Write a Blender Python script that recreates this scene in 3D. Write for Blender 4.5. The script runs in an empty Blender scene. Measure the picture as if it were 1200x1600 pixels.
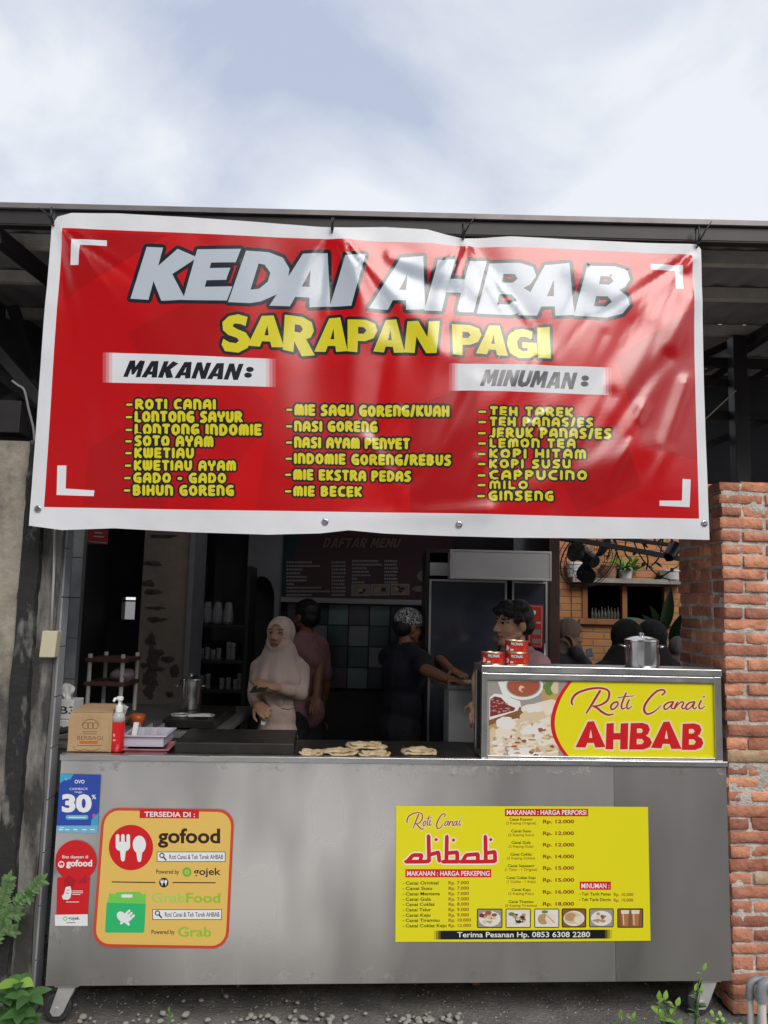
import bpy, bmesh, math, random
from mathutils import Vector, Matrix, noise
from mathutils.geometry import delaunay_2d_cdt
R = math.radians
V = Vector
random.seed(7)
scene = bpy.context.scene
COL = scene.collection

# ------------------------------------------------------------------ camera
F, PITCH, ROLL, CH = 1224.63, 0.1187, 0.0244, 1.6
_c, _s, _cr, _sr = math.cos(PITCH), math.sin(PITCH), math.cos(ROLL), math.sin(ROLL)
FW = V((0, _c, _s)); UP0 = V((0, -_s, _c)); RT0 = V((1, 0, 0))
RT = RT0 * _cr + UP0 * _sr
UP = UP0 * _cr - RT0 * _sr
CAM = V((0, 0, CH))
cd = bpy.data.cameras.new('camera'); cam = bpy.data.objects.new('camera', cd); COL.objects.link(cam)
cd.sensor_fit = 'VERTICAL'; cd.sensor_height = 24.0; cd.lens = F / 1600 * 24.0
cd.clip_start = 0.05; cd.clip_end = 2000
cam.matrix_world = Matrix(((RT.x, UP.x, -FW.x, 0), (RT.y, UP.y, -FW.y, 0), (RT.z, UP.z, -FW.z, CH), (0, 0, 0, 1)))
scene.camera = cam
# ------------------------------------------------------------------ world, sun, exposure
SUN_AZ, SUN_EL = R(156), R(41)       # azimuth clockwise from +Y (behind the camera, to the right)
w = bpy.data.worlds.new('World'); scene.world = w; w.use_nodes = True
nt = w.node_tree; nt.nodes.clear()
out = nt.nodes.new('ShaderNodeOutputWorld'); bg = nt.nodes.new('ShaderNodeBackground')
bg.inputs['Strength'].default_value = 0.1
sky = nt.nodes.new('ShaderNodeTexSky'); sky.sky_type = 'NISHITA'; sky.sun_disc = False
sky.sun_elevation = SUN_EL; sky.sun_rotation = SUN_AZ
tc = nt.nodes.new('ShaderNodeTexCoord')
mp = nt.nodes.new('ShaderNodeMapping'); mp.inputs['Scale'].default_value = (1.0, 1.0, 1.15); mp.inputs['Location'].default_value = (3.3, 1.2, 0.4)
n1 = nt.nodes.new('ShaderNodeTexNoise'); n1.inputs['Scale'].default_value = 2.7; n1.inputs['Detail'].default_value = 7; n1.inputs['Roughness'].default_value = .52; n1.inputs['Distortion'].default_value = .35
rp = nt.nodes.new('ShaderNodeValToRGB')
rp.color_ramp.elements[0].position = .42; rp.color_ramp.elements[0].color = (4.8, 5.4, 6.8, 1)
rp.color_ramp.elements[1].position = .64; rp.color_ramp.elements[1].color = (8.3, 8.55, 8.9, 1)
mx = nt.nodes.new('ShaderNodeMix'); mx.data_type = 'RGBA'; mx.inputs[0].default_value = .86
sx = nt.nodes.new('ShaderNodeSeparateXYZ'); nt.links.new(tc.outputs['Generated'], sx.inputs[0])   # cloud deck thickens towards the horizon
mr = nt.nodes.new('ShaderNodeMapRange'); mr.inputs['From Min'].default_value = .28; mr.inputs['From Max'].default_value = .62; mr.inputs['To Min'].default_value = .32; mr.inputs['To Max'].default_value = 0
nt.links.new(sx.outputs['Z'], mr.inputs[0]); adn = nt.nodes.new('ShaderNodeMath'); adn.operation = 'ADD'; nt.links.new(mr.outputs[0], adn.inputs[1])
for a, b in ((tc.outputs['Generated'], mp.inputs['Vector']), (mp.outputs[0], n1.inputs['Vector']), (n1.outputs['Fac'], adn.inputs[0]), (adn.outputs[0], rp.inputs[0]),
             (sky.outputs[0], mx.inputs[6]), (rp.outputs[0], mx.inputs[7]), (mx.outputs[2], bg.inputs['Color']), (bg.outputs[0], out.inputs[0])):
    nt.links.new(a, b)
sd = bpy.data.lights.new('sun', 'SUN'); so = bpy.data.objects.new('sun', sd); COL.objects.link(so)
sd.energy = 2.1; sd.angle = R(38); sd.color = (1, .95, .88)
SUNV = V((math.sin(SUN_AZ) * math.cos(SUN_EL), math.cos(SUN_AZ) * math.cos(SUN_EL), math.sin(SUN_EL)))
so.rotation_euler = SUNV.to_track_quat('Z', 'Y').to_euler(); so.location = (2, -6, 8)
scene.view_settings.view_transform = 'Standard'; scene.view_settings.look = 'None'
scene.view_settings.exposure = 0.22; scene.view_settings.gamma = 1.0
scene.render.engine = 'CYCLES'
scene.cycles.max_bounces = 8
try: scene.cycles.use_denoising = True
except Exception: pass

# ------------------------------------------------------------------ coordinates
def ray(px, py):
    return RT * ((px - 600) / F) + UP * ((800 - py) / F) + FW
def at(px, py, Y):
    d = ray(px, py); return CAM + d * (Y / d.y)
YAW = math.atan2(3.3376 - 3.1567, 1.4397 + 1.2361)
EX = V((math.cos(YAW), math.sin(YAW), 0)); EN = V((math.sin(YAW), -math.cos(YAW), 0)); EZ = V((0, 0, 1))
CL = V((-1.2361, 3.1567, 0)); CW = 2.682
def fp(u, d, z):                       # street-front frame: along, behind the front, up
    return CL + EX * u - EN * d + EZ * z
def onp(px, py, d=0.0):                # pixel ray met with the upright plane d behind the cart front
    r = ray(px, py); o = fp(0, d, 0)
    return CAM + r * ((o - CAM).dot(EN) / r.dot(EN))
def fu(p): return (p - CL).dot(EX)
def fd(p): return -(p - CL).dot(EN)

# ------------------------------------------------------------------ materials
MATS = {}
def mat(name, col, rough=.5, metal=0.0, col2=None, scale=6.0, lo=.35, hi=.65, bump=0.0, bscale=None, stretch=(1, 1, 1), spec=.5,
        trans=0.0, alpha=1.0, coat=0.0, emit=0.0, island=0.0, rough2=None, detail=6, sss=0):
    if name in MATS: return MATS[name]
    m = bpy.data.materials.new(name); m.use_nodes = True; t = m.node_tree; b = t.nodes['Principled BSDF']
    b.inputs['Base Color'].default_value = (*col, 1); b.inputs['Roughness'].default_value = rough; b.inputs['Metallic'].default_value = metal
    b.inputs['Specular IOR Level'].default_value = spec
    if trans: b.inputs['Transmission Weight'].default_value = trans
    if alpha < 1: b.inputs['Alpha'].default_value = alpha
    if coat: b.inputs['Coat Weight'].default_value = coat; b.inputs['Coat Roughness'].default_value = .1
    if emit: b.inputs['Emission Color'].default_value = (*col, 1); b.inputs['Emission Strength'].default_value = emit
    if sss: b.inputs['Subsurface Weight'].default_value = sss; b.inputs['Subsurface Radius'].default_value = (.01, .004, .002)
    nz = None
    if col2 is not None or bump or rough2 is not None:
        c = t.nodes.new('ShaderNodeTexCoord'); mpn = t.nodes.new('ShaderNodeMapping'); mpn.inputs['Scale'].default_value = stretch
        nz = t.nodes.new('ShaderNodeTexNoise'); nz.inputs['Scale'].default_value = scale; nz.inputs['Detail'].default_value = detail; nz.inputs['Roughness'].default_value = .6
        t.links.new(c.outputs['Object'], mpn.inputs[0]); t.links.new(mpn.outputs[0], nz.inputs['Vector'])
    last = None
    if col2 is not None:
        r = t.nodes.new('ShaderNodeValToRGB'); r.color_ramp.elements[0].position = lo; r.color_ramp.elements[1].position = hi
        r.color_ramp.elements[0].color = (*col, 1); r.color_ramp.elements[1].color = (*col2, 1)
        t.links.new(nz.outputs['Fac'], r.inputs[0]); last = r.outputs[0]
        t.links.new(last, b.inputs['Base Color'])
    if island:
        g = t.nodes.new('ShaderNodeNewGeometry'); h = t.nodes.new('ShaderNodeHueSaturation')
        mr = t.nodes.new('ShaderNodeMapRange'); mr.inputs['To Min'].default_value = 1 - island; mr.inputs['To Max'].default_value = 1 + island
        mr2 = t.nodes.new('ShaderNodeMapRange'); mr2.inputs['To Min'].default_value = .5 - island * .012; mr2.inputs['To Max'].default_value = .5 + island * .018
        t.links.new(g.outputs['Random Per Island'], mr.inputs[0]); t.links.new(g.outputs['Random Per Island'], mr2.inputs[0])
        t.links.new(mr.outputs[0], h.inputs['Value']); t.links.new(mr2.outputs[0], h.inputs['Hue'])
        if last: t.links.new(last, h.inputs['Color'])
        else: h.inputs['Color'].default_value = (*col, 1)
        t.links.new(h.outputs[0], b.inputs['Base Color'])
    if rough2 is not None:
        mr = t.nodes.new('ShaderNodeMapRange'); mr.inputs['From Min'].default_value = .3; mr.inputs['From Max'].default_value = .7
        mr.inputs['To Min'].default_value = rough; mr.inputs['To Max'].default_value = rough2
        t.links.new(nz.outputs['Fac'], mr.inputs[0]); t.links.new(mr.outputs[0], b.inputs['Roughness'])
    if bump:
        bp = t.nodes.new('ShaderNodeBump'); bp.inputs['Strength'].default_value = min(1, bump); bp.inputs['Distance'].default_value = .01
        src = nz
        if bscale:
            src = t.nodes.new('ShaderNodeTexNoise'); src.inputs['Scale'].default_value = bscale; src.inputs['Detail'].default_value = 5
            t.links.new(c.outputs['Object'], src.inputs['Vector'])
        t.links.new(src.outputs['Fac'], bp.inputs['Height']); t.links.new(bp.outputs[0], b.inputs['Normal'])
    MATS[name] = m
    return m
def nodes_of(m): return m.node_tree, m.node_tree.nodes['Principled BSDF']

# ------------------------------------------------------------------ mesh builder
ORG = {}
class MB:
    def __init__(s): s.v = []; s.f = []; s.m = []; s.k = 0
    def add(s, vs, fs):
        b = len(s.v); s.v.extend(V(p) for p in vs)
        for f in fs: s.f.append([i + b for i in f]); s.m.append(s.k)
    def hexa(s, p):                    # 8 points: bottom ring then top ring
        s.add(p, [(0, 3, 2, 1), (4, 5, 6, 7), (0, 1, 5, 4), (1, 2, 6, 5), (2, 3, 7, 6), (3, 0, 4, 7)])
    def box(s, x0, x1, y0, y1, z0, z1):
        s.hexa([(x0, y0, z0), (x1, y0, z0), (x1, y1, z0), (x0, y1, z0), (x0, y0, z1), (x1, y0, z1), (x1, y1, z1), (x0, y1, z1)])
    def fbox(s, u0, u1, d0, d1, z0, z1):
        s.hexa([fp(u0, d0, z0), fp(u1, d0, z0), fp(u1, d1, z0), fp(u0, d1, z0), fp(u0, d0, z1), fp(u1, d0, z1), fp(u1, d1, z1), fp(u0, d1, z1)])
    def obox(s, c, ax, ay, az):        # centre and three half-axis vectors
        c = V(c); p = [c + ax * i + ay * j + az * k for k in (-1, 1) for (i, j) in ((-1, -1), (1, -1), (1, 1), (-1, 1))]
        s.hexa(p)
    def bar(s, a, b, w, h, up=EZ):
        a = V(a); b = V(b); d = b - a; x = d.normalized(); y = x.cross(up)
        if y.length < 1e-4: y = x.cross(V((0, 1, 0)))
        y.normalize(); z = y.cross(x); s.obox((a + b) / 2, d / 2, y * (w / 2), z * (h / 2))
    def tube(s, pts, r, n=10, caps=True):
        pts = [V(p) for p in pts]; rs = r if isinstance(r, (list, tuple)) else [r] * len(pts)
        t0 = (pts[1] - pts[0]).normalized(); a = t0.orthogonal().normalized(); rings = []
        for i, p in enumerate(pts):
            t = (pts[min(i + 1, len(pts) - 1)] - pts[max(i - 1, 0)]).normalized()
            a = (a - t * a.dot(t)); a = a.normalized() if a.length > 1e-6 else t.orthogonal().normalized(); b = t.cross(a)
            rings.append([p + (a * math.cos(2 * math.pi * k / n) + b * math.sin(2 * math.pi * k / n)) * rs[i] for k in range(n)])
        vs = [q for g in rings for q in g]; fs = []
        for i in range(len(pts) - 1):
            for k in range(n):
                fs.append((i * n + k, i * n + (k + 1) % n, (i + 1) * n + (k + 1) % n, (i + 1) * n + k))
        if caps: fs.append(tuple(range(n))[::-1]); fs.append(tuple((len(pts) - 1) * n + k for k in range(n)))
        s.add(vs, fs)
    def lathe(s, prof, c=(0, 0, 0), n=28, M=None):   # prof: (radius, z)
        c = V(c); vs = []; fs = []
        for r, z in prof:
            for k in range(n):
                q = V((r * math.cos(2 * math.pi * k / n), r * math.sin(2 * math.pi * k / n), z))
                vs.append((M @ q if M else q) + c)
        for i in range(len(prof) - 1):
            for k in range(n):
                fs.append((i * n + k, i * n + (k + 1) % n, (i + 1) * n + (k + 1) % n, (i + 1) * n + k))
        fs.append(tuple(range(n))[::-1]); fs.append(tuple((len(prof) - 1) * n + k for k in range(n)))
        s.add(vs, fs)
    def ell(s, c, r, M=None, nu=16, nv=10):
        c = V(c); vs = []; fs = []
        for i in range(1, nv):
            a = math.pi * i / nv
            for k in range(nu):
                b = 2 * math.pi * k / nu; q = V((r[0] * math.sin(a) * math.cos(b), r[1] * math.sin(a) * math.sin(b), -r[2] * math.cos(a)))
                vs.append((M @ q if M else q) + c)
        q0 = V((0, 0, -r[2])); q1 = V((0, 0, r[2])); vs.append((M @ q0 if M else q0) + c); vs.append((M @ q1 if M else q1) + c)
        for i in range(nv - 2):
            for k in range(nu): fs.append((i * nu + k, i * nu + (k + 1) % nu, (i + 1) * nu + (k + 1) % nu, (i + 1) * nu + k))
        z = len(vs) - 2
        for k in range(nu): fs.append((z, (k + 1) % nu, k)); fs.append((z + 1, (nv - 2) * nu + k, (nv - 2) * nu + (k + 1) % nu))
        s.add(vs, fs)
    def cap(s, a, b, r0, r1, n=12):    # tapered capsule
        a = V(a); b = V(b); d = (b - a); L = d.length; d.normalize(); pts = []; rs = []
        for k in range(4):
            t = math.pi / 2 * k / 3.0; pts.append(a - d * (r0 * math.cos(t))); rs.append(max(r0 * math.sin(t), r0 * .05))
        for k in range(4):
            t = math.pi / 2 * k / 3.0; pts.append(b + d * (r1 * math.sin(t))); rs.append(max(r1 * math.cos(t), r1 * .05))
        s.tube(pts, rs, n)
    def build(s, name, mats, parent=None, smooth=False, bevel=0, org=None, auto=None):
        if not isinstance(mats, (list, tuple)): mats = [mats]
        if parent is not None: L = ORG[parent.name]
        elif org is not None: L = V(org)
        else:
            xs = [p.x for p in s.v]; ys = [p.y for p in s.v]; L = V(((min(xs) + max(xs)) / 2, (min(ys) + max(ys)) / 2, min(p.z for p in s.v)))
        me = bpy.data.meshes.new(name); me.from_pydata([tuple(p - L) for p in s.v], [], s.f)
        for m in mats: me.materials.append(m)
        me.polygons.foreach_set('material_index', s.m)
        bm = bmesh.new(); bm.from_mesh(me); bmesh.ops.recalc_face_normals(bm, faces=bm.faces)
        if bevel:
            es = [e for e in bm.edges if len(e.link_faces) == 2 and e.calc_face_angle(0) > .6]
            bmesh.ops.bevel(bm, geom=es, offset=bevel, segments=2, profile=.6, affect='EDGES', clamp_overlap=True)
        bm.to_mesh(me); bm.free()
        return link(name, me, parent, L, smooth, auto)
def link(name, me, parent, L, smooth=False, auto=None):
    o = bpy.data.objects.new(name, me); COL.objects.link(o)
    if smooth:
        me.polygons.foreach_set('use_smooth', [True] * len(me.polygons))
        if auto is not None:
            bm = bmesh.new(); bm.from_mesh(me)
            for e in bm.edges:
                if len(e.link_faces) == 2 and e.calc_face_angle(0) > auto: e.smooth = False
            bm.to_mesh(me); bm.free()
    if parent is not None: o.parent = parent
    else: o.location = L
    ORG[o.name] = V(L)
    return o
def thing(name, label, cat, loc, group=None):
    o = bpy.data.objects.new(name, None); COL.objects.link(o); o.location = loc; o.empty_display_size = .1
    ORG[o.name] = V(loc); return tag(o, label, cat, group)
def tag(o, label=None, cat=None, group=None, kind=None):
    if label: o['label'] = label
    if cat: o['category'] = cat
    if group: o['group'] = group
    if kind: o['kind'] = kind
    return o
def dup(root, loc, label=None, rotz=0.0, scale=None):
    def cp(o, par):
        c = o.copy(); COL.objects.link(c)
        if par is not None: c.parent = par
        for ch in list(o.children): cp(ch, c)
        return c
    r = cp(root, None); r.location = loc; r.rotation_euler.z = root.rotation_euler.z + rotz
    if scale: r.scale = scale if not isinstance(scale, (int, float)) else (scale,) * 3
    if label: r['label'] = label
    ORG[r.name] = V(loc); return r
SM35 = .6

# ------------------------------------------------------------------ printed sheets: one flat triangulated map per sheet
def bez(pts, n=6, closed=False):       # Catmull-Rom through points
    o = []; P_ = [V((p[0], p[1])) for p in pts]; m = len(P_)
    for i in range(m if closed else m - 1):
        a, b, c, d = (P_[(i - 1) % m] if closed or i > 0 else P_[0]), P_[i], P_[(i + 1) % m], (P_[(i + 2) % m] if closed or i + 2 < m else P_[m - 1])
        for k in range(n):
            t = k / n; o.append(((2 * b) + (c - a) * t + (2 * a - 5 * b + 4 * c - d) * t * t + (3 * b - a - 3 * c + d) * t ** 3) * .5)
    if not closed: o.append(P_[-1])
    return [(p.x, p.y) for p in o]
def ellp(cx, cy, rx, ry, n=24, rot=0):
    return [(cx + rx * math.cos(2 * math.pi * k / n) * math.cos(rot) - ry * math.sin(2 * math.pi * k / n) * math.sin(rot),
             cy + rx * math.cos(2 * math.pi * k / n) * math.sin(rot) + ry * math.sin(2 * math.pi * k / n) * math.cos(rot)) for k in range(n)]
def rrect(x0, y0, x1, y1, r, n=5):
    o = []
    for (cx, cy, a0) in ((x1 - r, y1 - r, 0), (x0 + r, y1 - r, 90), (x0 + r, y0 + r, 180), (x1 - r, y0 + r, 270)):
        for k in range(n + 1):
            a = R(a0 + 90 * k / n); o.append((cx + r * math.cos(a), cy + r * math.sin(a)))
    return o
def area(p): return sum(p[i][0] * p[(i + 1) % len(p)][1] - p[(i + 1) % len(p)][0] * p[i][1] for i in range(len(p))) / 2
def quad_map(q):                       # q: BL, BR, TR, TL in pixels; (s,t) in the unit square
    def f(x, y):
        a = (q[0][0] * (1 - x) + q[1][0] * x, q[0][1] * (1 - x) + q[1][1] * x); b = (q[3][0] * (1 - x) + q[2][0] * x, q[3][1] * (1 - x) + q[2][1] * x)
        return (a[0] * (1 - y) + b[0] * y, a[1] * (1 - y) + b[1] * y)
    return f
CG = {  # heavy comic capitals: outer outline and holes
 'A': ([(0, 0), (.28, 1), (.74, 1.02), (1, .01), (.66, -.01), (.62, .17), (.38, .17), (.34, -.01)], [[(.44, .37), (.57, .37), (.51, .7)]]),
 'B': ([(0, 0), (.02, 1), (.56, 1.02), (.8, .95), (.88, .77), (.8, .6), (.7, .53), (.87, .43), (.94, .26), (.84, .08), (.58, -.01)], [[(.31, .63), (.31, .8), (.5, .8), (.57, .71), (.5, .63)], [(.31, .2), (.31, .4), (.52, .4), (.61, .3), (.52, .2)]]),
 'D': ([(0, 0), (.02, 1), (.45, 1), (.75, .91), (.93, .7), (.96, .45), (.83, .18), (.58, .03), (.4, -.01)], [[(.33, .25), (.33, .77), (.45, .75), (.6, .6), (.6, .42), (.48, .28)]]),
 'E': ([(0, 0), (.02, 1), (.8, 1.02), (.77, .75), (.33, .74), (.33, .63), (.7, .64), (.68, .4), (.33, .39), (.33, .26), (.82, .27), (.79, -.01)], []),
 'F': ([(0, 0), (.02, 1), (.8, 1.02), (.77, .75), (.33, .74), (.33, .6), (.68, .61), (.66, .36), (.33, .35), (.32, 0)], []),
 'G': ([(.86, .95), (.55, 1.02), (.25, .95), (.05, .72), (.02, .42), (.12, .14), (.38, 0), (.68, .02), (.95, .14), (.95, .56), (.5, .56), (.5, .36), (.66, .36), (.66, .27), (.5, .24), (.36, .34), (.34, .56), (.44, .73), (.6, .76), (.8, .68)], []),
 'H': ([(0, 0), (.02, 1), (.33, 1.02), (.33, .63), (.6, .63), (.61, 1), (.93, 1.02), (.92, 0), (.6, -.01), (.6, .37), (.32, .37), (.32, -.01)], []),
 'I': ([(0, 0), (.02, 1), (.36, 1.02), (.34, -.01)], []),
 'K': ([(0, 0), (.03, 1), (.33, 1.02), (.33, .66), (.6, 1.03), (1.0, .9), (.62, .52), (.97, .02), (.55, -.02), (.32, .36), (.32, -.01)], []),
 'M': ([(0, 0), (.06, 1), (.4, 1.02), (.55, .62), (.7, 1.02), (1.04, 1), (1.1, 0), (.8, -.01), (.77, .5), (.62, .15), (.48, .15), (.33, .5), (.3, -.01)], []),
 'N': ([(0, 0), (.02, 1), (.32, 1.02), (.62, .5), (.62, 1), (.93, 1.02), (.92, 0), (.63, -.01), (.31, .52), (.3, -.01)], []),
 'P': ([(0, 0), (.02, 1), (.55, 1.02), (.82, .92), (.91, .7), (.81, .45), (.56, .34), (.33, .34), (.32, -.02)], [[(.33, .57), (.33, .78), (.5, .78), (.58, .68), (.5, .57)]]),
 'R': ([(0, 0), (.02, 1), (.55, 1.02), (.82, .93), (.9, .7), (.82, .5), (.68, .42), (.97, .02), (.58, -.08), (.33, .3), (.32, -.01)], [[(.33, .57), (.33, .78), (.5, .78), (.57, .68), (.5, .57)]]),
 'S': ([(0, .2), (.1, .02), (.5, -.03), (.8, .1), (.88, .34), (.76, .52), (.5, .62), (.36, .7), (.42, .78), (.6, .76), (.76, .7), (.84, .95), (.55, 1.03), (.25, .98), (.05, .82), (.06, .6), (.22, .46), (.48, .38), (.54, .3), (.44, .23), (.25, .26), (.06, .36)], []),
 'T': ([(.28, 0), (.28, .72), (0, .72), (0, 1), (.88, 1.02), (.88, .73), (.6, .73), (.6, -.01)], []),
 'U': ([(0, 1), (0, .3), (.1, .08), (.4, -.02), (.75, .06), (.88, .3), (.88, 1), (.58, 1), (.58, .35), (.44, .26), (.32, .36), (.32, 1)], []),
}
SG = {  # rounded stroke capitals (centre lines in a unit-high box)
 'A': (.74, [[(0, 0), (.04, .6), (.2, .92), (.42, 1), (.64, .9), (.74, .6), (.74, 0)], [(.05, .36), (.74, .36)]]),
 'B': (.68, [[(0, 0), (0, 1), (.42, 1), (.6, .78), (.42, .55), (0, .55)], [(.42, .55), (.66, .28), (.42, 0), (0, 0)]]),
 'C': (.66, [[(.66, 1), (.32, 1), (.07, .8), (0, .5), (.07, .2), (.32, 0), (.66, 0)]]),
 'D': (.7, [[(0, 0), (0, 1), (.35, 1), (.62, .8), (.7, .5), (.62, .2), (.35, 0), (0, 0)]]),
 'E': (.56, [[(.56, 1), (0, 1), (0, 0), (.56, 0)], [(0, .5), (.5, .5)]]),
 'G': (.7, [[(.66, 1), (.32, 1), (.07, .8), (0, .5), (.07, .2), (.32, 0), (.7, 0), (.7, .45), (.42, .45)]]),
 'H': (.68, [[(0, 0), (0, 1)], [(.68, 0), (.68, 1)], [(0, .5), (.68, .5)]]),
 'I': (0, [[(0, 0), (0, 1)]]),
 'J': (.42, [[(.42, 1), (.42, .25), (.3, 0), (0, 0)]]),
 'K': (.62, [[(0, 0), (0, 1)], [(.62, 1), (.08, .5), (.62, 0)]]),
 'L': (.5, [[(0, 1), (0, 0), (.5, 0)]]),
 'M': (.9, [[(0, 0), (0, .75), (.2, 1), (.45, .78), (.45, 0)], [(.45, .78), (.7, 1), (.9, .75), (.9, 0)]]),
 'N': (.66, [[(0, 0), (0, 1), (.4, 1), (.66, .75), (.66, 0)]]),
 'O': (.76, [[(.38, 1), (.1, .85), (0, .5), (.1, .15), (.38, 0), (.66, .15), (.76, .5), (.66, .85), (.38, 1)]]),
 'P': (.62, [[(0, 0), (0, 1), (.42, 1), (.62, .75), (.42, .46), (0, .46)]]),
 'R': (.7, [[(0, 0), (0, 1), (.46, 1), (.66, .76), (.46, .5), (.12, .5)], [(.3, .46), (.74, -.02)]]),
 'S': (.6, [[(.58, 1), (.2, 1), (.02, .77), (.2, .55), (.42, .48), (.6, .25), (.42, 0), (0, 0)]]),
 'T': (.62, [[(0, 1), (.62, 1)], [(.31, 1), (.31, 0)]]),
 'U': (.66, [[(0, 1), (0, .3), (.14, .03), (.5, .03), (.66, .3), (.66, 1)]]),
 'W': (.9, [[(0, 1), (0, .25), (.2, 0), (.45, .25), (.45, 1)], [(.45, .25), (.7, 0), (.9, .25), (.9, 1)]]),
 'X': (.6, [[(0, 0), (.6, 1)], [(0, 1), (.6, 0)]]),
 'Y': (.66, [[(0, 1), (0, .7), (.33, .45), (.66, .7), (.66, 1)], [(.33, .45), (.33, 0)]]),
 '/': (.3, [[(0, -.05), (.3, 1.05)]]), '-': (.28, [[(0, .45), (.28, .45)]]), ' ': (.12, []),
}
TXT = {}
def bfont(s, bold=0.0, shear=0.0):     # built-in typeface to flat polygons
    key = (s, bold, shear)
    if key not in TXT:
        cu = bpy.data.curves.new('lettering', 'FONT'); cu.body = s; cu.size = 1; cu.offset = bold; cu.shear = shear; cu.resolution_u = 3; cu.fill_mode = 'FRONT'
        o = bpy.data.objects.new('lettering', cu); COL.objects.link(o)
        dg = bpy.context.evaluated_depsgraph_get(); me = bpy.data.meshes.new_from_object(o.evaluated_get(dg))
        vs = [(v.co.x, v.co.y) for v in me.vertices]; ps = [[vs[i] for i in p.vertices] for p in me.polygons]
        bpy.data.objects.remove(o); bpy.data.curves.remove(cu); bpy.data.meshes.remove(me)
        TXT[key] = (ps, min(p[0] for p in vs), max(p[0] for p in vs))
    return TXT[key]
class Sheet:
    def __init__(s, outline, mats): s.sh = [([outline], [], 0)]; s.mats = []; s.idx(mats)
    def idx(s, m):
        if m not in s.mats: s.mats.append(m)
        return s.mats.index(m)
    def poly(s, pts, m, holes=()): s.sh.append(([pts], list(holes), s.idx(m)))
    def polys(s, pl, m, holes=()): s.sh.append((pl, list(holes), s.idx(m)))
    def rect(s, x0, y0, x1, y1, m): s.poly([(x0, y0), (x1, y0), (x1, y1), (x0, y1)], m)
    def seg(s, pts, w, n=8, closed=False):
        o = []; ws = w if isinstance(w, (list, tuple)) else [w] * len(pts); N = len(pts)
        for i in range(N if closed else N - 1):
            j = (i + 1) % N; a, b = pts[i], pts[j]; dx, dy = b[0] - a[0], b[1] - a[1]; L = math.hypot(dx, dy)
            if L < 1e-6: continue
            nx, ny = -dy / L / 2, dx / L / 2
            o.append([(a[0] + nx * ws[i], a[1] + ny * ws[i]), (b[0] + nx * ws[j], b[1] + ny * ws[j]), (b[0] - nx * ws[j], b[1] - ny * ws[j]), (a[0] - nx * ws[i], a[1] - ny * ws[i])])
        if n:
            for (x, y), ww in zip(pts, ws): o.append(ellp(x + .003, y + .002, ww / 2, ww / 2, n, .37))
        return o
    def line(s, pts, w, m, n=8, closed=False): s.polys(s.seg(pts, w, n, closed), m)
    def comic(s, items, fill, line=None, lw=0):   # items: (char, quad BL BR TR TL)
        fills = []
        for ch, q in items:
            o, h = CG[ch]; wd = max(p[0] for p in o); f = quad_map(q)
            fills.append(([f(x / wd, y) for x, y in o], [[f(x / wd, y) for x, y in k] for k in h]))
        if line is not None:
            s.polys([g for o, hs in fills for c in [o] + hs for g in s.seg(c, lw, 8, True)], line)
        for o, hs in fills: s.poly(o, fill, hs)
    def comic_line(s, text, q, fill, line=None, lw=0, gap=.06):
        tot = sum((max(p[0] for p in CG[c][0]) if c != ' ' else .4) + gap for c in text) - gap; x = 0; it = []; f = quad_map(q)
        for c in text:
            wd = max(p[0] for p in CG[c][0]) if c != ' ' else .4
            if c != ' ': it.append((c, [f(x / tot, 0), f((x + wd) / tot, 0), f((x + wd) / tot, 1), f(x / tot, 1)]))
            x += wd + gap
        s.comic(it, fill, line, lw)
    def strokes(s, text, x0, y0, x1, y1, h, m, line=None, t=.27, lw=.3, gap=.17, n=6):
        sl = 1 - t; tot = sum(SG[c][0] * sl * 1.1 + t + gap for c in text) - gap; x = 0; fl = []; ol = []
        def mp_(X, Y): k = X / tot; return (x0 + (x1 - x0) * k, y0 + (y1 - y0) * k - Y * h)
        for c in text:
            wd, st = SG[c]
            for p in st:
                q = [mp_(x + t / 2 + X * sl * 1.1, t / 2 + Y * sl) for X, Y in p]
                fl += s.seg(q, t * h, n); ol += s.seg(q, (t + lw) * h, n)
            x += wd * sl * 1.1 + t + gap
        if line is not None: s.polys(ol, line)
        s.polys(fl, m)
    def text(s, t, x0, y0, x1, y1, h, m, bold=0.0, shear=0.0):   # baseline from (x0,y0) to (x1,y1), capital height h
        ps, a, b = bfont(t, bold, shear); k = (x1 - x0) / (b - a)
        s.polys([[(x0 + (X - a) * k, y0 + (y1 - y0) * (X - a) / (b - a) - Y / .72 * h) for X, Y in p] for p in ps], m)
    def build(s, name, mapfn, parent=None, grid=0, smooth=False, org=None, normal=None):
        vs = []; fs = []; own = []
        for li, (outs, holes, mi) in enumerate(s.sh):
            for sign, pl in ((1, outs), (-1, holes)):
                for p in pl:
                    if len(p) < 3 or abs(area(p)) < 1e-10: continue
                    if area(p) < 0: p = p[::-1]
                    if grid:
                        q = []
                        for i in range(len(p)):
                            a, b = p[i], p[(i + 1) % len(p)]; kk = max(1, int(math.hypot(b[0] - a[0], b[1] - a[1]) / (grid * 1.1)))
                            q += [(a[0] + (b[0] - a[0]) * j / kk, a[1] + (b[1] - a[1]) * j / kk) for j in range(kk)]
                        p = q
                    fs.append(list(range(len(vs), len(vs) + len(p)))); vs.extend(V((q[0], q[1])) for q in p); own.append((li, sign))
        if grid:
            ol = s.sh[0][0][0]; xs = [p[0] for p in ol]; ys = [p[1] for p in ol]; y = min(ys) + grid / 2; row = 0
            while y < max(ys):
                x = min(xs) + (grid / 2 if row % 2 else 0)
                while x < max(xs): vs.append(V((x, y))); x += grid
                y += grid * .87; row += 1
        ov, oe, of, a, b, org_f = delaunay_2d_cdt(vs, [], fs, 1, 1e-8 * max(1e-3, max(abs(p[0]) + abs(p[1]) for p in s.sh[0][0][0])))
        keep = []; mi = []
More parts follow.
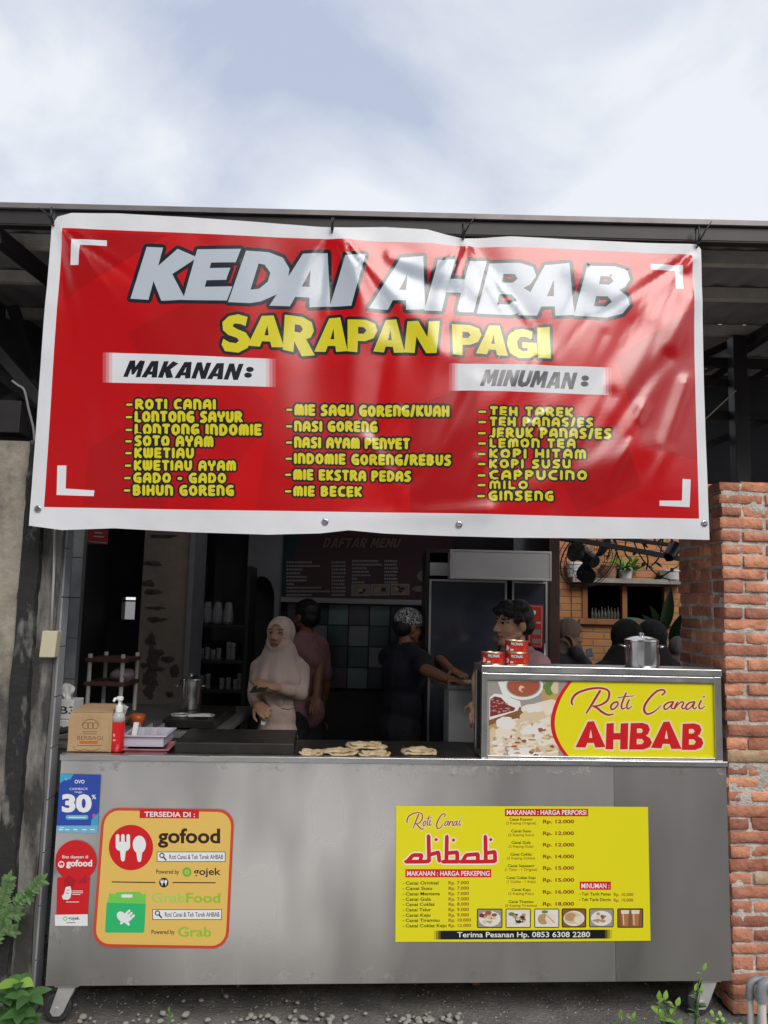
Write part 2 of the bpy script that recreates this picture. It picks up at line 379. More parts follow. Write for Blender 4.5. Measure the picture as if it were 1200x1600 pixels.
        for f, ids in zip(of, org_f):
            st = {}
            for i in ids:
                li, sg = own[i]
                st[li] = -9 if (sg < 0 or st.get(li, 0) < 0) else 1
            if st.get(0, 0) != 1: continue
            keep.append(f); mi.append(s.sh[max(l for l, q in st.items() if q > 0)][2])
        pos = [mapfn(p.x, p.y) for p in ov]
        used = sorted({i for f in keep for i in f}); rm = {j: i for i, j in enumerate(used)}
        mb = MB(); mb.v = [pos[i] for i in used]; mb.f = [[rm[i] for i in f] for f in keep]; mb.m = mi
        L = ORG[parent.name] if parent is not None else (V(org) if org is not None else None)
        if L is None: L = sum(mb.v, V((0, 0, 0))) / len(mb.v); L.z = min(p.z for p in mb.v)
        me = bpy.data.meshes.new(name); me.from_pydata([tuple(p - L) for p in mb.v], [], mb.f)
        for m in s.mats: me.materials.append(m)
        me.polygons.foreach_set('material_index', mb.m)
        # face the viewer
        fl = sum((me.polygons[i].normal.y) for i in range(0, len(me.polygons), 7))
        if fl > 0: me.flip_normals()
        if normal:
            me.polygons.foreach_set('use_smooth', [True] * len(me.polygons)); me.normals_split_custom_set_from_vertices([tuple(normal(ov[i].x, ov[i].y)) for i in used])
        return link(name, me, parent, L, smooth)
# ------------------------------------------------------------------ ground
mGround = mat('ground_dirt', (.085, .08, .076), .95, col2=(.21, .20, .185), scale=7, detail=10, bump=1, bscale=70, lo=.3, hi=.7)
g = MB(); N = 120
def gz(x, y): 
    k = max(0, 1 - max(0, abs(x) - 4) / 3) * max(0, 1 - abs(y - 3) / 4)
    return k * (.010 * noise.noise(V((x * 2.2, y * 2.2, 0))) + .005 * noise.noise(V((x * 9, y * 9, 3))))
xs = [-600, -60, -12] + [-5 + 10 * i / N for i in range(N + 1)] + [12, 60, 600]; ys = [-600, -60, -10] + [-1 + 8 * i / N for i in range(N + 1)] + [12, 60, 600]
g.v = [V((x, y, gz(x, y) - .012)) for y in ys for x in xs]; nx = len(xs)
for j in range(len(ys) - 1):
    for i in range(nx - 1): g.f.append([j * nx + i, j * nx + i + 1, (j + 1) * nx + i + 1, (j + 1) * nx + i]); g.m.append(0)
tag(g.build('ground', mGround, org=(0, 0, 0), smooth=True), kind='structure')
mPave = mat('pavement_concrete', (.46, .45, .43), .9, col2=(.36, .35, .33), scale=2.5, bump=.3, bscale=40)
g = MB(); g.box(-40, .85, -6, 2.5, -.02, .015); tag(g.build('bounce_pavement', mPave), kind='structure')  # unseen pale ground added to bounce light and brighten the steel's reflection
g = MB(); g.box(.855, 40, -6, 2.95, -.02, .013); tag(g.build('dark_reflection_ground', mat('asphalt_dark', (.035, .035, .037), .85, col2=(.05, .05, .052), scale=12, bump=.5, bscale=90)), kind='structure')  # unseen dark ground added so the cart's right end reflects dark
mFloor = mat('floor_cement', (.10, .095, .09), .7, col2=(.06, .058, .055), scale=3)
g = MB(); g.box(-2.3, 5.6, 4.15, 10.2, -.01, .03); tag(g.build('floor', mFloor), kind='structure')

# ------------------------------------------------------------------ roof
mSheetTop = mat('roof_sheet_metal', (.24, .22, .22), .45, .3, col2=(.17, .155, .155), scale=5)
mUnder = mat('roof_underside', (.40, .385, .385), .6, .0, col2=(.28, .27, .27), scale=3)
mSteelDk = mat('painted_steel_dark', (.030, .025, .026), .5, col2=(.020, .017, .018), scale=8)
mPurl = mat('purlin_galvanised', (.70, .66, .58), .6, .0, col2=(.48, .45, .40), scale=7)
RY = 3.25; zt = at(600, 333, RY).z; SL = math.tan(R(4))
def rz(y): return zt + (y - RY) * SL
rf = thing('canopy_roof', 'low pitched corrugated metal roof with dark steel edge beam over the food stall', 'roof', (0, RY, zt))
X0, X1 = -2.7, 4.6
def roof_rect(x0, x1, y0, y1):
    m = MB(); nn = max(2, int((x1 - x0) / .038)); a = []; b = []
    for i in range(nn + 1):
        x = x0 + (x1 - x0) * i / nn; h = .012 if i % 4 in (1, 2) else 0
        a.append((x, h))
    for (x, h) in a:
        for y in (y0, y1): m.v.append(V((x, y, rz(y) + h - .014))); m.v.append(V((x, y, rz(y) + h - .009)))
    for i in range(nn):
        p = i * 4; q = p + 4
        for f, k in (((p, p + 2, q + 2, q), 1), ((p + 1, q + 1, q + 3, p + 3), 0), ((p, q, q + 1, p + 1), 0), ((p + 2, p + 3, q + 3, q + 2), 0)): m.f.append(list(f)); m.m.append(k)
    return m.build('roof_sheet', [mSheetTop, mUnder], rf)
HX0, HX1, HY0, HY1 = 1.0, 1.98, 4.75, 7.4
roof_rect(X0, X1, RY, HY0 - .002); roof_rect(X0, HX0, HY0, 9.1); roof_rect(HX1, X1, HY0, 6.1)
m = MB(); m.box(X0, X1, RY - .012, RY + .004, zt - .022, zt + .002); m.build('edge_flashing', mSheetTop, rf, bevel=.001)
m = MB(); m.box(X0, X1, RY + .004, RY + .055, zt - .088, zt - .02); m.box(X0, X1, RY + .006, RY + .05, zt - .094, zt - .088); m.build('edge_beam', mSteelDk, rf, bevel=.003)
for k, y in enumerate((3.55, 4.05, 4.72, 5.5, 6.4)):
    for (a, b) in ((X0, X1),) if y < HY0 else ((X0, HX0), (HX1, X1)) if y < 6 else ((X0, HX0),):
        m = MB(); z = rz(y) - .02; m.box(a, b, y - .022, y + .022, z - .065, z); m.build('purlin', mPurl, rf, bevel=.002)
for x in (-1.75, -.2, 2.25, 3.4):
    m = MB(); ye = 6.05 if x > 1 else 6.9; m.bar((x, RY + .06, rz(RY + .06) - .12), (x, ye, rz(ye) - .12), .05, .07); m.build('rafter', mSteelDk, rf, bevel=.002)
for x in (-1.35, -.82, .18, 1.17, 2.0):
    m = MB(); m.lathe([(.006, 0), (.006, .008), (.009, .008), (.009, .013), (.004, .016)], (x, RY + .02, zt), 8); m.build('screw', mSteelDk, rf)
# truss behind the brick pillar, upper right of the picture
tr = thing('roof_truss', 'black steel roof truss with post and diagonal braces above the brick pillar', 'truss', (2.6, 4.7, 1.6))
TY = 4.7
m = MB(); a = at(1158, 760, TY); b = at(1158, 545, TY); m.bar(a - EZ * 1.9, V((a.x, TY, rz(TY) - .1)), .085, .085, V((0, 1, 0))); m.build('post', mSteelDk, tr, bevel=.003)
for (p, q, wd) in (((1085, 566), (1290, 568), .06), ((1085, 598), (1290, 600), .045), ((1085, 648), (1290, 652), .05)):
    a = at(*p, TY + .07); b = at(*q, TY + .07); m = MB(); m.bar(a, (b.x, b.y, a.z), .04, wd); m.build('chord', mSteelDk, tr, bevel=.002)
for (p, q) in (((1095, 700), (1240, 640)), ((1085, 610), (1150, 566)), ((1165, 548), (1240, 500)), ((1165, 600), (1230, 560)), ((1090, 560), (1230, 495))):
    m = MB(); m.bar(at(*p, TY + .12), at(*q, TY + .12), .035, .045); m.build('brace', mSteelDk, tr, bevel=.002)
m = MB(); m.tube([at(1102, 655, TY - .1), at(1150, 610, TY - .1)], .004, 6); m.build('wire', mPurl, tr)
# steel frame upper left
tr = thing('roof_bracing', 'dark diagonal steel braces under the roof at the left of the banner', 'bracing', (-2.0, 3.9, 2.2))
for (p, q, y) in (((-40, 505), (75, 640), 3.9), ((-30, 560), (90, 655), 4.0), ((-30, 655), (60, 600), 4.05), ((20, 480), (75, 640), 4.15)):
    m = MB(); m.bar(at(*p, y), at(*q, y), .05, .055); m.build('brace', mSteelDk, tr, bevel=.003)
m = MB(); m.obox(at(18, 655, 3.8), V((.07, 0, 0)), V((0, .06, 0)), V((0, 0, .08))); m.build('bracket', mSteelDk, tr, bevel=.004)
mCable = mat('cable_grey', (.30, .30, .29), .5)
m = MB(); m.tube([at(x, y, 3.7) for x, y in bez([(19, 595), (28, 602), (38, 610), (45, 640), (52, 668), (54, 690)], 5)], .006, 8)
tag(m.build('loose_cable', mCable, smooth=True), 'thin pale grey cable looping down in front of the dark roof bracing at left', 'cable')

# ------------------------------------------------------------------ brick pillar (each brick a raised block in its mesh)
mBrick = mat('brick_red', (.53, .225, .14), .9, col2=(.35, .125, .075), scale=20, lo=.42, hi=.72, bump=1, bscale=48, island=.36)
mBrickPale = mat('brick_pale', (.50, .36, .23), .9, col2=(.34, .20, .12), scale=18, bump=.7, bscale=60)
mBrickGrey = mat('brick_grey', (.14, .13, .12), .9, col2=(.09, .085, .08), scale=18, bump=.7, bscale=60)
mMortar = mat('mortar', (.62, .57, .52), .95, col2=(.40, .37, .33), scale=20, bump=1, bscale=80)
pl = thing('brick_pillar', 'rough red brick pillar with thick grey mortar at the right end of the steel cart', 'pillar', fp(3.0, .3, 0))
U0, U1, D0, D1 = 2.705, 3.70, .03, .46; ztop = onp(1140, 750, D0).z; pitch = .0545; bh = .043
rng = random.Random(4)
m = MB(); m.fbox(U0 + .016, U1 - .009, D0 + .016, D1 - .009, 0, ztop - .012)
def mortar_face(fn, n1, n2):            # hand-slapped joints that lap over the brick edges here and there
    b = len(m.v)
    for i in range(n1 + 1):
        for k in range(n2 + 1): m.v.append(fn(i / n1, k / n2))
    for i in range(n1):
        for k in range(n2): q = b + i * (n2 + 1) + k; m.f.append([q, q + n2 + 1, q + n2 + 2, q + 1]); m.m.append(0)
mn = lambda a, z, s: .0075 + .0075 * noise.noise(V((a * 17, z * 23, s))) + .003 * noise.noise(V((a * 60, z * 60, s)))
mortar_face(lambda a, t: fp(U0 + .006 + a * (U1 - U0 - .012), D0 + mn(a * (U1 - U0), t * ztop, 1), t * (ztop - .012)), 70, 170)
mortar_face(lambda a, t: fp(U0 + mn(a * .4, t * ztop, 9), D0 + .006 + a * (D1 - D0 - .012), t * (ztop - .012)), 30, 170)
m.build('mortar_core', mMortar, pl, smooth=True, auto=.9)
m = MB(); nrow = int(ztop / pitch) + 1; pitch = ztop / nrow
def brick(u0, u1, d0, d1, z0, z1):
    j = lambda s: rng.uniform(-s, s) * 1.7
    r_ = rng.random(); m.k = 1 if r_ < .035 else 2 if r_ < .048 else 0
    a = [[u0 + j(.003), u1 + j(.003)], [d0 + j(.004), d1], [z0 + j(.003), z1 + j(.003)]]; nx = max(3, int((u1 - u0) / .02)); ny = 3; nz = 3
    c = .004
    # rounded, slightly bumpy block
    ux = [a[0][0], a[0][0] + c] + [a[0][0] + (a[0][1] - a[0][0]) * i / nx for i in range(1, nx)] + [a[0][1] - c, a[0][1]]
    zx = [a[2][0], a[2][0] + c, (a[2][0] + a[2][1]) / 2, a[2][1] - c, a[2][1]]
    s0 = rng.random() * 90; dd = a[1][1] - a[1][0]; base = len(m.v)
    for i, u in enumerate(ux):
        for k, z in enumerate(zx):
            e = (i in (0, len(ux) - 1)) + (k in (0, 4)); f = .0028 * noise.noise(V((u * 30 + s0, z * 40, s0)))
            m.v.append(fp(u + .0015 * noise.noise(V((z * 60, s0, u * 9))), a[1][0] + e * .003 + f, z + .0022 * noise.noise(V((u * 18, s0, 3)))))
            m.v.append(fp(u, a[1][1] - e * .003 - f, z))
    W_ = len(zx)
    def I(i, k, b): return base + (i * W_ + k) * 2 + b
    for i in range(len(ux) - 1):
        for k in range(W_ - 1):
            m.f.append([I(i, k, 0), I(i + 1, k, 0), I(i + 1, k + 1, 0), I(i, k + 1, 0)]); m.f.append([I(i, k, 1), I(i, k + 1, 1), I(i + 1, k + 1, 1), I(i + 1, k, 1)]); m.m += [m.k, m.k]
        m.f.append([I(i, 0, 0), I(i, 0, 1), I(i + 1, 0, 1), I(i + 1, 0, 0)]); m.f.append([I(i, W_ - 1, 0), I(i + 1, W_ - 1, 0), I(i + 1, W_ - 1, 1), I(i, W_ - 1, 1)]); m.m += [m.k, m.k]
    for k in range(W_ - 1):
        e_ = len(ux) - 1
        m.f.append([I(0, k, 0), I(0, k + 1, 0), I(0, k + 1, 1), I(0, k, 1)]); m.f.append([I(e_, k, 0), I(e_, k, 1), I(e_, k + 1, 1), I(e_, k + 1, 0)]); m.m += [m.k, m.k]
for r_ in range(nrow):
    z0 = r_ * pitch + (pitch - bh) / 2; z1 = z0 + bh; g_ = .013
    # front face: alternating headers at the corner
    u = U0; first = .085 if r_ % 2 else .19
    while u < U1 - .02:
        L_ = first if u == U0 else .19; e = min(u + L_, U1); brick(u, e, D0, D0 + .10, z0, z1); u = e + g_
    # inner side face and rear
    d = D0 + .10 + g_ if r_ % 2 == 0 else D0 + .10 + g_
    while d < D1 - .03:
        e = min(d + (.19 if (r_ % 2 or d > D0 + .2) else .1), D1); brick(U0, U0 + .10, d, e, z0, z1); d = e + g_
m.build('bricks', [mBrick, mBrickPale, mBrickGrey], pl, smooth=True, auto=.9)

# ------------------------------------------------------------------ left wall: plaster, worn concrete edge, tiled return
mPlast = mat('plaster_old', (.31, .275, .22), .9, col2=(.075, .07, .063), scale=4, lo=.43, hi=.60, bump=1, detail=12, bscale=30, stretch=(1, 1, .6))
mConc = mat('concrete_worn', (.21, .20, .185), .92, col2=(.05, .048, .045), scale=5, lo=.45, hi=.57, detail=12, bump=.9, bscale=22, stretch=(2.2, 1, .45))
mConcDk = mat('concrete_black_mould', (.020, .020, .020), .95, col2=(.16, .152, .14), scale=8, lo=.52, hi=.62, detail=12, bump=1, bscale=26, stretch=(1.5, 1, .6))
lw = thing('weathered_wall', 'old stained concrete and plaster wall end at the left of the cart', 'wall', fp(-.4, .1, 0))
zL = onp(60, 693, .02).z
def slab(name, pxa, pxb, d0, d1, mt, amp, nz=60, nu=6):
    m = MB(); z1 = zL + .01
    ua = fu(onp(pxa, 1180, d0)); ub = fu(onp(pxb, 1180, d0)); base = 0
    for i in range(nu + 1):
        for k in range(nz + 1):
            u = ua + (ub - ua) * i / nu; z = z1 * k / nz; q = 1
            du = amp * .8 * noise.noise(V((z * 5, pxa, .5))) + amp * .5 * noise.noise(V((z * 19, pxb, 1))) if i in (0, nu) else 0
            dd = amp * noise.noise(V((u * 14, z * 6, pxa))) + amp * .5 * noise.noise(V((u * 40, z * 22, pxa)))
            m.v.append(fp(u + du, d0 + dd, z)); m.v.append(fp(u + du, d1, z))
    W_ = nz + 1
    I = lambda i, k, b: (i * W_ + k) * 2 + b
    for i in range(nu):
        for k in range(nz):
            m.f.append([I(i, k, 0), I(i + 1, k, 0), I(i + 1, k + 1, 0), I(i, k + 1, 0)]); m.f.append([I(i, k, 1), I(i, k + 1, 1), I(i + 1, k + 1, 1), I(i + 1, k, 1)])
        m.f.append([I(i, nz, 0), I(i + 1, nz, 0), I(i + 1, nz, 1), I(i, nz, 1)])
    for k in range(nz):
        m.f.append([I(0, k, 0), I(0, k + 1, 0), I(0, k + 1, 1), I(0, k, 1)]); m.f.append([I(nu, k, 0), I(nu, k, 1), I(nu, k + 1, 1), I(nu, k + 1, 0)])
    m.m = [0] * len(m.f)
    return m.build(name, mt, lw, smooth=True, auto=.9)
slab('plaster_face', -420, 9, .03, .17, mPlast, .006, nu=20)
slab('mouldy_edge', 8, 36, .012, .17, mConcDk, .010)
slab('concrete_face', 35, 71, .055, .17, mConc, .007)
mTile = mat('tile_white', (.36, .37, .39), .3, col2=(.24, .25, .27), scale=5); mGrout = mat('tile_grout', (.14, .14, .14), .9)
m = MB(); ue = fu(onp(70, 1180, .06)) + .016; m.fbox(ue - .06, ue - .001, .07, .152, 0, zL + .9); m.build('tile_backing', mGrout, lw)
m = MB()
for i in range(1):
    for k in range(16):
        m.fbox(ue - .002, ue + .006, .07 + i * .08 + .003, .07 + (i + 1) * .08, k * .2 + .004, k * .2 + .2)
m.build('tiles', mTile, lw, bevel=.0015)
tpz = thing('tiled_pier', 'narrow grey white tiled pier edge beside the dark doorway at left', 'pier', V((at(108, 1000, 3.95).x, 3.95, 0)))
m = MB(); x0_, x1_ = at(88, 1000, 3.95).x, at(121, 1000, 3.95).x; m.box(x0_, x1_, 3.95, 3.99, 0, 3.2); m.build('core', mGrout, tpz)
m = MB()
for k in range(16): m.box(x0_ + .002, (x0_ + x1_) / 2 - .001, 3.944, 3.949, k * .2 + .004, k * .2 + .2); m.box((x0_ + x1_) / 2 + .001, x1_, 3.944, 3.949, k * .2 + .004, k * .2 + .2)
m.build('tiles', mTile, tpz, bevel=.001)
mBoxP = mat('switch_box_plastic', (.52, .47, .34), .4)
p = onp(79, 1006, .03); m = MB(); tl = V(EX) * math.cos(.0) 
ax = EX * .030; az = (EZ + EX * .06).normalized() * .052
m.obox(p, ax, EN * .026, az); sb = m.build('switch_box', mBoxP, bevel=.004)
tag(sb, 'small cream plastic switch box fixed to the worn concrete wall', 'switch box')
m = MB(); m.tube([onp(86, 830, .03), onp(84, 900, .03), onp(80, 984, .035)], .0055, 8); m.tube([onp(88, 700, .04), onp(86, 830, .03)], .0055, 8)
tag(m.build('conduit', mat('conduit_white', (.40, .39, .36), .6), smooth=True), 'thin white conduit running down the concrete wall into the cream switch box', 'conduit')

# ------------------------------------------------------------------ room behind the cart
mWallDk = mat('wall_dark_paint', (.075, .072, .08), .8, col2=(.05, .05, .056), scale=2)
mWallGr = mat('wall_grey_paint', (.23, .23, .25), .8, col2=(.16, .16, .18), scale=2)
BY = 6.0
bw = thing('back_wall', 'dark back wall of the stall room with a strip of bright window', 'wall', (-.6, BY, 0))
wz0, wz1 = at(200, 968, 6.9).z, at(200, 933, 6.9).z; wx0, wx1 = at(190, 950, 6.9).x, at(211, 950, 6.9).x
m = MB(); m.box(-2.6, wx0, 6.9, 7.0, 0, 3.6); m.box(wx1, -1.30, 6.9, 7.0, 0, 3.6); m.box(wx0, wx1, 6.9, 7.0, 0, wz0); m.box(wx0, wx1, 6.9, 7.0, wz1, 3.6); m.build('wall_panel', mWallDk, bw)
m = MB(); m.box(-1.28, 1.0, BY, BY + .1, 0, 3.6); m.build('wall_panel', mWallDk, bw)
m = MB(); m.box(wx0, wx1, 6.94, 6.97, wz0 + .155, wz0 + .17); m.build('window_bar', mSteelDk, bw)
sw = thing('side_wall', 'dark side wall closing the left of the stall room', 'wall', (-2.4, 5, 0))
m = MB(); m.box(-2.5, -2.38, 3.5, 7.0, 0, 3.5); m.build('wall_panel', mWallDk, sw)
# peeling pillar
mPeel = mat('plaster_peeling', (.25, .20, .165), .9, col2=(.17, .15, .125), scale=4, bump=.6, bscale=25)
pp = thing('peeling_pillar', 'plaster pillar with dark peeling patches behind the left counter', 'pillar', at(257, 1095, 4.9) * V((1, 1, 0)) if False else V((at(257, 1000, 4.9).x, 4.9, 0)))
xa, xb = at(216, 1000, 4.9).x, at(290, 1000, 4.9).x
m = MB(); m.box(xa, xb, 4.9, 5.25, .02, 3.3); m.build('plaster', mPeel, pp, bevel=.006)
m = MB(); m.box(xb + .002, xb + .035, 4.87, 5.2, .02, 3.3); m.build('edge_trim', mWallGr, pp, bevel=.004)
mPatch = mat('patch_damp', (.035, .032, .03), .95, col2=(.08, .07, .06), scale=14); rng = random.Random(9)
m = MB()
for (px, py, rx, ry) in ((237, 880, 16, 4), (232, 912, 11, 5), (240, 925, 14, 4), (243, 950, 16, 3), (244, 968, 14, 4), (236, 1000, 8, 10), (239, 1030, 10, 18), (236, 1060, 11, 16), (233, 1080, 9, 12), (262, 1030, 12, 4), (272, 1048, 7, 9), (255, 838, 22, 3), (226, 1040, 5, 4), (265, 1085, 6, 5), (250, 1020, 7, 4), (245, 1045, 14, 3)):
    n = 22; c = at(px, py, 4.896); k = 4.9 / F; s0 = rng.random() * 50; ring = []
    for i in range(n):
        a = 2 * math.pi * i / n; f = 1 + .55 * noise.noise(V((math.cos(a) * 1.8 + s0, math.sin(a) * 1.8, s0))) + rng.uniform(-.12, .12); ring.append(c + V((math.cos(a) * rx * k * f, 0, math.sin(a) * ry * k * f)))
    b = len(m.v); m.v += [c + V((0, -.003, 0))] + ring
    for i in range(n): m.f.append([b, b + 1 + i, b + 1 + (i + 1) % n]); m.m.append(0)
m.build('bare_patches', mPatch, pp)
# white wall with arch opening
mWhite = mat('wall_white_paint', (.34, .34, .37), .7, col2=(.25, .25, .28), scale=2)
aw = thing('arched_wall', 'pale wall with a dark arched doorway beside the menu board', 'wall', (at(410, 1000, 5.8).x, 5.8, 0))
def arch_wall():
    m = MB(); Y = 5.8; x0, x1 = at(384, 950, Y).x, at(436, 950, Y).x; ax0, ax1 = at(386, 950, Y).x, at(428, 950, Y).x; zs = at(405, 935, Y).z; zc = at(405, 900, Y).z
    n = 14; cx = (ax0 + ax1) / 2; r = (ax1 - ax0) / 2
    arc = [(cx + r * math.cos(math.pi * k / n), zs + (zc - zs) * math.sin(math.pi * k / n)) for k in range(n + 1)]   # right to left
    P2 = [(x1, .03), (x1, 3.3), (x0, 3.3), (x0, .03), (ax0, .03)] + arc[::-1] + [(ax1, .03)]
    f = [V((x, Y, z)) for x, z in P2]; b = [p + V((0, .1, 0)) for p in f]; L_ = len(f); m.add(f + b, [tuple(range(L_)), tuple(range(L_, 2 * L_))[::-1]] + [(i, (i + 1) % L_, (i + 1) % L_ + L_, i + L_) for i in range(L_)])
    m.build('wall_panel', mWhite, aw)
arch_wall()
# checker tiles
mT = [mat('tile_' + n, c, .25, col2=tuple(x * .75 for x in c), scale=3) for n, c in (('teal', (.045, .12, .125)), ('mint', (.20, .33, .33)), ('purple', (.11, .10, .16)), ('pale', (.28, .30, .36)), ('slate', (.05, .07, .085)))]
tw = thing('tiled_splashback', 'checkered splashback of teal, grey and purple wall tiles under the menu board', 'tiles', (at(560, 1000, 5.9).x, 5.97, at(560, 1060, 5.97).z))
m = MB(); k = 32 * 5.97 / F; ox, oz = at(481, 943, 5.97).x, at(481, 943, 5.97).z
pat = [4, 0, 1, 2, 1, 4, 1, 2, 0, 3, 3, 4, 0, 3, 0, 2, 3, 1, 2, 0, 0, 1, 4, 3, 2, 1, 0, 3, 4, 2, 1]
for r_ in range(4):
    for c in range(9):
        m.k = [[4, 0, 1, 2, 1, 4, 0, 2, 1], [3, 3, 0, 3, 0, 2, 3, 0, 4], [1, 2, 4, 0, 3, 4, 1, 2, 0], [0, 3, 2, 1, 4, 0, 3, 1, 2]][r_][c]
        m.box(ox + (c - 1) * k + .003, ox + c * k - .003, 5.965, 5.99, oz - (r_ + 1) * k + .003, oz - r_ * k - .003)
m.build('tiles', mT, tw, bevel=.002)
# dark column beside the fridge and the court behind the pillar
mColR = mat('column_dark_red', (.085, .04, .032), .8, col2=(.05, .026, .022), scale=5, bump=.4)
dc = thing('dark_column', 'dark brown column between the display fridge and the brick court', 'column', (at(866, 950, 5.0).x, 5.0, 0))
m = MB(); m.box(at(858, 950, 5.0).x, at(875, 950, 5.0).x, 5.0, 5.2, .03, 3.3); m.build('shaft', mColR, dc, bevel=.006)
m = MB(); x_ = at(866, 950, 5.0).x; m.box(x_ - .02, x_ + .02, 5.2, 8.88, .03, 3.3); m.build('partition', mWallDk, dc)

pw = thing('partition_wall', 'dark timber partition beyond the black truss at the far right', 'wall', (3.5, 6.0, 0))
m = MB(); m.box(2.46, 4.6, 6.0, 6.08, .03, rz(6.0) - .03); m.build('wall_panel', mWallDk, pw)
# ------------------------------------------------------------------ unseen tree and house added to darken reflections in vinyl, steel and glass
rng = random.Random(77); tb = V((-3.2, -11, 0)); st = thing('reflection_tree', 'unseen dense tree added across the road to darken the banner reflections', 'tree', tb)
m = MB(); m.tube([tb, tb + V((.1, 0, 2)), tb + V((0, .1, 5)), tb + V((-.6, 0, 10.5))], [.32, .25, .2, .1], 12)
for a in range(6): m.tube([tb + V((0, 0, 3 + .4 * a)), tb + V((1.4 * math.cos(a * 1.1), 1.4 * math.sin(a * 1.1), 5 + .3 * a)), tb + V((2.4 * math.cos(a * 1.1), 2.2 * math.sin(a * 1.1), 6 + .4 * a))], [.12, .08, .03], 8)
m.build('trunk', mat('bark', (.10, .075, .055), .9, bump=.8), st, smooth=True)
m = MB(); cl = [tb + V((rng.uniform(-7.5, 3.6) * (1 - .35 * (z / 13.5) ** 3), rng.uniform(-2.4, 2.4), z)) for z in [rng.uniform(2.2, 13.2) for k in range(230)]]
for c in cl:
    for k in range(60):
        p = c + V((rng.gauss(0, .6), rng.gauss(0, .55), rng.gauss(0, .5))); d = V((rng.uniform(-1, 1), rng.uniform(-1, 1), rng.uniform(-.6, .6))).normalized(); q = d.orthogonal().normalized(); L_ = rng.uniform(.3, .55)
        b = len(m.v); m.v += [p, p + d * L_ * .5 + q * L_ * .36, p + d * L_, p + d * L_ * .5 - q * L_ * .36]; m.f.append([b, b + 1, b + 2, b + 3]); m.m.append(0)
m.build('crown', mat('tree_leaves', (.05, .10, .03), .6, island=.4), st)
hs = thing('reflection_house', 'unseen plain house added across the road to darken the low reflections', 'house', V((9, -20, 0)))  # out of view, added and sized for what the banner reflects
m = MB(); m.box(1.2, 24, -24, -15, 0, 7.0); m.build('wall', mat('house_plaster', (.20, .17, .14), .8, col2=(.14, .12, .10)), hs)
m = MB(); m.hexa([(.6, -24.4, 7.0), (24.6, -24.4, 7.0), (24.6, -14.4, 7.0), (.6, -14.4, 7.0), (3, -20.2, 9), (21, -20.2, 9), (21, -19.6, 9), (3, -19.6, 9)]); m.build('roof', mat('roof_tiles', (.20, .08, .05), .8, bump=.5), hs)
for x in (3, 7, 11, 15):
    for z in (.9, 4.3): m = MB(); m.box(x, x + 1.6, -14.99, -14.9, z, z + 1.4); m.build('window', mWallDk, hs)
# ------------------------------------------------------------------ inks
def ink(name, col, rough=.35, spec=.25): return mat('ink_' + name, col, rough, spec=spec)
VIN = dict(rough=.36)
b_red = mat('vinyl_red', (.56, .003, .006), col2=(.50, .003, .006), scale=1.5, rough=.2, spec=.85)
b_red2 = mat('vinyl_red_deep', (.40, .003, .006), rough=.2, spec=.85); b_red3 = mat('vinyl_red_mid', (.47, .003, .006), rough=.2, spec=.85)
b_white = mat('vinyl_white', (.70, .71, .74), col2=(.63, .64, .67), scale=4, rough=.4)
b_black = mat('vinyl_black', (.012, .014, .022), rough=.2, spec=.85); b_yel = mat('vinyl_yellow', (.66, .58, .02), rough=.2, spec=.85)
b_letter = mat('vinyl_letter_white', (.46, .51, .58), rough=.2, spec=.85); b_grey = mat('vinyl_grey', (.10, .10, .11), rough=.2, spec=.85)
b_pk = [mat('vinyl_fade_%s' % k, c, rough=.2, spec=.85) for k, c in (('light', (.70, .5, .52)), ('mid', (.62, .25, .27)), ('dark', (.56, .09, .1)))]
b_brack = mat('vinyl_bracket', (.72, .73, .76), rough=.2, spec=.85)
for m in MATS.values():
    if m.name.startswith('vinyl'):      # fine horizontal scrim weave of the banner cloth
        t, b = nodes_of(m); c = t.nodes.new('ShaderNodeTexCoord'); wv = t.nodes.new('ShaderNodeTexWave'); wv.bands_direction = 'Z'; wv.inputs['Scale'].default_value = 60; wv.inputs['Distortion'].default_value = .4
        bp = t.nodes.new('ShaderNodeBump'); bp.inputs['Strength'].default_value = .05; bp.inputs['Distance'].default_value = .002
        t.links.new(c.outputs['Object'], wv.inputs['Vector']); t.links.new(wv.outputs['Fac'], bp.inputs['Height']); t.links.new(bp.outputs[0], b.inputs['Normal'])

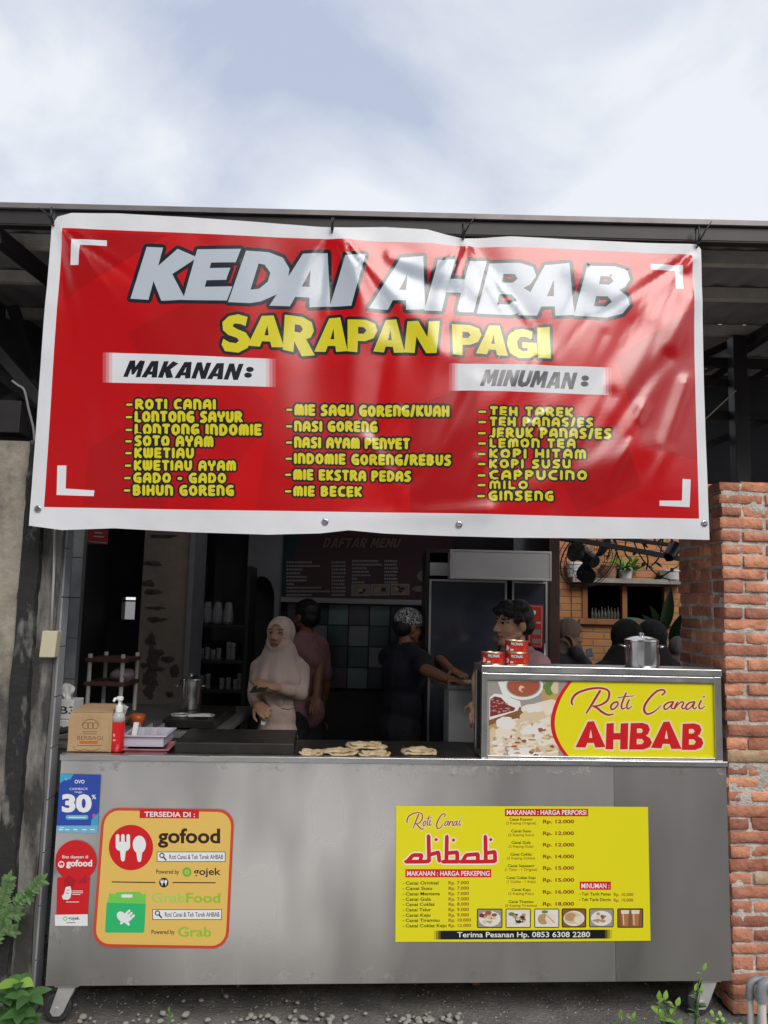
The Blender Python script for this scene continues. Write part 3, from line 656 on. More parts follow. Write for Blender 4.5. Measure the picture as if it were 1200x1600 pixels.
# ------------------------------------------------------------------ the banner
BD = -.12
def segdist(x, y, a, b):
    dx, dy = b[0] - a[0], b[1] - a[1]; t = max(0, min(1, ((x - a[0]) * dx + (y - a[1]) * dy) / (dx * dx + dy * dy)))
    qx, qy = x - a[0] - t * dx, y - a[1] - t * dy
    return math.hypot(qx, qy), t, (dx * qy - dy * qx)
CREASE = [  # start, end, half width px, height m
 ((724, 372), (640, 640), 22, .014), ((724, 372), (900, 620), 34, -.016), ((520, 355), (600, 560), 20, .015), ((520, 355), (470, 700), 30, -.010),
 ((545, 380), (700, 560), 20, .015), ((1088, 390), (960, 640), 26, .020), ((1088, 390), (840, 720), 24, -.017), ((1080, 470), (930, 770), 18, .016), ((1066, 430), (1000, 600), 12, -.010),
 ((1040, 560), (900, 740), 13, -.011), ((1070, 600), (1010, 770), 11, .011), ((85, 345), (260, 560), 30, .009), ((85, 345), (150, 760), 26, -.008), ((690, 560), (640, 760), 22, .012), ((1000, 640), (930, 800), 10, .009),
 ((560, 420), (540, 800), 26, .014), ((600, 560), (560, 810), 16, -.009), ((840, 560), (700, 700), 24, .013), ((640, 430), (830, 520), 20, -.011), ((70, 480), (55, 800), 26, .007), ((740, 600), (650, 790), 14, .009), ((575, 690), (640, 800), 12, .008),
 ((1000, 700), (760, 800), 24, .010), ((330, 700), (300, 820), 26, -.006), ((900, 420), (1060, 520), 24, .013), ((760, 800), (540, 812), 14, .009), ((950, 620), (860, 790), 12, -.008), ((610, 400), (680, 430), 12, .009), ((500, 380), (430, 560), 22, .008)]
_r = random.Random(8)
for (cx_, cy_, n_, a0_, a1_) in ((724, 374, 9, 50, 140), (520, 357, 8, 40, 130), (1088, 392, 9, 95, 160), (88, 348, 6, 25, 85)):   # sharp pulls from the ties
    for k in range(n_):
        a = R(a0_ + (a1_ - a0_) * (k + _r.random()) / n_); L_ = _r.uniform(60, 190); CREASE.append(((cx_ + 14 * math.cos(a), cy_ + 14 * math.sin(a)), (cx_ + L_ * math.cos(a), cy_ + L_ * math.sin(a)), _r.uniform(5, 8), _r.uniform(.003, .006) * _r.choice((1, 1, -1))))
for k in range(16):
    x, y = _r.uniform(620, 1060), _r.uniform(430, 780); a = R(_r.uniform(100, 135)); L_ = _r.uniform(40, 120); CREASE.append(((x, y), (x + L_ * math.cos(a), y + L_ * math.sin(a)), _r.uniform(5, 9), _r.uniform(.002, .005) * _r.choice((1, -1))))
def bump_at(x, y):
    z = 0
    for a, b, wd, am in CREASE:
        m_ = wd * 3.2
        if x < min(a[0], b[0]) - m_ or x > max(a[0], b[0]) + m_ or y < min(a[1], b[1]) - m_ or y > max(a[1], b[1]) + m_: continue
        d, t, _ = segdist(x, y, a, b); tp = (1 - .75 * t)
        if d < wd * 3.2: z += am * .78 * tp * math.exp(-(d / wd) ** 2)
    u = (x - 75) / 1025; v = (y - 340) / 500
    z += .030 * math.sin(math.pi * max(0, min(1, (u - .45) / .55))) * math.sin(math.pi * max(0, min(1, v * .95)))     # belly on the right
    z += .012 * math.sin(math.pi * max(0, min(1, u / .5))) * math.sin(math.pi * max(0, min(1, v)))
    z += .005 * noise.noise(V((x / 110, y / 150, .3))) + .0012 * noise.noise(V((x / 45, y / 60, 4.3)))
    z += .006 * math.sin(x / 60) * max(0, v - .85) / .15 if v > .85 else 0
    z += .03 * (v - .5)                # hangs a little forward at the bottom
    return z
def ban_map(x, y): return onp(x, y, BD) + EN * bump_at(x, y)
bn = thing('banner', 'large glossy red food banner with white and yellow lettering hung under the roof edge', 'banner', onp(580, 838, BD))
top = [(79, 349), (88, 336), (110, 330), (185, 331), (290, 336), (400, 344), (518, 354), (600, 352), (668, 356), (724, 371), (800, 368), (900, 373), (1000, 377), (1090, 380), (1097, 388)]
bot = [(1100, 600), (1106, 844), (1040, 842), (950, 842), (800, 841), (700, 838), (600, 834), (545, 829), (500, 834), (420, 836), (300, 832), (180, 826), (100, 829), (48, 822), (58, 660), (70, 480)]
S = Sheet(top + bot, b_white)
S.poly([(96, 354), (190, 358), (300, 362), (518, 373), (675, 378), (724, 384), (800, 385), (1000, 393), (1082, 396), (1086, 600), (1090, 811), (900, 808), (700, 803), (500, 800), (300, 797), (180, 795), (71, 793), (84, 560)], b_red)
RED = [(96, 354), (1082, 396), (1090, 811), (71, 793)]
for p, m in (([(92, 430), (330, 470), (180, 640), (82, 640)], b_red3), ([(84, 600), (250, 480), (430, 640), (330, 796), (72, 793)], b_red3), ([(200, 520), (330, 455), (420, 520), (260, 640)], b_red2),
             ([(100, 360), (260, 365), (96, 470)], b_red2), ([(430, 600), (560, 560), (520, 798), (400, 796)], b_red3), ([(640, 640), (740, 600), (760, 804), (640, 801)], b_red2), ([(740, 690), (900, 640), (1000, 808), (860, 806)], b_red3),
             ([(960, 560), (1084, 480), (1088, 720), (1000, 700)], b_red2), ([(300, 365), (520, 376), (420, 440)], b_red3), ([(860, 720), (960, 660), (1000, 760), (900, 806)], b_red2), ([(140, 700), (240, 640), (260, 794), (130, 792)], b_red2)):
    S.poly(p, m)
for q in ([(111, 372), (166, 374), (166, 383), (124, 381), (122, 413), (109, 413)], [(1018, 411), (1068, 413), (1068, 451), (1057, 450), (1056, 421), (1018, 420)],
          [(91, 728), (105, 728), (104, 764), (149, 767), (148, 776), (90, 774)], [(1064, 749), (1077, 750), (1075, 793), (1028, 791), (1028, 783), (1063, 783)]):
    S.poly(q, b_brack)
def c1(X, Y): return (X / 2, 300 + Y / 2)
def c2(X, Y): return (600 + X / 2, 300 + Y / 2)
q1 = lambda *a: [c1(*p) for p in a]
q2 = lambda *a: [c2(*p) for p in a]
S.comic([('K', q1((408, 334), (585, 340), (620, 187), (452, 168))), ('E', q1((572, 338), (715, 338), (755, 178), (612, 176))), ('D', q1((713, 345), (880, 348), (922, 190), (765, 180))),
         ('A', q1((842, 355), (1032, 358), (1066, 192), (900, 190))), ('I', q1((1030, 357), (1102, 356), (1142, 199), (1075, 200))),
         ('A', q2((-48, 366), (128, 372), (162, 200), (10, 205))), ('H', q2((125, 374), (280, 380), (322, 216), (166, 212))), ('B', q2((288, 383), (462, 388), (492, 228), (328, 220))),
         ('A', q2((416, 388), (592, 390), (618, 226), (458, 230))), ('B', q2((590, 391), (758, 396), (786, 236), (630, 232)))], b_letter, b_black, 11.5)
S.comic([('S', q1((694, 502), (784, 500), (778, 386), (690, 388))), ('A', q1((774, 482), (888, 488), (876, 388), (796, 388))), ('R', q1((884, 494), (984, 512), (990, 400), (888, 384))),
         ('A', q1((982, 498), (1086, 500), (1082, 394), (1008, 394))), ('P', q1((1086, 500), (1172, 504), (1182, 408), (1084, 400))), ('A', q2((-34, 500), (64, 506), (56, 402), (-14, 402))), ('N', q2((62, 504), (162, 511), (172, 411), (70, 408))),
         ('P', q2((212, 514), (296, 516), (304, 426), (208, 418))), ('A', q2((284, 510), (382, 520), (376, 424), (306, 422))), ('G', q2((378, 524), (474, 530), (470, 436), (378, 430))), ('I', q2((474, 526), (518, 526), (514, 428), (474, 428)))], b_yel, b_black, 9.5)
def strip(x0, y0, x1, y1, h0, h1):
    n = 3; dx = (x1 - x0) * .055
    for k, m in enumerate(b_pk[::-1] + [b_white]):
        a = x0 + dx * k / n; b = x1 - dx * k / n; ya = y0 + (y1 - y0) * (a - x0) / (x1 - x0); yb = y0 + (y1 - y0) * (b - x0) / (x1 - x0)
        S.poly([(a, ya), (b, yb), (b, yb + h1), (a, ya + h0)], m)
strip(161, 551, 431, 562, 47, 44); strip(700, 571, 953, 576, 42, 43)
S.comic_line('MAKANAN', [c1(386, 579), c1(745, 590), c1(762, 540), c1(404, 528)], b_black)
S.comic_line('MINUMAN', [c2(294, 613), c2(586, 621), c2(600, 570), c2(310, 562)], b_grey)
for (x, y) in (c1(782, 557), c1(776, 575)): S.poly(ellp(x, y, 6, 4.2), b_black)
for (x, y) in (c2(624, 586), c2(622, 604)): S.poly(ellp(x, y, 6, 4.2), b_grey)
def c3(X, Y): return (X / 2, 580 + Y / 2)
def c4(X, Y): return (600 + X / 2, 580 + Y / 2)
rows = [('ROTI CANAI', 425, 675, 90, 121), ('LONTONG SAYUR', 424, 758, 128, 161), ('LONTONG INDOMIE', 424, 818, 168, 201), ('SOTO AYAM', 423, 667, 204, 236), ('KWETIAU', 423, 607, 242, 272), ('KWETIAU AYAM', 422, 738, 281, 311), ('GADO - GADO', 420, 708, 320, 350), ('BIHUN GORENG', 419, 732, 358, 389)]
lines = []
for t, a, b, y0, y1 in rows: lines.append((t, c3(a, y1), c3(b, y1 + 1), (y1 - y0) / 2, c3(a - 26, (y0 + y1) / 2 + 1), 7))
for t, a, b, y0, y1, yb in (('MIE SAGU GORENG/KUAH', 922, 1400, 105, 138, 147), ('NASI GORENG', 921, 1178, 158, 189, 191), ('NASI AYAM PENYET', 921, 1278, 208, 240, 246), ('INDOMIE GORENG/REBUS', 920, 1406, 259, 290, 298), ('MIE EKSTRA PEDAS', 918, 1282, 309, 340, 347), ('MIE BECEK', 918, 1130, 361, 391, 393)):
    lines.append((t, c3(a, y1), c3(b, yb), (y1 - y0) / 2, c3(a - 24, (y0 + y1) / 2 + 1), 7))
for t, a, b, y0, y1 in (('TEH TAREK', 325, 586, 118, 147), ('TEH PANAS/ES', 325, 648, 150, 178), ('JERUK PANAS/ES', 324, 704, 183, 213), ('LEMON TEA', 325, 592, 216, 243), ('KOPI HITAM', 324, 625, 248, 276), ('KOPI SUSU', 324, 577, 280, 306), ('CAPPUCINO', 324, 628, 314, 342), ('MILO', 324, 445, 346, 370), ('GINSENG', 322, 524, 378, 406)):
    lines.append((t, c4(a, y1 + 0), c4(b, y1 + 1), (y1 - y0) / 2, c4(a - 32, (y0 + y1) / 2 + 1), 9))
for t, p, q, h, d, dl in lines:
    S.line([d, (d[0] + dl, d[1])], 7.5, b_black, 6); S.line([d, (d[0] + dl, d[1])], 3.4, b_yel, 6)
    S.strokes(t, p[0], p[1] + .06 * h, q[0], q[1] + .06 * h, h * 1.12, b_yel, b_black, t=.27, lw=.38)
def ban_n(x, y):
    a = ban_map(x + 2, y) - ban_map(x - 2, y); b = ban_map(x, y + 2) - ban_map(x, y - 2); n = b.cross(a); n.normalize(); return n if n.dot(EN) > 0 else -n
ban = S.build('printed_sheet', ban_map, bn, grid=7, normal=ban_n)
mEye = mat('eyelet_metal', (.5, .5, .52), .3, 1.0); mHole = mat('black_gap', (.006, .006, .007), .8)
mTie = mat('cable_tie', (.012, .012, .014), .4)
for (x, y) in ((62, 796), (508, 816), (716, 820), (1098, 818)):
    c = ban_map(x, y) + EN * .003; M = EN.to_track_quat('Z', 'Y').to_matrix(); e = MB(); n = 20
    e.lathe([(.0065, -.002), (.013, -.002), (.014, .001), (.011, .0035), (.0065, .003)], c, n, M); e.k = 1; e.lathe([(.0, .0005), (.0064, .0005), (.0064, .001), (0, .001)], c + EN * .001, n, M)
    e.build('eyelet', [mEye, mHole], bn, smooth=True)
for (x, y, yt, tx) in ((82, 350, 327, -22), (519, 362, 343, 3), (724, 372, 350, 18), (1090, 385, 356, 22)):
    e = MB(); c = ban_map(x, y) + EN * .006; t = onp(x, yt, BD) + EN * .012
    e.tube([c - EN * .012, c + EN * .004, (c + t) / 2 + EN * .012, t, t - EN * .03 + EZ * .004], .004, 8)
    e.tube([c - EN * .012, (c + t) / 2 - EN * .02, t - EN * .03 + EZ * .004], .004, 8)
    e.obox(c + EN * .008 + EZ * .012, EX * .006, EN * .004, EZ * .008)
    q = onp(x + tx, yt - 10 if tx > 10 else yt - 3, BD - .03); e.tube([c + EN * .008 + EZ * .012, (c + q) / 2 + EN * .012 + EZ * .012, q], [.0035, .003, .0018], 6)
    e.build('tie', mTie, bn, smooth=True)
# ------------------------------------------------------------------ steel cart
def steel(name, col, r0, r1, metal=.9, sc=2.5, stretch=(1, 1, .25), k2=.8, lo=.35, hi=.65):
    m = mat(name, col, r0, metal, rough2=r1, scale=sc, stretch=stretch, col2=tuple(c * k2 for c in col), detail=2.5, lo=lo, hi=hi)
    t, b = nodes_of(m); c = t.nodes.new('ShaderNodeTexCoord'); mp_ = t.nodes.new('ShaderNodeMapping'); mp_.inputs['Scale'].default_value = (1.5, 1.5, 120)
    nz = t.nodes.new('ShaderNodeTexNoise'); nz.inputs['Scale'].default_value = 5; nz.inputs['Detail'].default_value = 3
    n2 = t.nodes.new('ShaderNodeTexNoise'); n2.inputs['Scale'].default_value = 1.3; n2.inputs['Detail'].default_value = 0
    ad = t.nodes.new('ShaderNodeMath'); ad.operation = 'MULTIPLY_ADD'; ad.inputs[1].default_value = .012
    bp = t.nodes.new('ShaderNodeBump'); bp.inputs['Strength'].default_value = .4; bp.inputs['Distance'].default_value = .03
    for a, d in ((c.outputs['Object'], mp_.inputs[0]), (mp_.outputs[0], nz.inputs['Vector']), (c.outputs['Object'], n2.inputs['Vector']), (nz.outputs['Fac'], ad.inputs[0]), (n2.outputs['Fac'], ad.inputs[2]), (ad.outputs[0], bp.inputs['Height']), (bp.outputs[0], b.inputs['Normal'])): t.links.new(a, d)
    return m
mSteel = steel('stainless_brushed', (.86, .84, .82), .22, .46, .86, sc=1.5, stretch=(1.3, 1, .55), k2=.50, lo=.40, hi=.62)
mSteelR = steel('stainless_dark_reflection', (.70, .675, .655), .24, .46, .86, sc=1.7, stretch=(1, 1, .4), k2=.45, lo=.36, hi=.62)  # right-hand sheet: dark reflection painted into the steel colour
mSteelB = steel('stainless_bright', (.66, .66, .66), .22, .42, .95, sc=9, stretch=(1, 1, 1))
mSmudge = mat('steel_weld_stain', (.72, .71, .69), .55, .6, col2=(.40, .38, .35), scale=40)
mSmudgeD = mat('steel_dark_stain', (.30, .28, .26), .6, .6, col2=(.42, .40, .37), scale=30)
mBlackG = mat('griddle_black', (.015, .014, .014), .35, .3, col2=(.03, .028, .026), scale=12)
ct = thing('food_cart', 'long stainless steel food cart on castors with menu posters on its front', 'food cart', fp(CW / 2, .3, 0))
ZB, ZT = .141, .994; us = fu(onp(962, 1490, 0))
m = MB(); m.fbox(0, us - .0006, 0, .004, ZB, ZT - .024); m.build('front_panel', mSteel, ct, bevel=.0008)
m = MB(); m.fbox(us + .0006, CW, 0, .004, ZB, ZT - .024); o = m.build('front_panel', mSteelR, ct, bevel=.0008); o['label'] = 'steel sheet at the right end of the cart front with a dark reflection put into its colour'
m = MB(); m.fbox(0, .004, .005, .45, ZB, ZT - .026); m.build('side_panel', mSteel, ct); m = MB(); m.fbox(CW - .004, CW, .005, .45, ZB, ZT - .026); m.build('side_panel', mSteel, ct)
m = MB(); m.fbox(.005, CW - .005, .446, .45, ZB, ZT - .026); m.build('rear_panel', mSteel, ct)
m = MB(); m.fbox(.005, CW - .005, .005, .444, ZB + .01, ZB + .016); m.build('bottom_tray', mSteelDk, ct)
m = MB(); m.fbox(-.004, CW + .004, -.007, .03, ZT - .023, ZT); m.build('front_rim', mSteelB, ct, bevel=.003)
m = MB(); m.fbox(.0, CW, .031, .454, ZT - .022, ZT - .012); m.build('worktop', mSteelDk, ct, bevel=.002)
g0, g1 = fu(onp(465, 1180, 0)), fu(onp(752, 1180, 0))
m = MB(); m.fbox(g0, g1, .034, .42, ZT - .0115, ZT - .004); m.build('griddle_plate', mBlackG, ct, bevel=.002)
b0, b1 = fu(onp(272, 1178, .05)), fu(onp(459, 1178, .05))
m = MB(); m.fbox(b0, b1, .05, .40, ZT - .0115, ZT + .042); m.build('burner_cover', mBlackG, ct, bevel=.006)
# welded smears along the rim and the lower edge
for m_ in (mSmudge, mSmudgeD):           # feathered, patchy stains
    t, b = nodes_of(m_); c = t.nodes.new('ShaderNodeTexCoord'); nz = t.nodes.new('ShaderNodeTexNoise'); nz.inputs['Scale'].default_value = 26; nz.inputs['Detail'].default_value = 8; r_ = t.nodes.new('ShaderNodeMapRange'); r_.inputs['From Min'].default_value = .42; r_.inputs['From Max'].default_value = .66; r_.inputs['To Max'].default_value = .5
    t.links.new(c.outputs['Object'], nz.inputs['Vector']); t.links.new(nz.outputs['Fac'], r_.inputs[0]); t.links.new(r_.outputs[0], b.inputs['Alpha'])
rng = random.Random(21)
def smear(px, py, rx, ry, k):
    m = MB()
    c = onp(px, py, -.0012 - rng.random() * .0015); n = 26; s0 = rng.random() * 70; b = len(m.v); m.v.append(c); q = 3.25 / F
    for i in range(n):
        a = 2 * math.pi * i / n; f = .75 + .75 * noise.noise(V((math.cos(a) * 2.2 + s0, math.sin(a) * 2.2, s0))) + rng.uniform(-.18, .18)
        p_ = c + EX * (math.cos(a) * rx * 1.25 * q * f) + EZ * (math.sin(a) * ry * 1.35 * q * f); m.v.append(p_)
    for i in range(n): m.f.append([b, b + 1 + i, b + 1 + (i + 1) % n]); m.m.append(0)
    m.build('weld_mark', (mSmudge, mSmudgeD)[k], ct)
for (x, y, rx, ry, k) in ((172, 1197, 15, 6, 1), (250, 1196, 17, 6, 0), (350, 1196, 16, 5, 0), (420, 1198, 18, 7, 0), (470, 1198, 14, 5, 0), (545, 1199, 12, 5, 0), (590, 1200, 26, 8, 0), (640, 1201, 24, 8, 0), (690, 1202, 26, 9, 0), (740, 1202, 30, 11, 0), (775, 1206, 14, 8, 0), (812, 1203, 18, 7, 0), (860, 1203, 14, 6, 0), (905, 1203, 16, 6, 0), (1060, 1204, 20, 5, 1), (1125, 1203, 8, 7, 0)): smear(x, y, rx, ry, k)
for (x, y, rx, ry, k) in ((325, 1528, 13, 5, 0), (440, 1526, 12, 5, 0), (490, 1527, 14, 6, 0), (570, 1522, 12, 8, 0), (610, 1523, 17, 7, 0), (645, 1527, 12, 4, 0), (748, 1521, 10, 6, 1), (845, 1522, 15, 6, 1), (95, 1528, 9, 6, 1), (155, 1532, 12, 4, 1), (205, 1533, 12, 5, 0), (88, 1465, 12, 10, 1), (122, 1452, 9, 7, 0), (965, 1520, 3, 12, 0)): smear(x, y, rx, ry, k)
mRub = mat('castor_rubber', (.03, .03, .032), .7); mPlate = mat('castor_plate', (.62, .62, .60), .4, .6, rough2=.55, scale=20)
def castor(px, py, d, sgn):
    c = onp(px, py, d); u = fu(c)
    m = MB(); m.fbox(u - .045, u + .045, d - .035, d + .05, ZB - .008, ZB + .008)
    wz = .052; wu = u - .035 * sgn
    top = [(u - .032, ZB - .008), (u + .032, ZB - .008)]; lo = [(wu + .026, wz - .012), (wu + .014, wz - .026), (wu - .012, wz - .026), (wu - .024, wz - .01)]
    for dd in (d - .028, d + .022):
        poly = [top[0], top[1]] + lo; f = [fp(a, dd, z) for a, z in poly]; b = [fp(a, dd + .005, z) for a, z in poly]; L_ = len(f)
        m.add(f + b, [tuple(range(L_)), tuple(range(L_, 2 * L_))[::-1]] + [(i, (i + 1) % L_, (i + 1) % L_ + L_, i + L_) for i in range(L_)])
    m.lathe([(.009, -.034), (.009, .03)], fp(wu, d, wz), 10, EN.to_track_quat('Z', 'Y').to_matrix())
    br = m.build('castor', mPlate, ct, bevel=.0015)
    m = MB(); m.lathe([(.020, -.016), (.046, -.017), (.0515, -.012), (.0515, .012), (.046, .017), (.020, .016)], fp(wu, d - .001, wz), 28, EN.to_track_quat('Z', 'Y').to_matrix())
    m.build('wheel', mRub, br, smooth=True, auto=.7)
castor(108, 1545, .042, 1); castor(1104, 1538, .042, 1); castor(150, 1540, .38, 1); castor(1085, 1530, .38, 1)

# ------------------------------------------------------------------ posters on the cart front
def cc(X, Y): return (X / 3, 1180 + Y / 3)
def cm(X, Y): return (600 + X / 2.7273, 1240 + Y / 2.7273)
I_or = ink('orange_yellow', (.72, .475, .12)); I_rim = ink('orange_red', (.58, .06, .03)); I_red = ink('red', (.58, .015, .02)); I_wh = ink('white', (.76, .77, .78)); I_dk = ink('dark_brown', (.035, .02, .015)); I_bk = ink('black', (.012, .012, .014))
I_lime = ink('lime', (.26, .50, .04)); I_lime2 = ink('lime_pale', (.38, .56, .12)); I_grn = ink('green', (.03, .46, .15)); I_lg = ink('light_green', (.17, .56, .09)); I_goj = ink('leaf_green', (.15, .45, .05))
def front(tr, d): return lambda X, Y: onp(*tr(X, Y), d)
S = Sheet([quad_map(((432, 897), (1069, 908), (1099, 255), (480, 247)))(x, y) for x, y in rrect(0, 0, 1, 1, .12)], I_rim)
S.poly([quad_map(((432, 897), (1069, 908), (1099, 255), (480, 247)))(x, y) for x, y in rrect(.02, .02, .98, .982, .105)], I_or)
S.poly([(655, 253), (933, 256), (932, 297), (654, 295)], I_red); S.text('TERSEDIA DI :', 677, 288, 914, 290, 24, I_wh, .02)
S.poly(ellp(614, 433, 104, 107, 40), I_red)
def fork(cx, cy, k, m_, rot=0.0):
    T = lambda x, y: (cx + k * (x * math.cos(rot) - y * math.sin(rot)), cy + k * (x * math.sin(rot) + y * math.cos(rot)))
    for x in (-25, 0, 25): S.line([T(x, -56), T(x, -8)], 17 * k, m_, 8)
    S.poly([T(*p) for p in ellp(0, -6, 34, 24, 18)], m_); S.line([T(0, 0), T(0, 55)], [30 * k, 18 * k], m_, 8)
def spoon(cx, cy, k, m_, rot=0.0):
    T = lambda x, y: (cx + k * (x * math.cos(rot) - y * math.sin(rot)), cy + k * (x * math.sin(rot) + y * math.cos(rot)))
    S.poly([T(*p) for p in ellp(0, -18, 31, 42, 22)], m_); S.line([T(0, 10), T(0, 55)], [30 * k, 18 * k], m_, 8)
fork(576, 434, 1.0, I_wh); spoon(653, 437, 1.0, I_wh)
S.text('gofood', 740, 410, 1032, 411, 68, I_dk, .028)
def search(x0, y0, x1, y1, tx):
    S.rect(x0, y0, x1, y1, I_bk); S.rect(x0 + 3, y0 + 3, x1 - 3, y1 - 3, I_wh)
    S.line(ellp(x0 + 24, y0 + 18, 10, 10, 16), 5, I_bk, 6, True); S.line([(x0 + 32, y0 + 27), (x0 + 43, y0 + 39)], 7, I_bk, 6)
    S.text('Roti Canai & Teh Tarek AHBAB', tx, y0 + 35, x1 - 11, y0 + 35, 22, I_bk, .01)
search(735, 452, 1057, 500, 794); search(714, 722, 1040, 772, 773)
S.text('Powered by', 732, 555, 840, 556, 20, I_dk, .015); S.line(ellp(876, 548, 16, 17, 18), 12, I_goj, 6, True); S.poly(ellp(876, 548, 6, 6, 10), I_goj); S.text('gojek', 907, 561, 1035, 561, 34, I_dk, .018)
S.line([(525, 594), (727, 597)], 5, I_bk, 4); S.line([(810, 597), (1010, 598)], 5, I_bk, 4); S.poly(ellp(768, 597, 22, 23, 24), I_bk); fork(760, 597, .22, I_wh); spoon(777, 597, .22, I_wh)
S.poly([(512, 646), (536, 652), (548, 641), (656, 640), (664, 652), (684, 648), (683, 696), (502, 693)], I_lg); S.line([(575, 660), (615, 660)], 15, I_wh, 8)
S.poly([(500, 692), (684, 696), (677, 828), (670, 833), (498, 832), (492, 824)], I_grn); spoon(579, 766, .66, I_wh, -.72); fork(592, 764, .62, I_wh, .80)
S.text('Grab', 710, 690, 868, 690, 46, I_lime2, .02); S.text('Food', 872, 690, 1033, 691, 46, I_lime, .024)
S.text('Powered by', 710, 838, 819, 838, 20, I_dk, .015); S.text('Grab', 834, 850, 990, 850, 46, I_lime, .02)
o = S.build('poster', front(cc, -.004), ct); o['label'] = 'orange yellow food delivery poster with rounded red border headed TERSEDIA DI'
# blue voucher
I_bl = ink('blue', (.03, .07, .36)); I_cy = ink('cyan', (.06, .34, .55)); I_cy2 = ink('cyan_pale', (.15, .42, .60))
S = Sheet([(282, 88), (473, 92), (457, 365), (263, 361)], I_bl)
S.poly([(265, 330), (459, 330), (457, 365), (263, 361)], I_cy2); S.poly([(282, 88), (345, 90), (330, 112), (300, 118), (281, 132)], I_cy); S.poly(ellp(310, 112, 8, 6), I_cy2); S.poly([(462, 270), (459, 330), (425, 330), (430, 300)], I_cy); S.poly(ellp(441, 284, 9, 9), ink('pink', (.5, .1, .3)))
S.text('OVO', 350, 132, 396, 132, 17, I_wh, .02); S.text('CASHBACK', 326, 163, 412, 163, 11, I_wh); S.text('hingga', 350, 176, 386, 176, 9, I_wh)
S.text('30', 290, 262, 430, 263, 78, I_wh, .05); S.text('%', 430, 205, 450, 205, 20, I_wh, .02)
S.poly(rrect(308, 281, 414, 301, 9), I_cy2); S.line([(322, 291), (400, 292)], 4, I_wh, 4)
for x in (276, 306, 344, 386, 424): S.line([(x, 348), (x + 18, 349)], 5, I_wh, 4)
S.line([(280, 340), (300, 340)], 3, I_wh, 4)
o = S.build('voucher_sticker', front(cc, -.004), ct); o['label'] = 'blue cashback sticker reading 30 percent'
# red keyhole shaped sticker
I_r2 = ink('red_deep', (.42, .012, .02))
ol = [(356 + 97 * math.sin(t), 496 - 97 * math.cos(t)) for t in [R(-142 + 284 * k / 40) for k in range(41)]]
S = Sheet([(258, 800), (257, 748), (264, 745), (268, 575)] + ol + [(421, 575), (411, 745), (412, 748), (411, 800)], I_red)
S.poly([(258, 800), (257, 748), (411, 746), (411, 800)], I_wh); S.poly([(300, 590), (320, 560), (360, 585), (300, 700)], I_r2); S.poly([(362, 600), (402, 560), (410, 600)], I_r2)
S.text('Bisa dipesan di', 292, 483, 413, 483, 14, I_wh, .01); S.text('gofood', 310, 520, 432, 520, 30, I_wh, .035); S.poly(ellp(287, 512, 15, 16), I_wh); fork(282, 512, .16, I_red); spoon(292, 512, .16, I_red)
S.poly([(300, 650), (308, 618), (330, 614), (336, 640), (330, 668), (318, 678), (296, 676), (290, 660)], I_wh); S.line([(312, 632), (326, 632)], 3, I_red, 4); S.line([(306, 645), (324, 648)], 3, I_red, 4)
for y in (636, 644, 652): S.line([(340, y), (388 - (y == 652) * 12, y + 1)], 3, I_wh, 4)
S.line([(310, 688), (370, 688)], 3, I_wh, 4)
S.line(ellp(306, 766, 8, 8, 14), 4, I_goj, 4, True); S.text('gojek', 320, 771, 373, 771, 16, I_dk, .02); S.line([(312, 785), (354, 785)], 3, I_bk, 4)
o = S.build('delivery_sticker', front(cc, -.004), ct); o['label'] = 'red keyhole shaped delivery sticker with white foot'
# yellow price list
I_ye = ink('yellow', (.73, .66, .015), .3); I_mr = ink('maroon', (.36, .03, .02)); I_br = ink('brown', (.25, .05, .02)); I_sh = ink('cream', (.72, .66, .40))
SCR = [  # script lettering traced as brush strokes (points, widths)
 ([(152, 928), (148, 908), (172, 872), (230, 848), (295, 840), (338, 850), (350, 872), (338, 908), (300, 932), (262, 938)], [10, 12, 13, 12, 11, 11, 12, 12, 10, 8]),
 ([(300, 856), (276, 895), (252, 935), (226, 976)], [13, 13, 12, 7]), ([(264, 938), (286, 948), (310, 968), (342, 984), (374, 980)], [9, 12, 13, 11, 5]),
 ([(392, 914), (372, 920), (358, 938), (362, 954), (378, 950), (396, 930), (394, 916)], [9, 10, 11, 10, 9, 9, 9]), ([(440, 866), (424, 905), (414, 936), (420, 952), (438, 944)], [9, 10, 10, 9, 5]), ([(396, 892), (440, 886), (482, 882)], [5, 6, 4]),
 ([(456, 904), (444, 932), (450, 952), (472, 936)], [9, 10, 9, 4]),
 ([(632, 878), (648, 862), (636, 850), (604, 858), (566, 894), (540, 934), (538, 964), (556, 980), (594, 964), (628, 932)], [8, 10, 10, 11, 12, 13, 13, 11, 8, 4]),
 ([(694, 914), (666, 918), (644, 936), (648, 954), (668, 946), (692, 918), (682, 942), (694, 952), (706, 942)], [8, 9, 10, 9, 7, 9, 9, 7, 5]), ([(716, 916), (704, 934), (698, 952), (716, 930), (738, 914), (748, 922), (738, 942), (748, 952), (760, 942)], [9, 9, 8, 7, 8, 9, 9, 7, 5]),
 ([(808, 914), (782, 918), (762, 936), (764, 954), (784, 946), (806, 918), (798, 942), (808, 952), (818, 942)], [8, 9, 10, 9, 7, 9, 9, 7, 5]), ([(842, 908), (830, 934), (838, 952), (862, 938)], [9, 10, 8, 4]), ([(856, 888), (858, 885)], [9, 9])]
def script(S, T, k, fillm, linem, lw):
    for m_, ex in ((linem, lw), (fillm, 0)):
        if m_ is None: continue
        pl_ = []
        for p, wd in SCR:
            n = 4; q = bez(p, n); ws = [wd[min(i // n, len(wd) - 1)] * (1 - (i % n) / n) + wd[min(i // n + 1, len(wd) - 1)] * ((i % n) / n) for i in range(len(q))]
            pl_ += S.seg([T(*a) for a in q], [b * k + ex for b in ws], 8)
        S.polys(pl_, m_)
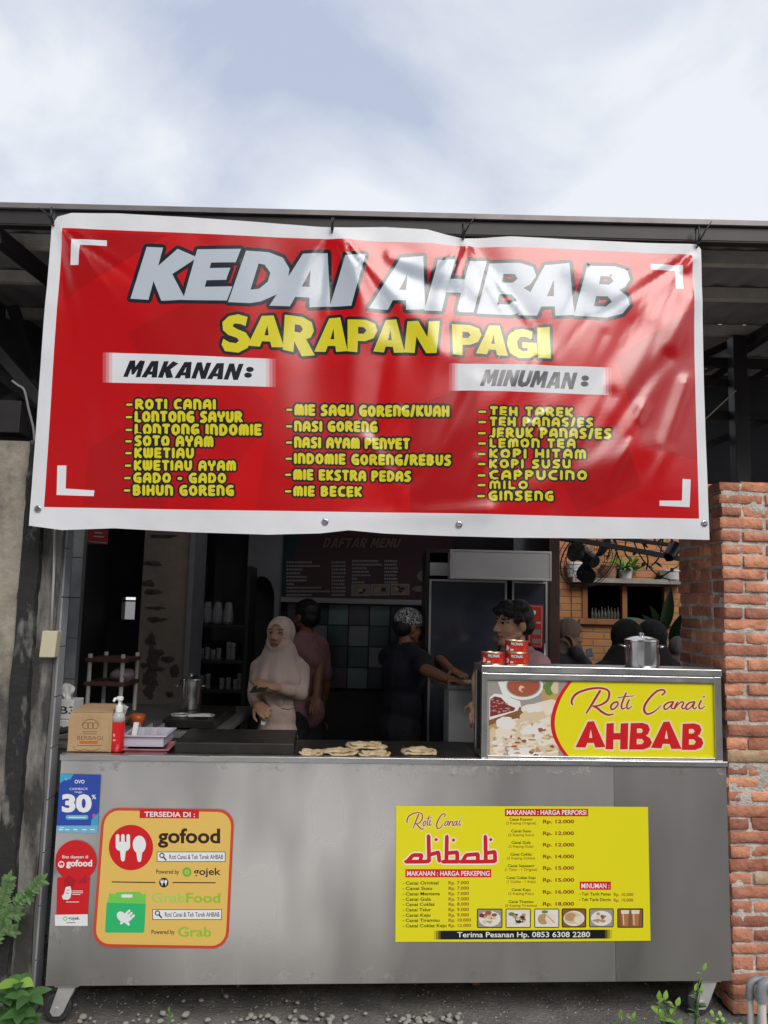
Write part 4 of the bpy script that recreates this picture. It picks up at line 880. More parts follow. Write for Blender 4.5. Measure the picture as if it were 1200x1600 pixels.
S = Sheet([(52, 52), (600, 54), (1125, 57), (1136, 627), (600, 631), (48, 632)], I_ye)
script(S, lambda x, y: (98 + (x - 148) * .325, 80 + (y - 838) * .49), .42, I_mr, I_sh, 6)
for m_, ex in ((I_wh, 11), (I_red, 0)):
    pl_ = []
    w_ = 17 + ex
    for q in ([(92, 290), (172, 290)], [(100, 288), (124, 262), (160, 262), (154, 288)], [(172, 290), (192, 288), (190, 180)], [(190, 262), (232, 250), (236, 288)], [(250, 290), (318, 290)], [(266, 286), (268, 182)], [(268, 254), (312, 250), (312, 288)],
              [(325, 290), (412, 290)], [(336, 288), (350, 262), (400, 258), (400, 288)], [(412, 290), (474, 288)], [(434, 286), (432, 182)], [(434, 254), (472, 248), (474, 288)]): pl_ += S.seg(q, w_, 4)
    for (x, y) in ((222, 196), (296, 198), (455, 196)): pl_.append([(x, y - 9 - ex / 2), (x + 9 + ex / 2, y), (x, y + 9 + ex / 2), (x - 9 - ex / 2, y)])
    S.polys(pl_, m_)
def red_tag(x0, y0, x1, y1, t, ta, tb): S.rect(x0, y0, x1, y1, I_red); S.text(t, ta, y1 - 7, tb, y1 - 7, 21, I_wh, .018)
red_tag(91, 322, 457, 357, 'MAKANAN : HARGA PERKEPING', 98, 450); red_tag(515, 65, 870, 97, 'MAKANAN : HARGA PERPORSI', 523, 862); red_tag(834, 375, 967, 410, 'MINUMAN :', 841, 960)
for (n_, xe, pr, pe), y in zip((('Canai Original', 232, '7.000', 362), ('Canai Susu', 205, '7.000', 362), ('Canai Mentega', 238, '7.000', 362), ('Canai Gula', 200, '7.000', 362), ('Canai Coklat', 216, '8.000', 362), ('Canai Telur', 201, '9.000', 362), ('Canai Keju', 198, '9.000', 362), ('Canai Tiramisu', 237, '10.000', 371), ('Canai Coklat Keju', 266, '12.000', 371)), (388, 411, 434, 457, 479, 502, 525, 547, 570)):
    S.line([(80, y - 5), (86, y - 5)], 2.5, I_bk, 0); S.text(n_, 92, y, xe, y - 1, 14, I_bk, .02); S.text('Rp. ' + pr, 275, y - 1, pe, y - 2, 14, I_br, .02)
for (a, b, pr, w1, w2), y in zip((('Canai Kosong', '(2 Keping Original)', '12.000', 98, 128), ('Canai Susu', '(2 Keping Susu)', '12.000', 84, 108), ('Canai Gula', '(2 Keping Gula)', '12.000', 82, 106), ('Canai Coklat', '(2 Keping Coklat)', '14.000', 92, 120), ('Canai Sepasang', '(1 Telur - 1 Original)', '15.000', 114, 138), ('Canai Coklat Keju', '(1 Coklat - 1 Keju)', '15.000', 124, 124), ('Canai Keju', '(2 Keping Keju)', '16.000', 80, 108), ('Canai Tiramisu', '(2 Keping Tiramisu)', '18.000', 106, 136)), (115, 165, 214, 264, 313, 364, 415, 466)):
    S.text(a, 584 - w1 / 2, y, 584 + w1 / 2, y, 12, I_bk, .02); S.text(b, 584 - w2 / 2, y + 16, 584 + w2 / 2, y + 16, 11, I_br, .014); S.text('Rp. ' + pr, 677, y + 11, 810, y + 11, 15, I_br, .035)
for t, y in (('Teh Tarik Panas', 434), ('Teh Tarik Dingin', 458)): S.line([(832, y - 5), (838, y - 5)], 2.5, I_bk, 0); S.text(t, 842, y, 966, y, 13, I_bk, .018); S.text('Rp. 10.000', 979, y + 2, 1062, y + 2, 13, I_br, .018)
f_br = [ink('food_' + n, c) for n, c in (('cream', (.62, .50, .34)), ('tan', (.46, .28, .13)), ('brown', (.22, .10, .04)), ('dark', (.04, .03, .025)), ('white', (.70, .69, .66)), ('grey', (.30, .28, .26)), ('green', (.12, .22, .05)), ('sauce', (.34, .09, .05)), ('maroon', (.20, .03, .03)), ('pale', (.72, .64, .52)), ('tea', (.40, .17, .07)), ('mauve', (.36, .24, .24)))]
FC, FT, FB, FD, FWh, FG, FGr, FS, FM, FP_, FTea, FMv = f_br
def blob(S, cx, cy, rx, ry, m_, seed, n=14, amp=.35):
    S.poly([(cx + rx * math.cos(2 * math.pi * k / n) * (1 + amp * noise.noise(V((math.cos(2 * math.pi * k / n) * 1.5 + seed * 3.1, math.sin(2 * math.pi * k / n) * 1.5, seed)))), cy + ry * math.sin(2 * math.pi * k / n) * (1 + amp * noise.noise(V((math.cos(2 * math.pi * k / n) * 1.5, math.sin(2 * math.pi * k / n) * 1.5 + seed * 2.3, seed + 5))))) for k in range(n)], m_)
rng = random.Random(3)
for i, (x0, y0, x1, y1) in enumerate(((396, 490, 505, 573), (518, 490, 626, 573), (640, 490, 747, 572), (757, 489, 862, 571), (874, 489, 979, 570), (994, 489, 1105, 572))):
    S.poly(rrect(x0, y0, x1, y1, 6, 3), I_bk); x0 += 4; y0 += 4; x1 -= 4; y1 -= 4; cx, cy = (x0 + x1) / 2, (y0 + y1) / 2; w2, h2 = (x1 - x0) / 2, (y1 - y0) / 2
    S.rect(x0, y0, x1, y1, (FG, FP_, FWh, FB, FG, FB)[i])
    cl = lambda x, y, rx, ry, m_, sd: blob(S, max(x0 + rx * 1.3, min(x1 - rx * 1.3, x)), max(y0 + ry * 1.3, min(y1 - ry * 1.3, y)), rx, ry, m_, sd)
    if i == 5:
        for gx in (-22, 22): S.poly([(cx + gx - 16, cy - 20), (cx + gx + 16, cy - 20), (cx + gx + 12, cy + 34), (cx + gx - 12, cy + 34)], FTea); S.poly([(cx + gx - 18, cy - 34), (cx + gx + 18, cy - 34), (cx + gx + 16, cy - 18), (cx + gx - 16, cy - 18)], FP_); S.line([(cx + gx - 8, cy - 15), (cx + gx - 6, cy + 28)], 5, FC, 4)
        continue
    S.poly(ellp(cx, cy + 2, w2 * .92, h2 * .88, 24), FWh)
    if i == 3: S.poly(ellp(cx - 6, cy, w2 * .75, h2 * .72, 20), FC); S.poly(ellp(cx - 14, cy - 4, w2 * .5, h2 * .5, 20), FT); S.poly(ellp(cx + 16, cy + 8, w2 * .38, h2 * .5, 18), FC); S.poly(ellp(cx + 18, cy + 8, w2 * .3, h2 * .42, 18), FP_)
    elif i == 2: S.poly(ellp(cx - 14, cy + 4, w2 * .5, h2 * .62, 18), FT); S.poly(ellp(cx + 16, cy + 2, w2 * .44, h2 * .66, 18), FP_); S.line([(cx, cy - 12), (cx + 34, cy + 20)], 4, FT, 4); S.poly(ellp(cx - 8, cy - 27, 14, 7), FGr)
    else:
        pal = {0: (FC, FP_, FT, FC, FB), 1: (FD, FD, FC, FB, FT), 4: (FT, FC, FB, FMv, FP_)}[i]
        for k in range(16): a = rng.uniform(0, 6.28); r_ = rng.random() ** .6 * .62; cl(cx + math.cos(a) * r_ * w2, cy + 3 + math.sin(a) * r_ * h2, rng.uniform(6, 13), rng.uniform(4, 9), pal[k % 5], k + i * 20)
        if i == 0: S.poly(ellp(cx - 6, cy - 24, 14, 9), FS); S.poly(ellp(cx - 34, cy - 12, 11, 9), FM)
        if i == 1: S.poly(ellp(cx - 28, cy - 18, 14, 8), FGr)
fd_ = [ink('strip_fade%s' % n, c) for n, c in (('_pale', (.52, .47, .015)), ('_mid', (.28, .25, .015)), ('_deep', (.10, .09, .013)))]
for k, m_ in enumerate(fd_ + [I_bk]): S.poly([(212 + k * 10, 584), (972 - k * 10, 580), (972 - k * 10, 618), (212 + k * 10, 622)], m_)
S.text('Terima Pesanan Hp. 0853 6308 2280', 312, 612, 878, 611, 23, I_wh, .012)
o = S.build('price_list', front(cm, -.004), ct); o['label'] = 'bright yellow price list poster with six small food photos'

# ------------------------------------------------------------------ display case with the shop sign
dcase = thing('display_case', 'steel display case with yellow and red shop sign standing on the cart at right', 'display case', onp(940, 1190, .2))
u0, u1 = fu(onp(752, 1190, .0)), fu(onp(1130, 1190, .0)); zb, zt_ = ZT + .001, onp(940, 1043, .0).z
ui0, ui1 = fu(onp(762, 1120, .0)), fu(onp(1117, 1120, .0)); zi0, zi1 = onp(940, 1189, 0).z, onp(940, 1066, 0).z; Dc = .165
zi0 = max(zi0, zb + .012)
m = MB()
for dd in (.0, Dc - .03):
    m.fbox(u0, ui0 - .001, dd, dd + .03, zb, zt_ - .03); m.fbox(ui1 + .001, u1, dd, dd + .03, zb, zt_ - .03); m.fbox(ui0, ui1, dd + .001, dd + .029, zb, zi0)
for uu in (u0, u1 - .028): m.fbox(uu, uu + .026, .032, Dc - .032, zb + .001, zb + .022)
m.build('frame', mSteelB, dcase, bevel=.0025)
m = MB(); m.fbox(u0 - .003, u1 + .003, -.003, Dc, zt_ - .029, zt_); m.build('top_panel', mSteelB, dcase, bevel=.003)
m = MB(); m.fbox(u0 + .002, u1 - .002, .003, .026, zi1 + .001, zt_ - .0295); m.build('top_rail', mSteelB, dcase, bevel=.005)
m = MB(); m.fbox(u0 + .004, u0 + .008, .03, Dc - .03, zb + .02, zt_ - .03); m.build('side_panel', mSteelDk, dcase); m = MB(); m.fbox(u1 - .008, u1 - .004, .03, Dc - .03, zb + .02, zt_ - .03); m.build('side_panel', mSteelDk, dcase)
S = Sheet([(761, 1063), (940, 1065), (1118, 1067), (1119, 1189), (940, 1189), (760, 1188)], FG)
def c7(X, Y): return (600 + X / 4, 830 + Y / 4)
def c8(X, Y): return (850 + X / 3.4286, 830 + Y / 3.4286)
P7 = lambda *a: [c7(*p) for p in a]
def b7(x, y, rx, ry, m_, sd, n=16, amp=.35):
    p = []
    for k in range(n):
        t = 2 * math.pi * k / n; f = 1 + amp * noise.noise(V((math.cos(t) * 1.5 + sd * 3.1, math.sin(t) * 1.5, sd))); p.append(c7(max(662, min(1090, x + rx * math.cos(t) * f)), max(940, min(1408, y + ry * math.sin(t) * f))))
    S.poly(p, m_)
S.poly(P7((655, 1170), (860, 1100), (900, 1080), (900, 1240), (655, 1250)), FB); S.poly(P7((655, 1215), (760, 1175), (900, 1230), (655, 1300)), FT)
S.poly([c7(*p) for p in ellp(868, 975, 128, 82, 30)][:] if False else [c7(x, max(y, 936)) for x, y in ellp(868, 968, 128, 86, 30)], FWh); S.poly([c7(x, max(y, 938)) for x, y in ellp(872, 966, 108, 72, 28)], FG); S.poly([c7(x, max(y, 939)) for x, y in ellp(872, 964, 101, 68, 28)], FS)
b7(860, 985, 18, 20, FC, 2); b7(868, 990, 10, 12, FS, 3)
S.poly(P7((712, 940), (745, 938), (790, 1040), (850, 1062), (858, 1100), (800, 1075), (745, 1035)), FWh)
S.poly(P7((658, 1180), (660, 1040), (690, 1015), (735, 1020), (790, 1065), (848, 1085), (838, 1120)), FWh); S.poly(P7((662, 1160), (664, 1050), (692, 1032), (730, 1040), (775, 1085), (822, 1105), (812, 1122)), FM)
for k in range(34):
    x, y = rng.uniform(668, 790), rng.uniform(1040, 1140)
    if y > 1000 + (x - 660) * .75 and y < 1165 - (x - 660) * .22: b7(x, y, rng.uniform(6, 11), rng.uniform(3, 6), (FMv, FS, FMv)[k % 3], k + 40, 8)
b7(1045, 1035, 60, 52, FT, 6); b7(1035, 980, 42, 38, FGr, 7); b7(1075, 975, 30, 40, FC, 8); b7(1050, 1050, 34, 24, ink('food_mustard', (.48, .33, .07)), 9)
big = [(700, 1340, 55, 95, FC), (720, 1330, 36, 80, FP_), (800, 1240, 95, 60, FP_), (1000, 1120, 130, 60, FP_), (960, 1190, 150, 75, FC), (900, 1320, 130, 110, FP_), (1020, 1290, 90, 110, FP_), (840, 1290, 70, 60, FC), (930, 1260, 80, 50, FWh), (1040, 1380, 80, 50, FC), (880, 1385, 110, 30, FWh), (760, 1200, 60, 40, FWh), (940, 1110, 60, 25, FWh)]
for k, (x, y, rx, ry, m_) in enumerate(big): b7(x, y, rx, ry, m_, k + 100, 20, .5)
for k in range(150):
    x, y = rng.uniform(670, 1080), rng.uniform(1105, 1400)
    if y < 1190 + (900 - x) * .45: continue
    q = rng.random(); b7(x, y, rng.uniform(8, 30), rng.uniform(5, 13), (FT, FC, FWh, FP_, FB, FC, FWh, FT)[int(q * 8)] if q < .93 else FS, k + 200, 10, .8)
arc = bez([(128, 806), (84, 870), (52, 940), (36, 1010), (42, 1080), (72, 1150), (124, 1224)], 6); arc2 = bez([(150, 806), (104, 872), (74, 940), (58, 1010), (64, 1080), (94, 1150), (148, 1224)], 6)
S.poly([c8(*p) for p in arc] + [(1118, 1188), (1117.5, 1068)], I_red); S.poly([c8(*p) for p in arc2] + [(1117, 1187), (1116.5, 1068.5)], I_ye)
script(S, c8, .29, I_mr, I_sh, 3.0)
P8 = lambda *a: [c8(*p) for p in a]
S.comic([('A', P8((168, 1158), (330, 1158), (286, 1020), (215, 1020))), ('H', P8((330, 1168), (450, 1168), (452, 1030), (332, 1030))), ('B', P8((455, 1170), (580, 1168), (574, 1030), (462, 1028))), ('A', P8((572, 1160), (738, 1168), (690, 1022), (620, 1022))), ('B', P8((738, 1172), (856, 1170), (850, 1032), (740, 1032)))], I_red, I_sh, 5.5)
S.build('sign_panel', lambda x, y: onp(x, y, .012), dcase)
m = MB(); m.fbox(ui0, ui1, .0135, .02, zi0 + .001, zi1); m.build('sign_backing', I_wh, dcase)
# ------------------------------------------------------------------ things on the left end of the cart
def S_(py, Y): return Y / F           # metres per pixel at distance Y
mKraft = mat('cardboard', (.44, .29, .155), .85, col2=(.38, .245, .13), scale=9); I_kb = ink('carton_brown', (.16, .08, .03)); I_ko = ink('carton_orange', (.50, .12, .03))
p0 = onp(104, 1177, .04); W_ = .172; H_ = .152; Dp = .26; ub = fu(p0)
bx = thing('carton', 'kraft cardboard carton with brown printing at the left end of the cart top', 'carton', p0)
zc = ZT + .001
def skew(u, d, z): return fp(ub + u - d * (.21 - .16 * (1 - u / W_)), .04 + d, zc + z)
m = MB(); m.hexa([skew(0, 0, 0), skew(W_, 0, 0), skew(W_, Dp, 0), skew(0, Dp, 0), skew(.004, 0, H_), skew(W_ - .002, 0, H_), skew(W_ - .002, Dp, H_), skew(.004, Dp, H_)]); m.build('box_body', mKraft, bx, bevel=.002)
m = MB(); m.hexa([skew(.004, .001, H_ + .0015), skew(W_ - .002, .001, H_ + .0015), skew(W_ - .002, Dp / 2 - .002, H_ + .0015), skew(.004, Dp / 2 - .002, H_ + .0015), skew(.004, .001, H_ + .004), skew(W_ - .002, .001, H_ + .004), skew(W_ - .002, Dp / 2 - .002, H_ + .004), skew(.004, Dp / 2 - .002, H_ + .004)])
m.hexa([skew(.004, Dp / 2 + .002, H_ + .0015), skew(W_ - .002, Dp / 2 + .002, H_ + .0015), skew(W_ - .002, Dp, H_ + .0015), skew(.004, Dp, H_ + .0015), skew(.004, Dp / 2 + .002, H_ + .004), skew(W_ - .002, Dp / 2 + .002, H_ + .004), skew(W_ - .002, Dp, H_ + .004), skew(.004, Dp, H_ + .004)]); m.build('flap', mKraft, bx)
def c5(X, Y): return (X / 3, 830 + Y / 3)
S = Sheet([(322, 880), (512, 880), (506, 1030), (318, 1030)], mKraft)
S.line([(425 + 42 * math.cos(R(a)), 918 - 36 * math.sin(R(a))) for a in range(10, 175, 12)], 3, I_kb, 4)
for k in range(3): S.line(ellp(402 + 22 * k, 912, 14, 15, 14), 3, I_kb, 4, True)
S.line([(386, 940), (456, 940)], 3, I_kb, 0); S.line([(392, 950), (452, 950)], 3, I_kb, 0)
S.text('BERBAGI', 362, 978, 482, 978, 19, I_kb); S.rect(372, 983, 458, 997, I_ko); S.line([(360, 1005), (476, 1005)], 3, I_kb, 0)
S.line(bez([(342, 1008), (352, 1022), (376, 1028), (400, 1024), (430, 1030), (470, 1018)], 3), 3, I_kb, 4)
S.build('print', front(c5, .0375), bx)
mRedB = mat('bottle_red', (.58, .008, .012), .28); mPump = mat('pump_white', (.74, .74, .74), .35); mClear = mat('bottle_clear', (.62, .62, .64), .15, alpha=.55)
def bottle_at(px, pyb, d):
    c = onp(px, pyb, d); c.z = ZT + .001
    t = thing('sanitizer_bottle', 'red pump bottle of hand sanitizer beside the kraft carton', 'bottle', c)
    m = MB(); r = .0262; m.lathe([(r * .9, 0), (r, .004), (r, .112), (r * .98, .116)], c); m.build('body', mRedB, t, smooth=True, auto=.6)
    m = MB(); m.lathe([(r * .97, .1165), (r * .95, .138), (r * .75, .150), (.013, .155)], c); m.build('shoulder', mClear, t, smooth=True)
    m = MB(); m.lathe([(.0145, .1555), (.0145, .178), (.010, .181), (.006, .184), (.006, .199), (.014, .201), (.0145, .212), (.009, .216)], c, 18); m.tube([c + EZ * .208, c + EZ * .209 + EN * .03 - EX * .012, c + EZ * .199 + EN * .038 - EX * .014], [.006, .0055, .0045], 8)
    m.build('pump', mPump, t, smooth=True, auto=.7)
    S = Sheet([(-.6, .03), (.6, .03), (.6, .09), (-.6, .09)], mRedB)
    S.polys([[(X * .13 - .42, .062 + (Y) * .018) for X, Y in p] for p in bfont('hand', .02)[0]], I_wh); S.polys([[(X * .13 - .42, .045 + Y * .012) for X, Y in p] for p in bfont('sanitizer', .0)[0]], I_wh)
    a0 = math.atan2(EN.y, EN.x)
    S.build('label', lambda x, y: c + V((math.cos(a0 + x) * (r + .0008), math.sin(a0 + x) * (r + .0008), y)), t)
bottle_at(182, 1177, .06)
mTrayL = mat('tray_lilac', (.50, .47, .56), .35); mTrayR = mat('tray_red_clear', (.30, .08, .09), .25, col2=(.38, .16, .17), scale=9)
mGlass = mat('clear_glass', (.85, .88, .9), .05, trans=1.0, spec=.5); mCut = mat('divider_clear', (.5, .5, .54), .15, alpha=.45)
def tray(name, label, px0, px1, d0, d1, z, h, mt, rim):
    a, b = fu(onp(px0, 1150, d0)), fu(onp(px1, 1150, d0)); t = thing(name, label, 'tray', fp((a + b) / 2, (d0 + d1) / 2, z))
    m = MB(); th = .003; fl = rim
    m.fbox(a, b, d0, d1, z, z + th)
    for (u0_, u1_, e0, e1) in ((a, b, d0, d0 + th), (a, b, d1 - th, d1), (a, a + th, d0 + th, d1 - th), (b - th, b, d0 + th, d1 - th)): m.fbox(u0_, u1_, e0, e1, z + th, z + h)
    m.fbox(a - fl, b + fl, d0 - fl, d0 - .0005, z + h - .004, z + h); m.fbox(a - fl, b + fl, d1 + .0005, d1 + fl, z + h - .004, z + h); m.fbox(a - fl, a - .0005, d0, d1, z + h - .004, z + h); m.fbox(b + .0005, b + fl, d0, d1, z + h - .004, z + h)
    m.build('tray_body', mt, t, bevel=.001); return t, a, b
tray('food_tray', 'shallow reddish clear plastic tray beneath the lilac tray beside the red pump bottle', 196, 262, .06, .24, ZT - .011, .022, mTrayR, .010)
t, a, b = tray('cutlery_tray', 'pale lilac plastic tray holding clear cutlery dividers behind the red pump bottle', 194, 256, .10, .30, ZT + .013, .045, mTrayL, .012)
m = MB()
for k in range(3): m.fbox(a + .02 + k * .05, a + .06 + k * .05, .14, .143, ZT + .018, ZT + .085); m.fbox(a + .02 + k * .05, a + .023 + k * .05, .145, .28, ZT + .018, ZT + .08)
m.build('divider', mCut, t)
m = MB(); u_ = a + .035; m.obox(fp(u_, .13, ZT + .075), EX * .010, EN * .001, EZ * .03 + EX * .004); m.build('spoon_pack', mPump, t)
# ------------------------------------------------------------------ side work table and what stands on it
mTab = mat('table_grey', (.20, .20, .20), .5, .3, col2=(.15, .15, .15), scale=6); TZ = .985
ss = thing('side_stand', 'small grey stand between the worn wall and the left end of the cart', 'stand', (-1.5, 3.6, 0))
m = MB(); m.box(-1.78, -1.252, 3.42, 3.77, TZ - .02, TZ); m.build('stand_top', mTab, ss, bevel=.003); m = MB(); m.box(-1.77, -1.26, 3.43, 3.445, TZ - .2, TZ - .021); m.build('apron', mTab, ss)
for x in (-1.76, -1.30):
    for y in (3.46, 3.72): m = MB(); m.box(x, x + .035, y, y + .035, -.005, TZ - .021); m.build('leg', mTab, ss)
wt = thing('work_table', 'grey work table behind the left end of the cart', 'table', (-1.32, 4.3, .03))
m = MB(); m.box(-1.9, -.74, 3.8, 4.78, TZ - .03, TZ); m.build('table_top', mBlackG if False else mTab, wt, bevel=.003)
m = MB(); m.box(-1.88, -.76, 3.83, 3.85, TZ - .20, TZ - .031); m.build('apron', mTab, wt)
for x in (-1.86, -.82):
    for y in (3.84, 4.72): m = MB(); m.box(x, x + .04, y + .012, y + .05, .03, TZ - .031); m.build('leg', mTab, wt)
mPaperW = mat('card_white', (.66, .66, .66), .6); mTissue = mat('tissue_paper', (.72, .72, .72), .9)
def stand(px, Y, z=None): p = at(px, 1000, Y); return V((p.x, Y, TZ if z is None else z))
def crumple(m, c, w, h, seed, n=9):
    for k in range(2):
        vs = []
        for i in range(n):
            for j in range(n):
                u, v = i / (n - 1) - .5, j / (n - 1)
                vs.append(c + V((u * w * (.35 + .9 * v) + .15 * w * noise.noise(V((v * 3, u * 3, seed + k))), (k - .5) * w * .25 + .35 * w * noise.noise(V((u * 4, v * 3, seed + 7 + k))), v * h * (1 - .5 * abs(u + .2 * (k - .5))))))
        b = len(m.v); m.v += vs
        for i in range(n - 1):
            for j in range(n - 1): m.f.append([b + i * n + j, b + (i + 1) * n + j, b + (i + 1) * n + j + 1, b + i * n + j + 1]); m.m.append(m.k)
def tissue_box(px, Y, z, wd, hg, txt, label, tissue):
    c = stand(px, Y, z); t = thing('tissue_box', label, 'tissue box', c)
    m = MB(); m.box(c.x - wd / 2, c.x + wd / 2, Y, Y + .12, z, z + hg); m.build('box_body', mPaperW, t, bevel=.003)
    if tissue: m = MB(); crumple(m, c + V((-.01, .05, hg - .004)), .055, .075, 3); m.build('tissue', mTissue, t, smooth=True)
    S = Sheet([(0, 0), (1, 0), (1, 1), (0, 1)], mPaperW); S.polys([[(.22 + X * (.95 if len(txt) == 2 else .6), .28 + Y_ * .62) for X, Y_ in p] for p in bfont(txt, .015)[0]], I_bk)
    S.build('label', lambda x, y: V((c.x - wd * .47 + x * wd * .94, Y - .0015, z + hg * .05 + y * hg * .9)), t)
zz = at(110, 1117, 3.82).z
tissue_box(106, 3.52, TZ + .001, .088, .081, 'D', 'lower white tissue box under the one marked B3', False)
tissue_box(107, 3.53, TZ + .084, .084, .082, 'B3', 'white tissue box marked B3 with a tissue sticking out', True)
m = MB(); m.tube([V((-1.52, 3.47, 1.0)), V((-1.44, 3.475, 1.012)), V((-1.36, 3.48, 1.03)), V((-1.29, 3.485, 1.05))], .014, 10)
m.tube([V((-1.52, 3.47, 1.0)), V((-1.60, 3.50, 1.0)), V((-1.7, 3.6, 1.0))], .014, 10)
tag(m.build('hose', mRub, smooth=True), 'black rubber hose in front of the white tissue boxes', 'hose')
mOrange = mat('bowl_orange', (.50, .10, .02), .35)
def bowl(c, r, h, mt, label, cat='bowl', nm='bowl', **k):
    m = MB(); m.lathe([(r * .5, 0), (r * .62, .004), (r * .92, h * .6), (r, h), (r * .95, h), (r * .86, h * .6), (r * .5, .01), (.001, .008)], c, 26)
    return tag(m.build(nm, mt, smooth=True, org=c), label, cat, **k)
bowl(stand(155, 4.05), .038, .06, mOrange, 'orange plastic bowl nearer the white tissue boxes on the work table', group='orange bowls on the work table')
bowl(stand(223, 3.9), .035, .062, mOrange, 'orange plastic bowl to the right of the brown bowl with white tissue', group='orange bowls on the work table')
mBrownB = mat('bowl_brown', (.16, .10, .06), .5)
c = stand(196, 3.98); br = thing('napkin_bowl', 'brown bowl holding a crumpled white napkin between the orange bowls', 'bowl', c)
m = MB(); m.lathe([(.035, 0), (.045, .005), (.056, .045), (.053, .045), (.04, .012), (.001, .01)], c, 26); m.build('bowl_body', mBrownB, br, smooth=True)
m = MB(); crumple(m, c + V((0, -.01, .02)), .06, .085, 8); m.build('napkin', mTissue, br, smooth=True)
mPost = mat('rack_white', (.74, .73, .70), .5); mRackB = mat('rack_brown', (.11, .05, .04), .6); mPlastic = mat('plastic_bag', (.36, .28, .33), .25, alpha=.7)
rk = thing('small_rack', 'small two tier rack with white posts and brown shelves on the work table', 'rack', stand(180, 4.35))
xs_ = [stand(143, 4.3).x, stand(194, 4.3).x]
for x in xs_:
    for y in (4.30, 4.50): m = MB(); m.lathe([(.011, 0), (.011, .30), (.013, .305), (.011, .318)], V((x + (y - 4.3) * .08, y, TZ)), 12); m.build('post', mPost, rk, smooth=True, auto=.7)
for z0 in (.15, .275): m = MB(); m.box(xs_[0] - .02, xs_[1] + .03, 4.28, 4.52, TZ + z0, TZ + z0 + .022); m.build('shelf', mRackB, rk, bevel=.003)
m = MB(); m.ell(V((xs_[1] - .01, 4.34, TZ + .205)), (.07, .05, .034)); b_ = m.build('plastic_bag', mPlastic, smooth=True)
for v in b_.data.vertices: v.co += V((0, 0, 1)) * .016 * noise.noise(v.co * 40)
tag(b_, 'crumpled translucent plastic bag on the middle shelf of the white posted rack', 'bag')
stv = thing('gas_stove', 'flat black tabletop stove with a pale paper on it beside the steel pot', 'stove', stand(300, 4.0))
sx0, sx1 = stand(262, 3.85).x, stand(342, 3.85).x
m = MB(); m.box(sx0, sx1, 3.84, 4.40, TZ + .012, TZ + .05); m.build('stove_body', mBlackG, stv, bevel=.004)
for k, (dx, dy) in enumerate(((.06, .1), (.17, .1))):
    m = MB()
    for r_ in (.05, .034): m.tube([V((sx0 + dx + r_ * math.cos(2 * math.pi * i / 24), 3.86 + dy + r_ * math.sin(2 * math.pi * i / 24), TZ + .056)) for i in range(25)], .004, 6)
    m.build('burner_ring', mPlate, stv, smooth=True)
for x in (sx0 + .02, sx1 - .03):
    for y in (3.86, 4.37): m = MB(); m.lathe([(.012, 0), (.012, .0115)], V((x, y, TZ)), 10); m.build('foot', mRub, stv)
m = MB(); m.obox(V((sx0 + .16, 3.90, TZ + .064)), V((.05, .012, 0)), V((-.008, .035, 0)), V((0, 0, .0012))); tag(m.build('paper', mTissue), 'loose white paper lying on the black tabletop stove', 'paper')
mPot = steel('pot_steel', (.66, .66, .66), .15, .28, .98, sc=8, stretch=(1, 1, 1))
def pot(c, r, h, label, lid=True):
    t = thing('cooking_pot', label, 'pot', c)
    m = MB(); m.lathe([(r * .97, 0), (r, .006), (r, h - .004), (r * 1.04, h - .002), (r * 1.04, h), (r * .985, h), (r * .98, .012), (.001, .01)], c, 36); m.build('pot_body', mPot, t, smooth=True, auto=.5)
    if lid:
        m = MB(); m.lathe([(r * 1.03, h + .001), (r * 1.02, h + .006), (r * .6, h + .018), (.012, h + .022), (.012, h + .034), (.001, h + .036)], c, 36); m.build('lid', mPot, t, smooth=True, auto=.6)
    for s in (-1, 1): m = MB(); q = c + V((s * (r + .002), 0, h * .78)); m.tube([q + V((0, -.025, 0)), q + V((s * .018, -.02, .004)), q + V((s * .018, .02, .004)), q + V((0, .025, 0))], .004, 8); m.build('handle', mPot, t, smooth=True)
    return t
pot(stand(302, 4.22, TZ + .052), .058, .15, 'tall steel pot with lid on the black tabletop stove at left')
cpp = onp(1003, 1043, .085); cpp.z = zt_ + .001
pot(cpp, .070, .108, 'shiny steel pot standing on the display case at right', True)
# ------------------------------------------------------------------ red tins on the display case
mTin = mat('tin_red', (.55, .02, .015), .3, .2); mTinM = mat('tin_rim', (.62, .52, .30), .3, .9); I_tinY = ink('tin_orange', (.66, .22, .04)); I_tinW = ink('tin_white', (.70, .66, .60))
def make_tin(c):
    t = thing('food_tin', 'red tin can standing alone left of the stacked pair on the display case', 'tin', c, 'red tins on the display case'); r, h = .0485, .050
    m = MB(); m.lathe([(r, .003), (r, h - .003)], c, 36); m.build('can_body', mTin, t, smooth=True, auto=.6)
    m = MB(); m.lathe([(r + .001, 0), (r + .0016, .0015), (r + .001, .0032)], c, 36); m.lathe([(r + .001, h - .0032), (r + .0018, h - .0015), (r + .001, h), (r - .003, h), (r - .004, h - .004), (.001, h - .004)], c, 36); m.build('rim', mTinM, t, smooth=True, auto=.6)
    S = Sheet([(-1.25, .005), (1.25, .005), (1.25, h - .005), (-1.25, h - .005)], mTin)
    S.rect(-.55, h * .55, .62, h * .86, I_bk); S.polys([[(-.44 + X * .27, h * .61 + Y * .016) for X, Y in p] for p in bfont('PRONAS', .03)[0]], I_tinW)
    S.poly([(-1.0, .008), (-.7, .008), (-.6, h * .45), (-.9, h * .6)], I_tinW); S.poly([(-.1, .009), (.9, .009), (.8, h * .4), (.05, h * .36)], I_tinY); S.rect(-.5, .008, -.2, h * .3, I_tinW)
    a0 = math.atan2(-c.y, -c.x)
    S.build('label', lambda x, y: c + V((math.cos(a0 + x) * (r + .0007), math.sin(a0 + x) * (r + .0007), y)), t)
    return t
c = onp(770, 1041, .07); c.z = zt_ + .001; tin = make_tin(c)
